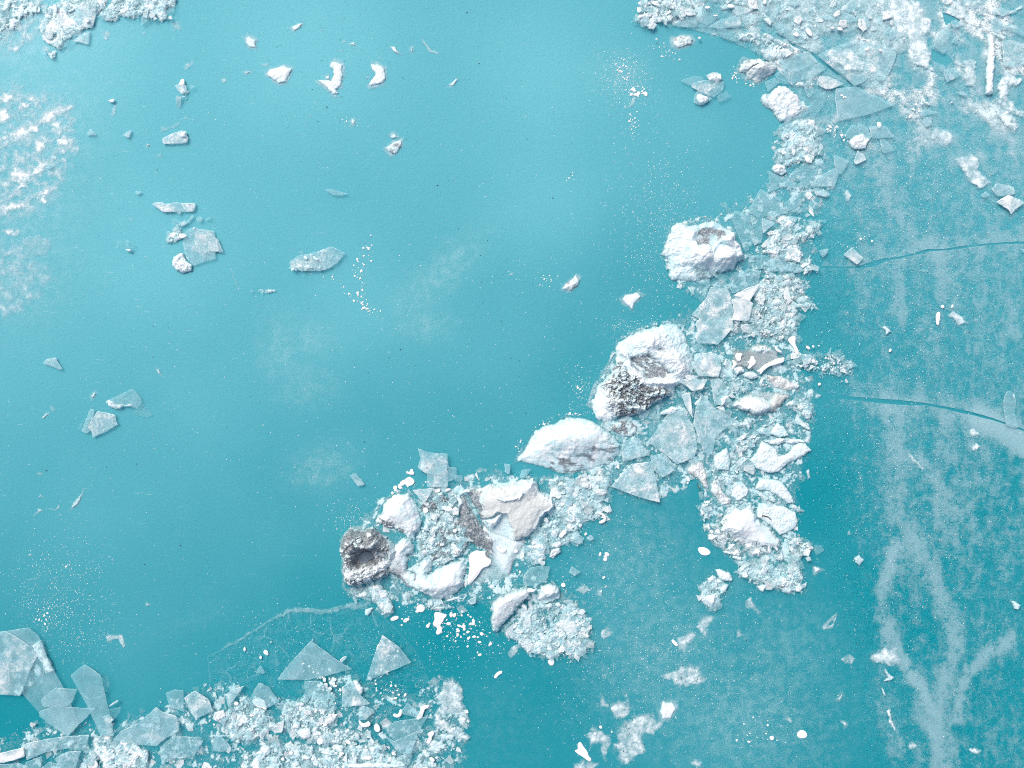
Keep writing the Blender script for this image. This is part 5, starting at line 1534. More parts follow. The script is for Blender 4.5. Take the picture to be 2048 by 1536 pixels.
patch('L', "585,1150 605,1140 610,1200 620,1260 605,1230", 1.0, 'bright white vein on the frost streak', .012, soft=.02, base=.03)
patch('L', "720,1380 760,1345 780,1380 740,1400", .7, 'round snow patch on the frost streak', .03, soft=.06, base=.03)
# -- southern clear ice
for p, lb in [("722,600 770,585 820,560 862,523 950,538 1012,560 1062,640 1000,692 935,695 870,712 780,662", 'white cloud-shaped snow patch with black specks'), ("308,1182 350,1130 400,1000 470,948 560,940 642,950 707,1010 650,1130 580,1088 572,1242 430,1332 360,1360 330,1240", 'largest cloud-shaped snow patch in the southern ice'),
              ("828,312 870,285 932,273 992,295 962,340 900,432 850,402", 'cloud-shaped snow patch beside the white capsule'), ("998,202 1040,153 1132,150 1100,202 1030,247", 'small striped snow patch'), ("1038,262 1080,243 1112,320 1060,334", 'small snow patch under the striped one'),
              ("1298,282 1340,258 1374,300 1330,334", 'round snow patch in the southern ice'), ("588,412 650,383 692,447 620,437", 'small ragged snow patch between the clouds'), ("268,872 330,823 430,828 472,880 420,962 340,977 290,922", 'speckled round snow patch'),
              ("192,852 208,758 237,800 275,850 210,872", 'hooked snow wisp beside the speckled patch'), ("78,1122 150,1048 292,1098 282,1200 240,1292 200,1182 130,1212", 'forked snow patch at the lower edge'), ("205,287 215,238 240,193 322,270 270,297 220,312", 'triangular snow patch east of the brash island'),
              ("0,1340 120,1300 190,1330 150,1420 0,1420", 'snow patch at the lower edge under the white splat'), ("960,1340 1000,1310 1050,1330 1010,1355", 'faint wisp at the lower edge'), ("405,760 425,720 442,780 420,800", 'faint upright wisp above the speckled patch'),
              ("1700,985 1745,950 1795,985 1750,1012", 'faint star-like wisp beside the large oval bubble'), ("225,620 260,590 280,610 240,645", 'small grey wisp in the southern ice')]:
    patch('M', p, .72, lb, .07, soft=.13, speck=1.0 if 'speck' in lb or 'largest' in lb else .0, base=.004)
chunk('M', "693,922 705,860 720,823 770,835 812,840 834,890 780,972 710,982", .06, 'solid white block with a cut corner in the southern ice', .05, .95)
bubble('M', "788,330 800,321 815,330 847,365 840,379 825,378 800,355", 'white capsule-shaped bubble beside a snow cloud', z=.004)
bubble('M', "20,1182 32,1165 52,1165 70,1200 105,1242 110,1275 137,1300 128,1320 105,1318 60,1282 35,1268 -2,1240 0,1228 25,1225", 'large white splat-shaped bubble at the lower edge', z=.004)
bubble('M', ell('M', 1860, 1100, 43, 35), 'large oval white bubble alone in the southern ice', z=.004)
bubble('M', ell('M', 1612, 1130, 19, 18), 'small round white bubble beside the large oval one', z=.004)
patch('E', "680,1272 705,1240 732,1228 772,1290 812,1380 818,1420 770,1352 700,1322", .7, 'long grey-white wisp below the ridge foot', .04, soft=.07)
patch('E', "213,1502 240,1455 270,1438 362,1428 322,1500 260,1540", .75, 'snow patch south of the round brash floe', .05, soft=.08)
patch('E', "1428,1492 1460,1450 1490,1418 1542,1388 1520,1442 1450,1522", .5, 'faint curved wisp east of the ridge foot', .03, soft=.05)
# -- inside the ridge, upper
pane('C', "863,212 925,110 990,-2 1042,30 1162,130 1242,212 1130,242 960,242", .38, .05, 'tall blade-shaped pale plate at the head of the ridge', rim=.8)
pane('C', "718,242 760,193 902,230 932,482 850,562 770,372", .22, .25, 'clear plate east of the domed iceberg')
pane('C', "900,232 1012,242 1002,470 935,492", .24, .05, 'clear plate below the tall blade')
pane('C', "993,262 1060,285 1115,311 1005,405", .80, .2, 'bright white triangle plate below the tall blade', z=.08)
pane('C', "1188,132 1270,80 1352,24 1352,130 1300,172 1230,202", .30, .05, 'slanting grey plate beside the tall blade')
pane('C', "1258,202 1330,163 1377,180 1350,217", .34, .05, 'small grey plate under the slanting one')
pane('C', "1423,130 1460,98 1527,145 1450,192", .34, .05, 'small grey plate alone east of the blade')
pane('C', "1100,72 1177,70 1170,122", .32, .0, 'small grey triangle on the shoulder of the blade')
pane('C', "1515,550 1600,535 1570,590 1535,600", .40, .1, 'small pale plate on the sheet above the upper crack')
patch('C', "1475,0 1560,-5 1615,50 1560,70 1490,30", .95, 'white oblong scrap at the sheet margin', .03, soft=.05, base=.03)
pane('C', "380,832 460,850 532,870 500,982 460,1007 390,962", .16, .1, 'greenish clear plate under the domed iceberg', z=.002, rim=.4)
pane('C', "558,830 692,798 692,892 560,882", .18, .1, 'dim clear plate under the domed iceberg', z=.002, rim=.2)
pane('C', "468,735 492,728 542,792 520,802", .55, 0, 'small upright shard at the foot of the domed iceberg', z=.06)
pane('C', "528,740 602,782 590,807", .50, 0, 'small slanting shard at the foot of the domed iceberg', z=.06)
pane('C', "398,832 532,808 532,882 440,842", .34, .1, 'pale strip plate at the foot of the domed iceberg')
pane('C', "878,602 1000,590 1180,640 1352,692 1372,742 1080,742 900,682", .22, .35, 'long clear plate along the upper crack')
pane('C', "700,872 740,750 902,720 992,742 960,852 740,942", .22, .30, 'cloudy clear plate south-east of the domed iceberg')
pane('C', "370,1127 440,1050 500,982 540,880 692,898 732,1000 738,1250 600,1402 560,1392 420,1392 398,1330 430,1290 400,1212 440,1172", .50, .55, 'tall frosted slab on the bay side of the ridge neck', t=.035)
pane('C', "738,957 870,888 965,863 987,818 962,882 885,1012", .85, .1, 'bright sail-shaped plate in the ridge neck', z=.09)
pane('C', "723,990 830,983 917,1030 895,1110 877,1187 725,1182 742,1110", .93, .0, 'brightest white square plate in the ridge neck', z=.09)
chunk('C', "408,1192 440,1158 472,1180 440,1232", .06, 'small white block on the tall frosted slab', base=.05)
chunk('C', "885,605 930,598 972,598 920,622", .04, 'thin white chip on the long clear plate', base=.05)
chunk('C', "788,712 840,693 812,717", .03, 'thin white chip at the tip of the domed iceberg', base=.05)
chunk('C', "1058,1040 1120,988 1162,980 1217,1030 1170,1052 1090,1072", .07, 'pale hexagonal block on the neck brash', .15, .75, .2, base=.05)
chunk('C', "918,940 980,913 1027,970 1012,1022 940,1012", .08, 'stone-grey rounded block beside the sail-shaped plate', .38, .7, .2, base=.04)
chunk('C', "1088,1272 1140,1230 1202,1240 1162,1272", .06, 'white lens block on the neck brash', base=.05)
chunk('C', "865,1310 930,1302 940,1310 900,1330 870,1330", .05, 'white bar block on the neck brash', base=.05)
chunk('C', "1010,1100 1045,1040 1060,1090 1030,1100", .05, 'small white peak on the neck brash', base=.05)
chunk('C', "1090,1150 1170,1135 1210,1165 1170,1195 1100,1180", .06, 'grey-streaked block on the neck brash', .45, .6, .4, base=.05)
bubble('C', "1238,1362 1250,1335 1275,1320 1305,1322 1308,1350 1305,1395 1325,1430 1338,1460 1333,1488 1315,1492 1300,1475 1290,1420 1262,1395", 'long white club-shaped bubble at the ridge edge')
bubble('C', "760,1490 800,1470 830,1490 800,1510 790,1545 760,1530", 'curled white bubble at the top of the grey slab')
# -- ridge centre
bubble('D', "563,150 578,128 602,124 630,128 638,143 620,165 622,190 608,206 588,204 572,182", 'round white bubble on the grey slab', z=.10)
bubble('D', "677,205 700,205 712,185 710,160 728,152 745,165 750,188 766,205 755,235 735,248 705,275 690,280 680,265 703,242 690,222", 'twisted white bubble in the middle of the grey slab', z=.10)
bubble('D', "768,298 790,285 820,260 845,235 890,218 935,192 975,178 1032,165 1036,185 1028,215 990,225 940,242 895,252 858,278 830,300 812,332 795,325 805,305 785,308", 'long white ladle-shaped bubble across the grey slab', z=.10)
bubble('D', "938,62 950,58 965,85 1012,110 1005,125 980,120 948,98", 'small white comma bubble on the corner of the grey slab', z=.10)
bubble('D', "533,195 548,190 562,202 585,232 575,250 555,262 550,280 538,292 528,270 550,235", 'wavy white bubble on the rim of the grey slab', z=.10)
chunk('D', "528,292 560,258 600,250 652,258 662,310 590,342", .08, 'knobbly white block under the grey slab', .2, .95, base=.03, lump=.6)
chunk('D', "648,332 700,298 740,300 792,330 797,365 730,392 658,362", .08, 'smooth bluish-white block under the grey slab', 0, .7, base=.03, lump=.15)
pane('D', "150,240 185,190 222,138 340,118 402,150 432,260 405,357 215,347 170,280", .62, .45, 'six-sided frosted plate touching the rugged iceberg', t=.04, z=.06)
patch('D', "230,200 290,180 340,220 330,290 260,290", 1.0, 'snowy centre of the six-sided plate', .04, .02, soft=.06, base=.12)
pane('D', "-5,390 90,374 292,380 268,430 245,472 150,492 88,440", .95, 0, 'bright white arrow-shaped plate leaning on the rugged iceberg', t=.04, z=.11)
pane('D', "85,335 200,345 197,376 90,377", .9, 0, 'small bright white plate behind the arrow-shaped one', t=.03, z=.10)
pane('D', "48,530 130,498 142,600 158,752 80,622", .92, .0, 'bright white dagger-shaped plate below the arrow-shaped one', z=.10)
pane('D', "0,470 40,500 60,560 30,545", .3, .2, 'small clear splinter beside the dagger plate')
pane('D', "168,802 190,640 250,528 342,620 402,680 562,762 470,852 382,922 342,1102 270,1082 190,862", .46, .42, 'wide frosted slab in the middle of the ridge', t=.035)
pane('D', "328,382 420,368 462,460 452,622 370,622 350,500", .38, .50, 'upright cloudy plate above the wide frosted slab')
chunk('D', "408,562 450,528 522,528 492,612 430,652", .08, 'crumbly white block on the shoulder of the wide slab', .15, .9, base=.05, lump=.7)
chunk('D', "1128,440 1145,410 1180,395 1195,440 1170,475 1140,468", .08, 'white crusted block on the tip of the brown shelf', .15, .9, base=.03, lump=.6)
pane('D', "1178,132 1300,148 1290,222 1230,242", .50, .3, 'pale plate at the start of the spilled crumbs')
chunk('D', "1183,790 1230,778 1302,850 1282,872 1200,832", .07, 'smooth white block at the east margin', .05, .9, base=.02)
chunk('D', "653,812 660,775 672,755 700,760 722,830 702,867", .07, 'upright shell-shaped white block', .05, .85, base=.03, lump=.15)
chunk('D', "798,822 880,800 940,758 945,775 930,802 850,837", .06, 'long shell-shaped white block', .05, .85, base=.03, lump=.15)
chunk('D', "773,862 820,828 882,850 862,912 810,912", .06, 'knotty white block under the long shell', .25, .85, base=.03, lump=.7)
chunk('D', "878,902 930,850 982,788 1042,830 1092,917 1000,942", .06, 'fan-shaped pale slab in the dark gap', .05, .62, base=.02, lump=.15)
chunk('D', "565,752 590,723 602,745 577,767", .05, 'small white pebble-like block', base=.03)
chunk('D', "703,1152 770,1080 830,965 900,1000 960,1040 1000,1110 1080,1085 1130,1010 1180,980 1250,985 1312,1060 1232,1112 1090,1182 980,1272 890,1282 780,1242", .07, 'wing-shaped smooth pale floe', .05, .66, base=.02, lump=.25)
chunk('D', "830,965 960,940 1100,935 1240,955 1250,990 1180,985 1130,1005 1050,985 980,1010 900,1000", .06, 'crusted rim behind the wing-shaped floe', .25, .8, base=.02, lump=.8)
chunk('D', "358,1122 400,1080 450,1050 502,1028 520,1090 527,1150 522,1252 400,1252 370,1202", .07, 'smooth pale wedge-shaped slab', 0, .66, base=.02, lump=.15)
chunk('D', "103,1242 150,1190 190,1153 262,1160 285,1220 302,1280 322,1440 280,1422 220,1332 130,1282", .09, 'brown-stained rubble block on the southern ridge edge', .38, .8, .45, base=.01, lump=.7)
# -- ridge lower
pane('B', "1128,1012 1180,945 1230,878 1280,800 1402,758 1480,900 1507,1052 1480,1132 1350,1182 1260,1102", .50, .48, 'big grey-white textured slab beside the rugged iceberg', t=.035)
patch('B', "1310,1060 1400,1040 1500,1060 1480,1140 1350,1175 1300,1130", .85, 'rubbly lower corner of the textured slab', .05, .03, speck=.8, base=.06)
pane('B', "1138,862 1232,850 1222,962 1140,1042", .12, .1, 'clear plate standing in the dark notch', rim=.2)
pane('B', "1060,780 1160,760 1210,720 1230,800 1140,850 1060,830", .10, .1, 'dark clear wedge under the rugged iceberg', rim=.15)
pane('B', "848,1352 920,1270 1000,1180 1162,1158 1172,1222 1222,1472 1140,1455 1060,1432", .50, .52, 'large frosted triangle floe pointing down', t=.035)
pane('B', "1148,1122 1250,1098 1352,1200 1300,1252 1240,1282 1170,1222", .42, .40, 'cloudy plate next to the large triangle floe')
pane('B', "943,1002 1060,978 1142,1112 940,1162 928,1052", .35, .4, 'slush-covered plate east of the whale-back')
chunk('B', "1223,782 1310,738 1392,755 1300,802 1220,812", .06, 'bright sliver block on the textured slab', base=.06)
pane('B', "30,1178 80,1185 75,1255 50,1255", .3, .2, 'small faint plate off the whale-back tip')
pane('B', "165,1225 240,1215 200,1285 150,1285", .3, .1, 'small faint square plate off the whale-back')
pane('B', "1440,1160 1500,1120 1545,1145 1470,1185", .34, .05, 'small grey plate above the brown rubble block')
pane('B', "1465,275 1530,260 1590,330 1520,330", .30, .2, 'small clear plate behind the rugged iceberg')
chunk('B', "525,1118 560,1110 590,1140 545,1150", .04, 'small white crumb on the flank of the whale-back', base=.10)
chunk('B', "375,1300 400,1292 432,1318 400,1328", .04, 'white crumb in the brash below the whale-back', base=.03)
bubble('B', "620,1345 640,1318 680,1310 705,1335 700,1370 680,1375 685,1345 655,1335", 'curled white bubble in the brash below the whale-back', z=.06)
chunk('E', "328,202 345,140 362,88 430,90 452,200 542,280 522,332 440,342 388,262", .09, 'dark-streaked rubble block in the lower ridge', .40, .8, .3, base=.01, lump=.7)
chunk('E', "518,182 560,108 640,108 712,190 690,242 620,292 580,302 540,252", .07, 'frosty white block with a dark speck', .12, .8, base=.01, lump=.6)
chunk('E', "758,190 780,130 802,88 900,78 1002,100 1072,160 1110,230 1147,312 1080,322 980,252 900,202", .06, 'long smooth pale slab of the lower ridge', .05, .72, base=.015, lump=.2)
chunk('E', "773,462 790,308 900,308 1060,350 1162,410 1177,500 1140,562 1070,595 1000,622 930,542 850,492", .06, 'smooth pale slab with a curved brown twig on it', .06, .66, base=.015, lump=.2)
chunk('E', "888,1092 960,1018 1050,998 1112,1080 1062,1132 950,1132", .09, 'white lump with dark hollows at the ridge foot', .42, .9, base=.03, lump=.8)
chunk('E', "768,1122 830,1088 892,1100 842,1175", .06, 'white block hanging from the ridge foot', base=.02)
chunk('E', "1140,1110 1200,1085 1232,1120 1185,1175 1150,1160", .07, 'white corner block at the ridge foot', base=.03)
chunk('E', "538,842 560,798 642,830 640,872", .06, 'white block on the lip of the slushy iceberg', base=.02)
chunk('E', "455,780 490,760 560,785 550,810 480,800", .05, 'white ledge block under the slushy iceberg', base=.02)
bubble('E', "218,762 225,745 245,738 300,745 335,775 342,795 325,815 290,822 255,815 232,795", 'bright white oval bubble west of the ridge foot', z=.005)
chunk('E', "383,952 420,943 480,960 522,980 540,1015 549,1050 530,1074 490,1070 450,1062 415,1030 400,1000", .09, 'bright white shell-shaped block on the round brash floe', 0, 1, base=.02, lump=.1)
pane('E', "275,1230 290,1188 372,1178 352,1262 310,1302", .85, .1, 'white four-sided plate on the round brash floe', z=.09)
chunk('E', "418,1132 470,1083 512,1095 482,1162 430,1202", .06, 'pale lobe of ice on the round brash floe', 0, .6, base=.04, lump=.15)
chunk('E', "300,1040 350,1000 400,1030 350,1080 310,1085", .05, 'smooth grey lump on the round brash floe', .15, .55, .3, base=.04, lump=.15)
chunk('E', "1328,930 1392,955 1340,992", .04, 'white triangular crumb east of the ridge foot')
chunk('E', "245,1480 250,1470 265,1480", .02, 'tiny crumb beside the southern snow patch')
# -- brash island
chunk('F', "900,1042 940,1005 980,978 1062,1020 1090,1065 1112,1110 1060,1150 1000,1182 978,1120 900,1072", .05, 'smooth grey-white slab on the brash island', .08, .6, .3, base=.06, lump=.15)
pane('F', "923,1160 982,1170 1002,1242 928,1222", .15, 0, 'small dark cup-like plate on the brash island', z=.07, rim=.2)
bubble('F', ell('F', 865, 1382, 28, 30), 'round white bubble below the brash island', z=.005)
pane('F', "618,682 640,620 682,570 760,555 852,560 832,660 740,722 640,722", .24, .35, 'rounded clear plate above the brash island')
chunk('F', "838,482 850,418 890,405 932,400 952,440 905,475 880,502", .08, 'brown-flecked white block above the brash island', .3, .95, .3, base=.02, lump=.7)
chunk('F', "620,815 650,790 690,815 680,845 635,845", .07, 'small knob between the two icebergs of the island', .2, .9, base=.05, lump=.7)
bubble('F', "1263,112 1275,100 1292,103 1320,125 1333,150 1325,178 1305,196 1278,198 1265,185 1285,172 1308,160 1310,148 1290,150 1285,142 1305,138 1290,122 1272,122", 'hook-shaped white bubble at the edge of the brash')
bubble('F', "862,290 868,262 885,252 903,265 902,290 885,312 868,312", 'oval white bubble on the brash beside the beige slab')
bubble('F', "928,302 945,270 965,252 995,243 1000,262 988,285 970,300 958,320 935,318", 'kidney-shaped white bubble beside the beige slab')
bubble('F', ell('F', 1015, 222, 18, 26), 'upright oval white bubble beside the beige slab')
bubble('F', "398,392 412,390 430,408 455,420 470,405 482,415 472,440 450,446 425,432 402,415", 'wavy white bubble on the blue slope of the beige slab', z=.10)
bubble('F', ell('F', 553, 430, 30, 17, .1), 'oval white bubble at the foot of the blue slope', z=.06)
bubble('F', ell('F', 432, 514, 21, 15), 'small oval white bubble over the sunken grey foot', z=.06)
bubble('F', ell('F', 967, 725, 21, 19), 'round white bubble beside the small rounded iceberg', z=.01)
bubble('F', "653,738 680,731 722,742 728,752 710,766 675,768 660,758", 'flat white bubble on top of the tilted slab', z=.20)
patch('F', "838,372 860,345 905,350 945,330 1005,342 1002,372 930,395 870,395", .9, 'soft white wing of snow below the kidney-shaped bubble', .03, soft=.06)
pane('F', "1013,607 1035,558 1112,605 1060,642", .45, .25, 'small pale kite-shaped plate in dark water')
pane('F', "148,852 220,818 224,870 180,884", .55, .2, 'small pale plate under the curled snow mound')
chunk('F', "1273,792 1278,765 1310,750 1342,727 1340,742 1305,760 1305,790 1290,800", .04, 'crooked white crumb east of the brash island', 0, .9)
bubble('F', "373,1512 385,1488 405,1468 432,1455 448,1460 445,1480 420,1490 405,1508 388,1524", 'curved white bubble south of the brash island', z=.005)
chunk('F', "890,870 940,860 952,905 930,918 895,900", .06, 'small square white block on the brash island', base=.06)
chunk('F', "1022,1150 1085,1120 1100,1130 1040,1170 1010,1175", .05, 'white bar block on the brash island', base=.08)
pane('F', "1050,310 1100,290 1145,320 1110,370 1040,350", .5, .4, 'slushy scrap east of the kidney-shaped bubble')
pane('F', "1160,320 1195,290 1230,320 1195,345", .4, .3, 'small faint scrap further east of the kidney-shaped bubble')
patch('F', "510,1310 540,1250 585,1240 560,1310 525,1350", .6, 'faint wisp under the brash island', .03, soft=.05)
patch('F', "1085,775 1130,730 1190,760 1150,800", .6, 'faint ragged scrap near the small rounded iceberg', .04, soft=.05)
# -- around the beige slab
pane('A', "720,277 770,300 832,310 937,318 945,420 880,472 780,462 718,420 740,350", .42, .50, 'slushy square plate in front of the icebergs', t=.03)
pane('A', "788,430 932,398 937,562 788,562", .42, .45, 'lower white plate overlapping the slushy square')
pane('A', "940,415 1002,418 1000,502 938,522", .30, .25, 'small clear plate beside the overlapping pair')
pane('A', "980,470 1042,478 1047,512 1000,522", .36, .2, 'small rounded plate beside the overlapping pair')
chunk('A', "718,426 735,380 757,343 772,375 782,410 777,462 750,450", .05, 'smooth white lens leaning on the slushy square', 0, .9, base=.05, lump=.1)
pane('A', "683,580 760,572 838,562 805,620 770,682", .62, .15, 'pale triangle plate pointing down into the brash', z=.08)
bubble('A', "1085,1082 1095,1050 1120,1032 1150,1020 1180,1030 1212,1028 1212,1050 1218,1072 1256,1090 1255,1115 1230,1142 1190,1150 1165,1195 1125,1245 1090,1274 1084,1260 1088,1190 1098,1130", 'large white torn bubble sheet beside the curled snow mound', h=.05, z=.06)
bubble('A', ell('A', 655, 524, 38, 33), 'largest round white bubble in front of the icebergs', z=.01)
chunk('A', "753,862 775,815 792,783 822,820 805,850 802,892 770,882", .06, 'white pointed block in the grey brash', base=.06)
chunk('A', "783,945 830,918 862,940 822,1002", .06, 'white triangular block in the grey brash', base=.06)
chunk('A', "950,1012 980,968 1010,985 1052,1020 1020,1062 975,1082", .10, 'stony block with brown hollow in the grey brash', .35, .9, .2, base=.05, lump=.7)
chunk('A', "808,845 870,835 880,860 840,905 815,890", .07, 'grey rounded block in the grey brash', .45, .5, base=.05)
chunk('A', "910,890 980,900 1020,960 950,960 900,920", .06, 'dark grey plate-like block in the grey brash', .6, .4, base=.05)
chunk('A', "900,780 940,775 960,800 920,820", .05, 'pale knob in the grey brash', .2, .8, base=.06)
chunk('A', "820,750 880,750 900,780 850,800", .06, 'grey mottled block in the grey brash', .35, .7, base=.05)
chunk('A', "940,850 980,820 1002,850 980,882", .06, 'light brown pebble block in the grey brash', .3, .8, .5, base=.05)
bubble('A', "753,722 770,708 785,712 797,730 790,745 775,752 762,742", 'rounded white bubble at the top of the grey brash', z=.08)
bubble('A', "888,707 905,695 935,700 972,712 970,728 942,742 925,730 895,725", 'wide white bubble at the top of the grey brash', z=.08)
bubble('A', "762,683 780,668 802,678 800,695 778,698", 'small oval white bubble under the pale triangle plate', z=.08)
bubble('A', ell('A', 865, 588, 20, 14, -.5), 'slanting oval white bubble right of the pale triangle plate', z=.05)
bubble('A', ell('A', 937, 582, 22, 11, -.3), 'thin oval white bubble left of the beige slab', z=.05)
bubble('A', "628,455 640,445 655,458 662,432 680,430 685,450 695,465 680,475 655,472 635,465", 'three-lobed white bubble in front of the icebergs', z=.01)
chunk('A', "908,1397 960,1372 1022,1354 1017,1385 940,1402", .04, 'bright white sliver under the curled snow mound')
patch('A', "985,610 1020,640 1040,660 1020,730 1005,720 1010,670 990,650", 1.0, 'white melt-edged strip left of the beige slab', .02, .04, soft=.03, base=.06)
pane('A', "1350,395 1390,390 1385,460 1355,455", .32, .2, 'small upright plate between beige slab and whale-back')
pane('A', "1480,440 1520,440 1500,490 1465,490", .30, .1, 'small clear plate by the tip of the beige slab')
# -- lower left corner
pane('N', "-40,182 20,175 75,165 180,230 282,300 347,380 302,450 250,590 195,717 -40,702", .48, .35, 'large pale plate cut by the picture edge')
pane('N', "-40,192 130,160 262,138 352,210 400,330 440,430 532,600 640,830 692,962 600,1062 480,980 360,872 200,690 280,500 340,380 280,300 80,190", .30, .12, 'long clear plate under the large pale one', z=.02)
patch('N', "298,302 372,268 400,340 422,400 472,502 400,512 370,432", .95, 'snow strip on the rim of the long clear plate', .03, .02, soft=.05, base=.06)
for p in ["305,500 320,460 360,480 370,540 330,545", "245,630 260,600 290,605 285,640 255,645", "165,580 180,545 205,560 190,600", "135,690 150,640 210,660 190,710", "215,490 250,440 300,450 260,520"]:
    patch('N', p, .85, 'small snow spot on the large pale plate', .025, soft=.05, base=.06, group='snow spots on the large pale plate')
pane('N', "375,750 430,700 500,648 682,658 640,772 600,802 390,812", .42, .05, 'five-sided plate in the stacked corner group')
pane('N', "358,852 500,800 750,820 842,818 720,940 600,1062 450,962 360,892", .40, .05, 'broad kite plate in the stacked corner group')
pane('N', "623,545 740,450 790,478 877,540 900,630 922,720 960,880 992,1057 880,1052 820,920 760,790", .38, .05, 'upright strip plate with a notched top in the corner group')
pane('N', "813,602 930,545 962,610 930,682 880,692 842,662", .04, 0, 'thin clear ring plate beside the strip plate', rim=.25)
pane('N', "948,802 1027,748 1027,767 960,807", .55, .1, 'small stick-like ice splinter beside the strip plate')
pane('N', "898,890 950,878 992,920 930,972", .55, .5, 'small frosted scrap at the strip plate')
pane('N', "935,835 1055,812 1035,870 985,930", .10, .1, 'thin clear scrap with white tip', rim=.8)
pane('N', "985,1092 1050,1018 1120,985 1200,950 1302,860 1350,810 1402,850 1532,890 1547,1012 1440,1072 1360,1142 1200,1132", .46, .15, 'tongue-shaped pale plate with a curved side', t=.03)
pane('N', "1297,890 1380,838 1397,960", .20, 0, 'small triangle outline on the tongue-shaped plate', z=.05, rim=.1)
pane('N', "960,1040 1030,990 1230,905 1290,905 1180,960 1050,1020", .14, .0, 'dim edge plate behind the tongue-shaped one', z=.01)
pane('N', "-40,1216 80,1190 200,1160 232,1148 237,1232 150,1262 60,1282 -40,1292", .88, .25, 'white frosted plate at the lower corner', t=.03)
pane('N', "243,1122 360,1095 480,1073 630,1058 782,1048 762,1112 600,1162 420,1192 250,1262", .55, .35, 'long frosted plate ending in a white block')
chunk('N', "245,1125 300,1110 310,1160 290,1240 250,1262", .05, 'white block end of the long frosted plate', base=.05)
chunk('N', "568,1132 600,1093 662,1098 642,1142 600,1154", .05, 'white boot-shaped block on the long frosted plate', base=.05, lump=.15)
chunk('N', "470,1160 500,1140 480,1190 455,1180", .04, 'small white block on the long frosted plate', base=.05)
pane('N', "488,1250 600,1190 717,1183 662,1342 600,1420", .38, .4, 'mottled sunken plate below the long frosted one')
pane('N', "240,1282 380,1228 372,1332 250,1332", .26, .1, 'dim sunken plate at the lower corner')
pane('N', "-40,1302 200,1290 302,1342 250,1420 -40,1420", .30, .2, 'broad dim plate at the lower corner edge')
pane('N', "350,1352 440,1278 562,1300 500,1420 380,1420", .30, .1, 'dim sunken plate at the lower edge')
pane('N', "600,1170 780,1060 770,1140 740,1180", .20, .1, 'clear dark plate beside the snowy bank', rim=.3)
bubble('N', "770,1345 765,1300 795,1260 830,1265 850,1300 845,1335 800,1350", 'large white rounded bubble in the snowy bank', z=.06)
pane('N', "1383,1162 1490,1060 1732,1065 1752,1100 1702,1182 1662,1252 1500,1242 1398,1302", .26, .5, 'cloudy plate right of the tongue-shaped one')
pane('N', "1433,690 1500,663 1582,670 1592,852 1530,830 1468,812", .40, .15, 'rounded grey plate beside a rubbly one')
pane('N', "1588,732 1680,673 1802,750 1827,842 1770,872 1690,912 1638,852", .55, .55, 'rubbly frosted plate beside the grey one')
chunk('N', "1460,850 1490,845 1508,860 1475,875", .04, 'small white crumb near the grey plate')
chunk('N', "1540,945 1560,920 1590,950 1570,968 1545,965", .04, 'white crumb at the tip of the tongue plate')
chunk('N', "1225,1180 1255,1170 1272,1195 1245,1210", .04, 'white crumb on the snowy bank', base=.06)
chunk('N', "1250,1290 1262,1215 1278,1230 1272,1300", .05, 'upright white crumb on the snowy bank', base=.06)
# -- lower field
pane('O', "128,392 330,290 460,205 590,120 690,55 880,55 930,68 1080,35 1230,0 1320,65 1402,140 1500,240 1592,340 1660,480 1722,640 1602,802 1100,770 650,720 400,600 150,702", -.005, .10, 'huge thin clear sheet below the cave iceberg', z=.002, t=.012, rim=.9, amp=.008)
patch('O', "590,122 690,57 880,57 930,70 1080,37 1230,2 1270,60 1100,75 930,110 800,95 690,95 480,215 330,300 130,400 330,285", .42, 'frost seam along the rim of the huge clear sheet', .03, .004, soft=.08, base=.02)
pane('O', "865,278 950,340 1010,385 1152,475 1000,515 840,552 740,548 628,548 720,430", .44, .06, 'large grey triangle plate with tiny bubbles')
pane('O', "1365,235 1420,275 1482,320 1567,430 1400,500 1250,557 1300,400", .42, .55, 'mottled white triangle plate with bubbles')
pane('O', "510,448 545,504 472,504", .42, .05, 'tiny pale triangle plate on the huge clear sheet')
pane('O', "263,662 300,625 392,593 330,682 285,742", .55, .3, 'whitish fin-shaped plate in the lower field')
pane('O', "428,692 500,570 567,600 642,705 560,747 440,722", .42, .15, 'pale pentagon plate in the lower field')
pane('O', "180,962 230,938 332,1052 180,1052", .38, .1, 'small right-angled plate in the lower field')
bubble('O', "445,702 460,688 492,683 520,690 542,702 540,725 552,748 550,764 530,762 515,748 490,748 460,732", 'large pear-shaped white bubble with a tail', z=.08)
pane('O', "818,560 930,558 1052,680 940,692 820,662", .30, .15, 'clear plate under the large grey triangle')
pane('O', "1083,602 1150,558 1212,660 1282,720 1080,742", .40, .55, 'frosted plate under a tall white lump')
chunk('O', "1148,550 1190,558 1232,610 1228,640 1212,667 1170,622", .05, 'tall white lump on a frosted plate in the lower field', base=.06, lump=.2)
pane('O', "1198,762 1230,733 1302,760 1250,832 1200,832", .45, .4, 'white-marbled plate in the lower field')
bubble('O', "1193,842 1205,836 1222,860 1250,855 1262,843 1280,855 1280,875 1255,887 1228,887 1205,872", 'arc-shaped white bubble under the marbled plate', z=.08)
bubble('O', ell('O', 1325, 895, 22, 32, -.3), 'upright oval white bubble in the lower field', z=.06)
chunk('O', "713,907 730,865 742,828 790,860 785,902", .06, 'smooth white wedge block in the lower field', base=.06, lump=.1)
chunk('O', "758,917 790,893 857,893 862,962 810,982 775,952", .06, 'white shield-shaped block in the lower field', base=.06, lump=.15)
bubble('O', "953,852 965,832 985,818 1010,828 1008,850 985,862 965,860", 'white oval bubble beside the shield-shaped block', z=.09)
bubble('O', "903,985 915,962 935,957 948,975 945,1000 925,1012 908,1005", 'round white bubble below the shield-shaped block', z=.08)
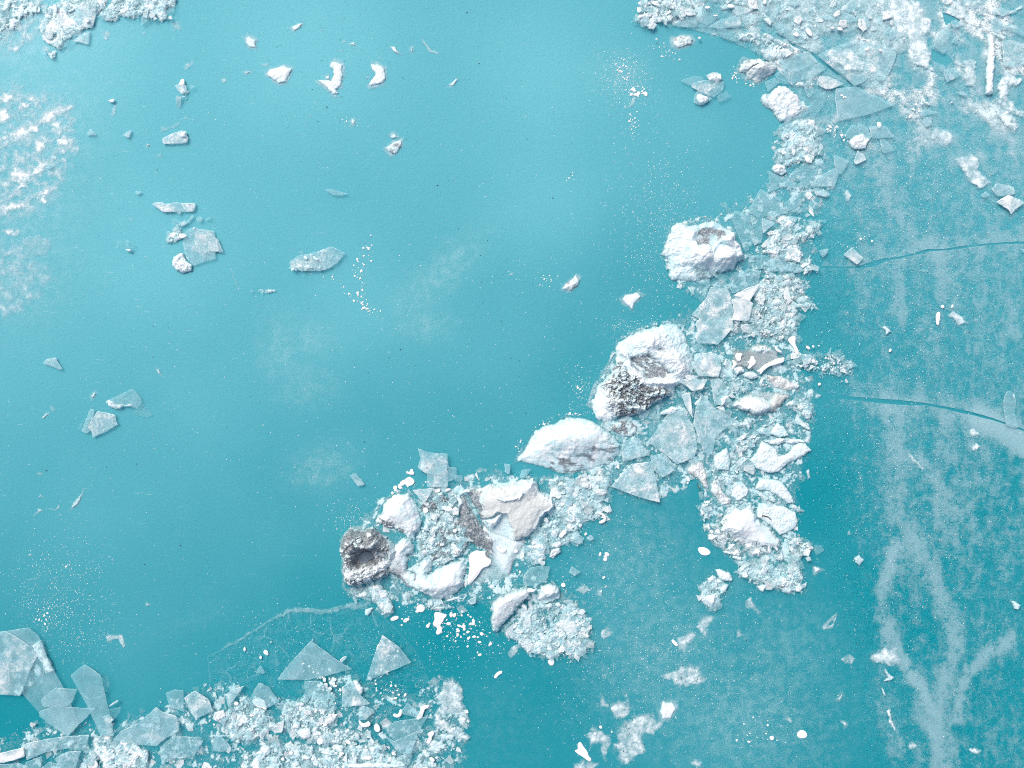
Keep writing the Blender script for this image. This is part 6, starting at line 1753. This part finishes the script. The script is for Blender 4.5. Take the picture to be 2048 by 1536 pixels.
chunk('O', "498,1042 520,1018 542,1003 582,1030 577,1082 530,1097", .06, 'white octagonal block on the lower bank', base=.05, lump=.2)
bubble('O', "1098,985 1112,974 1130,980 1147,1002 1135,1012 1115,1005", 'slanting white bubble on the lower bank', z=.07)
pane('O', "1498,772 1540,708 1622,790 1600,812 1510,792", .36, .05, 'small grey triangle plate in the lower field')
pane('O', "1368,882 1480,838 1682,808 1622,902 1450,982", .28, .12, 'dim wide plate in the lower field')
pane('O', "1378,942 1450,982 1622,903 1562,1082 1480,1062", .38, .25, 'paler plate under the dim wide one')
bubble('O', "1433,800 1450,795 1470,802 1478,785 1485,765 1500,768 1502,792 1490,818 1465,826 1442,818", 'hook-shaped white bubble in the lower field', z=.04)
bubble('O', "1600,830 1612,800 1628,785 1628,760 1640,742 1670,735 1690,735 1688,755 1660,765 1652,790 1642,820 1622,840 1605,842", 'S-shaped white bubble in the lower field', z=.04)
bubble('O', "1672,985 1685,968 1690,952 1675,940 1690,925 1722,913 1728,938 1712,955 1708,985 1692,1008 1676,1005", 'zigzag white bubble in the cloudy brash', z=.06)
patch('O', "1720,800 1760,790 1800,840 1880,890 1962,960 1900,992 1800,922 1738,872", .95, 'bright snow swath in the cloudy brash', .06, .02, soft=.10, base=.04)
patch('O', "1780,600 1850,562 1922,600 1932,720 1960,830 1850,800 1740,800 1760,700", .80, 'speckled snow cloud at the end of the lower field', .06, .012, soft=.14, speck=.8, base=.03)
chunk('O', "1088,1150 1180,1140 1250,1133 1400,1140 1527,1150 1532,1170 1450,1178 1300,1182 1180,1178 1120,1176", .05, 'long white snow bar along the lower edge', 0, 1, base=.05, lump=.2)
chunk('O', "780,1100 820,1082 870,1095 850,1120 800,1118", .05, 'white crumb heap on the lower bank', base=.05)
chunk('O', "955,1072 1000,1066 1030,1075 1015,1085 960,1083", .04, 'small white bar on the lower bank', base=.05)
bubble('O', ell('O', 1295, 1048, 15, 14), 'round white bubble on the lower bank', z=.07)
bubble('O', "1235,1100 1250,1088 1285,1095 1290,1110 1265,1120 1245,1112", 'bean-shaped white bubble on the lower bank', z=.07)
bubble('O', "1425,1068 1445,1062 1462,1080 1450,1088 1432,1082", 'small slanting white bubble on the lower bank', z=.07)
bubble('O', "1690,1105 1710,1098 1735,1120 1722,1136 1698,1126", 'white oval bubble at the lower edge', z=.06)
bubble('O', "1723,95 1735,84 1760,85 1790,95 1815,100 1812,118 1795,130 1790,150 1775,165 1768,182 1782,200 1780,222 1760,245 1742,243 1735,225 1748,205 1740,190 1718,180 1715,160 1730,140", 'large white branched bubble under the curled snow mound', z=.01)
bubble('O', "1598,52 1615,32 1640,28 1662,45 1658,75 1635,88 1618,78 1600,70", 'broad rounded white bubble under the curled snow mound', z=.01)
bubble('O', "1415,132 1430,118 1465,108 1477,120 1470,135 1435,148 1418,144", 'white bar-shaped bubble at the rim of the huge clear sheet', z=.01)
bubble('O', "1510,136 1530,125 1552,126 1550,145 1530,150", 'small white bubble beside the bar-shaped one', z=.01)
chunk('O', "1233,60 1265,52 1302,50 1262,112 1240,107", .04, 'small white triangular block at the rim of the huge clear sheet', base=.02)
bubble('O', ell('O', 1680, 183, 14, 13), 'round white bubble left of the branched one', z=.01)
bubble('O', "518,372 525,350 545,350 558,372 555,388 540,388", 'oval white bubble on the huge clear sheet', z=.02)
bubble('O', ell('O', 502, 403, 10, 13), 'small upright white bubble under the oval one', z=.02)
bubble('O', ell('O', 389, 345, 9, 16), 'narrow white bubble on the huge clear sheet', z=.02)
chunk('O', "563,295 575,285 585,298 572,306", .03, 'tiny white crumb on the huge clear sheet', base=.02)
chunk('O', "858,285 862,268 873,270 870,292", .04, 'tiny white crumb at the top of the grey triangle', base=.05)
pane('O', "1062,415 1090,388 1118,385 1105,408 1078,430", .60, .2, 'pale bean-shaped scrap beside the grey triangle')
bubble('J', "882,1362 885,1340 895,1322 912,1320 918,1340 913,1380 907,1422 895,1428 885,1410", 'tall white bubble on the sheet between the cracks', z=.03)
bubble('J', ell('J', 935, 1280, 14, 13), 'round white bubble above the tall one', z=.03)
bubble('J', "1000,1290 1005,1268 1015,1262 1020,1282 1010,1292", 'small white bubble beside the round one on the sheet', z=.03)
bubble('G', "1403,852 1415,840 1432,838 1445,858 1446,882 1432,896 1415,892 1407,875", 'large white oval bubble on the trapezoid plate', z=.06)
bubble('K', ell('K', 655, 77, 9, 14, .3), 'small white bubble on the sheet above the lower crack', z=.03)
for x, y, rx, ry, rt, lb in [(165, 278, 27, 16, .4, 'larger oval white bubble in the upper field'), (95, 270, 18, 11, .2, 'smaller oval white bubble in the upper field'), (410, 460, 23, 14, -.5, 'oval white bubble on top of the largest floe'),
                             (530, 472, 20, 10, .4, 'thin white bubble on top of the largest floe'), (740, 365, 10, 8, 0, 'tiny white bubble at the snow cloud edge')]:
    bubble('I', ell('I', x, y, rx, ry, rt), lb, z=.09)
for x, y, rx, ry, rt, lb in [(205, 52, 25, 20, 0, 'round white bubble at the brash tip'), (490, 62, 37, 28, .2, 'large white bubble in the tip brash'), (345, 50, 34, 20, .5, 'slanting white bubble in the tip brash'), (250, 182, 34, 24, 0, 'flat white bubble at the brash tip edge'),
                             (888, 95, 28, 15, 0, 'oval white bubble behind the bay'), (1125, 82, 40, 20, 0, 'long white bubble behind the bay'), (968, 180, 26, 8, 0, 'thin white bubble on the bay edge'), (1470, 40, 18, 25, .3, 'upright white bubble behind the bay'),
                             (1790, 372, 32, 22, .3, 'oval white bubble behind the white ridged block'), (1920, 345, 24, 52, -.6, 'long slanting white bubble behind the bay'), (805, 406, 17, 12, .3, 'white bubble beside the small dirty lump'), (365, 418, 10, 9, 0, 'tiny white bubble in the bay')]:
    bubble('H', ell('H', x, y, rx, ry, rt), lb, z=.08)

# twig and soil bits
def twig(f, pts, label, r=.012, z=.09):
    P = poly(f, pts)
    c = P.mean(0)
    V, F = [], []
    for i, p in enumerate(P):
        t = P[min(i + 1, len(P) - 1)] - P[max(i - 1, 0)]
        t = t / np.linalg.norm(t)
        n = np.array([-t[1], t[0]])
        k = r * (1 - .5 * i / (len(P) - 1))
        for a in range(6):
            an = a * math.pi / 3
            q = p - c + n * k * math.cos(an)
            V.append((q[0], q[1], k * math.sin(an)))
    for i in range(len(P) - 1):
        for a in range(6):
            b = (a + 1) % 6
            F.append([i * 6 + a, i * 6 + b, i * 6 + 6 + b, i * 6 + 6 + a])
    F += [list(range(6))[::-1], [len(V) - 6 + k for k in range(6)]]
    return tag(link('twig', mesh('twig', V, F, M_TWIG), (c[0], c[1], z)), label, 'twig')


twig('E', "822,432 850,434 872,440 892,453 912,472", 'curved brown twig on the smooth pale slab')
twig('E', "205,115 212,150 228,178 250,205", 'thin dark twig beside the brown-stained rubble block', .008, .10)
chunk('E', "628,158 640,142 648,150 636,166", .05, 'small dark brown bark flake on the frosty block', 1.3, 0, .0, .003, base=.08, name='bark_flake', cat='bark flake')
chunk('D', "786,1218 805,1206 812,1214 795,1226", .04, 'small dark brown bark flake on the wing-shaped floe', 1.3, 0, .0, .003, base=.07, name='bark_flake', cat='bark flake')

# ================================================================== SCATTER
rs = np.random.RandomState(11)
LIMIT = [0]


def disc_bits(name, pts, label, mat, z=0.006, flat=.5, elong=0.0, kind_label=None):
    """many tiny domed discs in one mesh: x, y, r"""
    n = len(pts)
    k = 6
    an = np.arange(k) * 2 * np.pi / k
    rot = rs.uniform(0, 6.28, n)
    el = 1 + elong * rs.uniform(0, 1, n)
    ring = np.zeros((n, k, 3))
    u = np.cos(an)[None] * pts[:, 2, None] * el[:, None]
    v = np.sin(an)[None] * pts[:, 2, None] / np.sqrt(el[:, None])
    ring[..., 0] = pts[:, 0, None] + u * np.cos(rot)[:, None] - v * np.sin(rot)[:, None]
    ring[..., 1] = pts[:, 1, None] + u * np.sin(rot)[:, None] + v * np.cos(rot)[:, None]
    ring[..., 2] = z
    topv = np.c_[pts[:, :2], z + pts[:, 2] * flat][:, None]
    V = np.concatenate([ring, topv], 1).reshape(-1, 3)
    b = (np.arange(n) * (k + 1))[:, None]
    i = np.arange(k)[None]
    F = np.stack([b + i, b + (i + 1) % k, np.broadcast_to(b + k, (n, k))], -1).reshape(-1, 3)
    return tag(link(name, mesh(name, V, F, mat)), label, None, None, 'stuff')


# bubble clusters: sheet, x, y, spread x, spread y, turn, count, r max (survey steps), z, where
CL = [('V', 890, 670, 75, 40, .4, 46, 4.6, .005, 'cluster in the centre of the open water'), ('V', 830, 570, 60, 40, .4, 40, 3.0, .005, 'cluster in the centre of the open water'), ('V', 830, 410, 60, 70, -.5, 60, 2.4, .005, 'cluster in the centre of the open water'), ('V', 890, 260, 40, 80, 0, 46, 2.4, .005, 'cluster in the centre of the open water'),
      ('W', 640, 195, 60, 26, 0, 70, 4.2, .005, 'string of dots in the eastern open water'), ('W', 610, 380, 25, 60, 0, 60, 2.2, .005, 'string of dots in the eastern open water'), ('W', 560, 70, 70, 60, 0, 160, 1.4, .005, 'string of dots in the eastern open water'), ('W', 230, 690, 30, 20, 0, 16, 2.0, .005, 'pair of faint clusters'), ('W', 100, 1300, 60, 40, 0, 40, 2.2, .005, 'ring round the dirty nugget'),
      ('A', 590, 555, 60, 40, -.3, 30, 6.5, .006, 'chain in front of the snow-capped lump'), ('A', 740, 540, 45, 16, -.2, 14, 4.0, .006, 'chain in front of the snow-capped lump'),
      ('O', 980, 590, 110, 70, .5, 130, 4.5, .05, 'spray below the grey triangle plate'), ('O', 1400, 610, 120, 70, .2, 110, 3.6, .02, 'spray below the mottled triangle plate'), ('O', 1390, 330, 60, 70, .6, 60, 3.0, .07, 'spray on the mottled triangle plate'), ('O', 870, 470, 90, 50, .2, 30, 3.2, .08, 'beads on the grey triangle plate'),
      ('O', 1850, 200, 130, 100, .3, 90, 4.0, .006, 'spray beside the large branched bubble'), ('O', 1560, 90, 100, 60, 0, 40, 3.6, .006, 'spray beside the large branched bubble'), ('F', 120, 1080, 180, 130, .6, 150, 3.6, .006, 'spray west of the brash island'), ('F', 330, 1250, 130, 110, 0, 40, 3.4, .006, 'spray west of the brash island'),
      ('F', 520, 600, 110, 140, .8, 60, 3.0, .012, 'beads over the sunken foot of the beige slab'), ('F', 1320, 520, 110, 120, 0, 34, 4.6, .006, 'sparse beads east of the brash island'), ('F', 1100, 330, 150, 80, 0, 24, 3.4, .01, 'sparse beads east of the brash island'),
      ('D', 1350, 230, 200, 130, .2, 60, 4.2, .05, 'beads among the spilled crumbs'), ('D', 1300, 100, 100, 60, 0, 14, 4.6, .03, 'beads among the spilled crumbs'), ('I', 120, 1190, 60, 40, .5, 60, 2.8, .04, 'bright dots below the pale triangle'), ('I', 200, 1250, 60, 30, .7, 40, 2.8, .04, 'bright dots below the pale triangle'),
      ('I', 830, 1020, 60, 60, 0, 30, 3.2, .035, 'bright dots beside the crumbs of the sheet'), ('I', 180, 870, 100, 40, 0, 20, 2.4, .05, 'bright dots beside the crumbs of the sheet'), ('I', 170, 540, 70, 80, 0, 30, 2.4, .10, 'dots on the largest floe'), ('J', 280, 760, 120, 60, 0, 18, 2.6, .035, 'dots above the white diamond plate'),
      ('Y', 330, 1290, 60, 70, 0, 46, 2.8, .005, 'trail of dots at the large pale plate'), ('Y', 500, 920, 40, 30, 0, 12, 2.2, .005, 'dots in the lower western water'), ('H', 480, 520, 110, 70, .4, 70, 2.2, .005, 'dots under the small dirty lump'), ('H', 250, 120, 120, 80, 0, 40, 5.0, .09, 'beads in the tip brash'), ('H', 480, 150, 120, 60, 0, 30, 4.5, .09, 'beads in the tip brash'),
      ('N', 1500, 1290, 200, 60, 0, 40, 3.2, .01, 'dots along the lower edge'), ('N', 1900, 900, 60, 60, 0, 14, 4.2, .06, 'dots along the lower edge'), ('O', 420, 800, 160, 80, 0, 50, 4.6, .09, 'beads in the lower field brash'), ('O', 900, 830, 200, 110, 0, 70, 4.6, .09, 'beads in the lower field brash'), ('O', 900, 1070, 420, 60, 0, 60, 4.4, .07, 'beads on the lower bank'),
      ('M', 1480, 1080, 180, 120, .3, 60, 2.4, .005, 'dots beside the large oval bubble'), ('M', 160, 1060, 90, 60, .5, 12, 4.2, .005, 'dots above the white splat'), ('E', 120, 60, 100, 90, 0, 18, 4.4, .006, 'dots beside the brown-stained block'), ('S', 1750, 900, 200, 60, .3, 30, 1.6, .005, 'dots near the boat-shaped floe'),
      ('T', 1010, 840, 90, 40, 0, 30, 1.8, .005, 'ring round the pale square scrap'), ('B', 360, 860, 60, 18, -.5, 40, 1.8, .005, 'foam arc at the whale-back'), ('B', 560, 800, 90, 8, 0, 50, 1.8, .005, 'foam arc at the whale-back'), ('B', 140, 1030, 22, 50, 0, 22, 2.2, .005, 'foam arc at the whale-back'), ('B', 620, 590, 30, 40, 0, 16, 2.4, .005, 'beads beside the rugged iceberg'), ('G', 140, 420, 40, 60, -.6, 50, 1.9, .005, 'foam round the layered iceberg'), ('G', 300, 510, 60, 18, .5, 30, 1.9, .005, 'foam round the layered iceberg')]
tiny = []
variants = []
for v in range(6):
    P = np.array([[math.cos(a) * (1 + .10 * math.sin(2 * a + v)), math.sin(a) * (1 - .08 * v / 5)] for a in np.arange(10) * math.pi / 5])
    variants.append(bubble_mesh(P, .9))
proto = None
big = []
for f, x, y, sx, sy, rt, n, rm, z, where in CL:
    s = FR[f][2]
    for _ in range(int(n * .7)):
        g1, g2 = rs.normal() * .62, rs.normal() * .62
        px, py = x + g1 * sx * math.cos(rt) - g2 * sy * math.sin(rt), y + g1 * sx * math.sin(rt) + g2 * sy * math.cos(rt)
        r = (0.42 + rm * .92 * rs.uniform(0, 1) ** 4.5) / 100
        a, b_ = w(f, px, py)
        if r > .026:
            big.append((r, a, b_, z, where))
        else:
            tiny.append((a, b_, r, z))
big.sort(key=lambda q: -q[0])
for r, a, b_, z, where in big[:200]:
    k = rs.randint(6)
    if proto is None:
        proto = link('air_bubble', variants[0])
        o = proto
    else:
        o = proto.copy()
        o.data = variants[k]
        C.objects.link(o)
    o.location = (a, b_, z)
    e = 1 + .45 * rs.uniform(0, 1) ** 2
    o.scale = (r * e, r / math.sqrt(e), .016)
    o.rotation_euler = (0, 0, rs.uniform(0, 6.28))
    tag(o, 'small round white bubble, ' + where, 'bubble', 'round bubbles, ' + where)
tiny += [(a, b_, r, z) for r, a, b_, z, _ in big[200:]]
tiny = np.array(tiny)
for z in np.unique(tiny[:, 3]):
    pass
V0 = tiny.copy()
# fine bubble dust over the whole lake skin, denser in some drifts
P = []
for f, x, y, sx, sy, n in [('0', 1024, 768, 620, 460, 2300), ('Y', 450, 1050, 280, 280, 800), ('Y', 330, 1250, 170, 130, 280), ('W', 560, 120, 120, 130, 700), ('W', 700, 1000, 200, 500, 900), ('C', 200, 300, 260, 420, 700), ('0', 1350, 1330, 190, 140, 2000),
                           ('0', 1180, 1180, 120, 120, 700), ('0', 1820, 900, 140, 420, 2400), ('0', 1800, 400, 160, 160, 1200), ('N', 700, 250, 300, 200, 400), ('A', 250, 800, 120, 120, 220), ('B', 640, 640, 90, 160, 240), ('B', 980, 150, 140, 60, 200), ('0', 620, 1300, 150, 80, 700), ('0', 900, 1290, 80, 70, 500)]:
    s = FR[f][2]
    g = rs.normal(size=(n, 2)) * .75
    g = g + (g[::-1] * .0)
    for i in range(n):
        a, b_ = w(f, x + g[i, 0] * sx, y + g[i, 1] * sy)
        P.append((a, b_, (0.30 + .55 * rs.uniform() ** 3) / 100))
P = np.array(P)
P = P[(abs(P[:, 0]) < 10.8) & (abs(P[:, 1]) < 8.2)]
right = P[:, 0] > 5.6
disc_bits('bubble_dust', P[~right], 'dust of pinhead bubbles in the skin of the new ice', M_BUB, .0035, .3, .3)
disc_bits('bubble_dust', P[right], 'dust of pinhead bubbles in the frosted sheets', M_BUB, .031, .3, .3)
lo = V0[:, 3] < .02
disc_bits('bubble_spray', V0[lo][:, :3], 'spray of tiny white bubbles around plates and icebergs', M_BUB, .006, .5, .3)
disc_bits('bubble_spray', V0[~lo][:, :3], 'spray of tiny white bubbles on top of brash and plates', M_BUB, .095, .5, .3)

# slivers: thin frost flakes frozen in the lake skin, and dark soil grains
FL = []
for f, x, y, sx, sy, n, ang, sp in [('0', 800, 330, 520, 300, 1050, .45, .5), ('0', 250, 500, 260, 420, 520, .5, .6), ('0', 500, 950, 420, 260, 520, .8, .7), ('0', 700, 90, 420, 90, 420, .25, .4), ('0', 1150, 450, 200, 330, 330, .5, .8), ('0', 150, 950, 160, 240, 260, .9, .8), ('0', 1700, 1250, 90, 160, 110, 1.2, .9)]:
    g = rs.normal(size=(n, 2)) * .8
    for i in range(n):
        a, b_ = w(f, x + g[i, 0] * sx, y + g[i, 1] * sy)
        FL.append((a, b_, (1.2 + 6.0 * rs.uniform() ** 3.5) / 100, (0.28 + .9 * rs.uniform() ** 3) / 100, ang + rs.normal() * sp))
FL = np.array(FL)
n = len(FL)
c, s = np.cos(FL[:, 4]), np.sin(FL[:, 4])
sh = np.array([[-1, 0], [-.25, -.8], [.5, -.55], [1, .1], [.3, .7], [-.5, .6]])
jit = sh[None] * rs.uniform(.6, 1.25, (n, 6, 1)) + rs.normal(size=(n, 6, 2)) * .12
u, v = jit[..., 0] * FL[:, 2, None], jit[..., 1] * FL[:, 3, None]
topz = .0045 + rs.uniform(0, .002, n)
R1 = np.stack([FL[:, 0, None] + u * c[:, None] - v * s[:, None], FL[:, 1, None] + u * s[:, None] + v * c[:, None], np.broadcast_to(topz[:, None], (n, 6))], -1)
R0 = R1.copy()
R0[..., 2] = .001
V = np.concatenate([R0, R1], 1).reshape(-1, 3)
F = []
for i in range(n):
    b0 = i * 12
    F.append([b0 + 6 + k for k in range(6)])
    for k in range(6):
        F.append([b0 + k, b0 + (k + 1) % 6, b0 + 6 + (k + 1) % 6, b0 + 6 + k])
col = np.zeros((len(V), 4), np.float32)
col[:, 1] = np.repeat(rs.uniform(.06, .42, n) ** 1.2, 12)
col[:, 0] = .15
col[:, 2] = .1
col[:, 3] = 1
tag(link('frost_flakes', mesh('frost_flakes', V, F, M_PANE, col, smooth=False)), 'thin pale frost flakes and needles frozen in the lake skin', None, None, 'stuff')

SO = []
for f, x, y, sx, sy, n in [('0', 900, 700, 700, 500, 160), ('O', 1850, 740, 60, 60, 26), ('M', 900, 610, 110, 60, 34), ('M', 360, 890, 70, 40, 18), ('M', 480, 1150, 80, 90, 24), ('A', 1350, 930, 130, 60, 60), ('A', 950, 1250, 130, 70, 60), ('C', 1100, 1100, 160, 160, 60), ('E', 700, 500, 160, 200, 26), ('T', 900, 500, 500, 400, 40)]:
    g = rs.normal(size=(n, 2)) * .6
    for i in range(n):
        a, b_ = w(f, x + g[i, 0] * sx, y + g[i, 1] * sy)
        SO.append((a, b_, (0.35 + .8 * rs.uniform() ** 3) / 100))
disc_bits('soil_grains', np.array(SO), 'scattered dark soil grains on the ice', M_SOIL, .006, .8, 1.0)

# loose angular chips lying on the brash: every one an object
def chip_mesh(v):
    r = random.Random(v)
    n = r.choice((4, 5, 5, 6))
    a0 = r.uniform(0, 6)
    P = np.array([[math.cos(a0 + 2 * math.pi * (i + r.uniform(-.3, .3)) / n) * r.uniform(.65, 1.15), math.sin(a0 + 2 * math.pi * (i + r.uniform(-.3, .3)) / n) * r.uniform(.55, 1.0)] for i in range(n)])
    P = ccw(P)
    I = inset(P, .14)
    h = .5
    V = np.concatenate([np.c_[P, np.full(n, -.1)], np.c_[P, np.full(n, h * .6)], np.c_[I, np.full(n, h) + np.array([r.uniform(-.12, .12) for _ in range(n)])]])
    F = [list(range(n))[::-1], list(range(2 * n, 3 * n))]
    for i in range(n):
        j = (i + 1) % n
        F += [[i, j, n + j, n + i], [n + i, n + j, 2 * n + j, 2 * n + i]]
    col = np.zeros((3 * n, 4), np.float32)
    tone = r.uniform(0, 1)
    col[:, 0] = .35
    col[2 * n:, 0] = 0
    col[:, 1] = (.80, .50, .34, .95, .26)[v % 5]
    col[:, 2] = .12
    col[:, 3] = 1
    return mesh('ice_chip', V, F, M_PANE, col, smooth=False)


CV = [chip_mesh(v) for v in range(15)]
first = None
for f, ps, n, rmin, rmax, where, z in [
    ('A', "720,650 1000,610 1010,780 1080,900 1050,1050 850,1130 720,1000 760,870", 34, 5, 14, 'in the grey brash inside the iceberg ring', .085), ('C', "960,860 1080,760 1300,750 1390,870 1300,1010 1350,1100 1280,1300 1000,1320 760,1280 900,1100", 26, 4, 13, 'on the broad brash of the ridge neck', .085),
    ('F', "480,1080 620,900 1060,850 1210,1040 1150,1170 1040,1370 740,1330 520,1170", 22, 5, 13, 'on the brash island', .095), ('D', "1100,140 1550,130 1700,220 1600,400 1300,300 1080,320", 22, 5, 13, 'spilled from the ridge onto the sheet', .034),
    ('O', "180,800 380,700 600,860 480,990 330,1010", 13, 6, 16, 'on the brash of the lower field', .085), ('O', "650,760 900,630 1060,800 1000,900 1270,960 1000,1015 640,880", 17, 6, 16, 'on the brash of the lower field', .085), ('H', "110,240 190,80 260,-20 690,-20 750,180 520,250 300,300", 20, 6, 16, 'on the tip of the upper brash', .085),
    ('H', "900,-20 1900,-20 2000,300 1800,420 1500,250 1200,60", 17, 6, 17, 'behind the bay edge', .08), ('B', "340,1290 740,1250 840,1300 780,1480 500,1540", 13, 6, 15, 'below the whale-back', .085), ('A', "1700,660 1830,600 1900,900 1650,1050 1560,1000", 12, 6, 14, 'east of the beige slab', .085),
    ('D', "500,460 700,440 560,560 500,680 620,850 840,820 1000,720 1000,780 700,1040 540,1050 560,900 480,760", 20, 5, 14, 'in the broken middle of the ridge', .085), ('E', "560,960 960,910 1200,940 1200,1150 900,1100 700,1030", 11, 5, 14, 'at the ridge foot', .10), ('E', "1050,700 1210,650 1340,760 1190,930 1100,880", 9, 5, 13, 'on the dirty brash at the ridge foot', .11),
    ('I', "0,0 380,0 640,200 760,420 330,300 0,250", 17, 6, 18, 'in the upper plate field', .075), ('G', "540,880 850,810 910,1000 850,1180 560,1230", 11, 5, 14, 'on the straight brash edge', .085), ('Q', "360,250 520,30 900,-20 800,240 500,420", 9, 6, 16, 'on the snowy corner floe', .085)]:
    P = poly(f, ps)
    x0, y0 = P.min(0)
    x1, y1 = P.max(0)
    got = 0
    while got < n:
        a, b_ = rs.uniform(x0, x1), rs.uniform(y0, y1)
        if sdf(np.array([[a]]), np.array([[b_]]), P)[0, 0] < 0:
            continue
        got += 1
        r = (rmin + (rmax - rmin) * rs.uniform() ** 1.8) / 100
        k = rs.randint(15)
        if first is None:
            first = link('ice_chip', CV[0])
            o = first
        else:
            o = first.copy()
            o.data = CV[k]
            C.objects.link(o)
        o.location = (a, b_, z)
        o.scale = (r, r * rs.uniform(.5, 1), min(r * .7, .035))
        o.rotation_euler = (rs.normal() * .12, rs.normal() * .12, rs.uniform(0, 6.28))
        tag(o, 'loose angular ice chip ' + where, 'ice chip', 'loose ice chips ' + where)


# thin broken shards lying in all the brash, too small and too many to count
SV, SF, SCOL = [], [], []
for P, D, zt in SLUSH:
    x0, y0 = P.min(0)
    x1, y1 = P.max(0)
    area = 0.5 * abs(np.sum(P[:, 0] * np.roll(P[:, 1], -1) - P[:, 1] * np.roll(P[:, 0], -1)))
    n = int(area * 250 * D)
    X, Y = rs.uniform(x0, x1, n * 4), rs.uniform(y0, y1, n * 4)
    k = sdf(X, Y, P) > -.01
    X, Y = X[k][:n], Y[k][:n]
    for a, b_ in zip(X, Y):
        if abs(a) > 10.6 or abs(b_) > 8.1:
            continue
        m = rs.randint(3, 6)
        r = (1.2 + 12.5 * rs.uniform() ** 3.4) / 100
        an = np.sort((np.arange(m) + rs.uniform(-.32, .32, m)) * 2 * np.pi / m) + rs.uniform(0, 6.28)
        rr = r * rs.uniform(.6, 1.25, m)
        px_, py_ = rr * np.cos(an), rr * np.sin(an) * rs.uniform(.45, 1)
        t = rs.uniform(0, 6.28)
        px_, py_ = px_ * math.cos(t) - py_ * math.sin(t), px_ * math.sin(t) + py_ * math.cos(t)
        tx, ty = rs.normal() * .16, rs.normal() * .16
        z = zt * rs.uniform(.5, 1.25) + .004
        b0 = len(SV)
        th = .006 + r * .12
        zz = z + px_ * tx + py_ * ty
        for i in range(m):
            SV.append((a + px_[i], b_ + py_[i], zz[i] - th))
        for i in range(m):
            SV.append((a + px_[i], b_ + py_[i], zz[i]))
        SF.append([b0 + m + i for i in range(m)])
        for i in range(m):
            j = (i + 1) % m
            SF.append([b0 + i, b0 + j, b0 + m + j, b0 + m + i])
        de = .10 + .75 * rs.uniform() ** 2.2
        SCOL += [(.35, de, .12, 1.0 if rs.uniform() < .8 else .2)] * (2 * m)
tag(link('ice_shards', mesh('ice_shards', SV, SF, M_PANE, np.array(SCOL), smooth=False)), 'litter of thin broken ice shards through the brash', None, None, 'stuff')
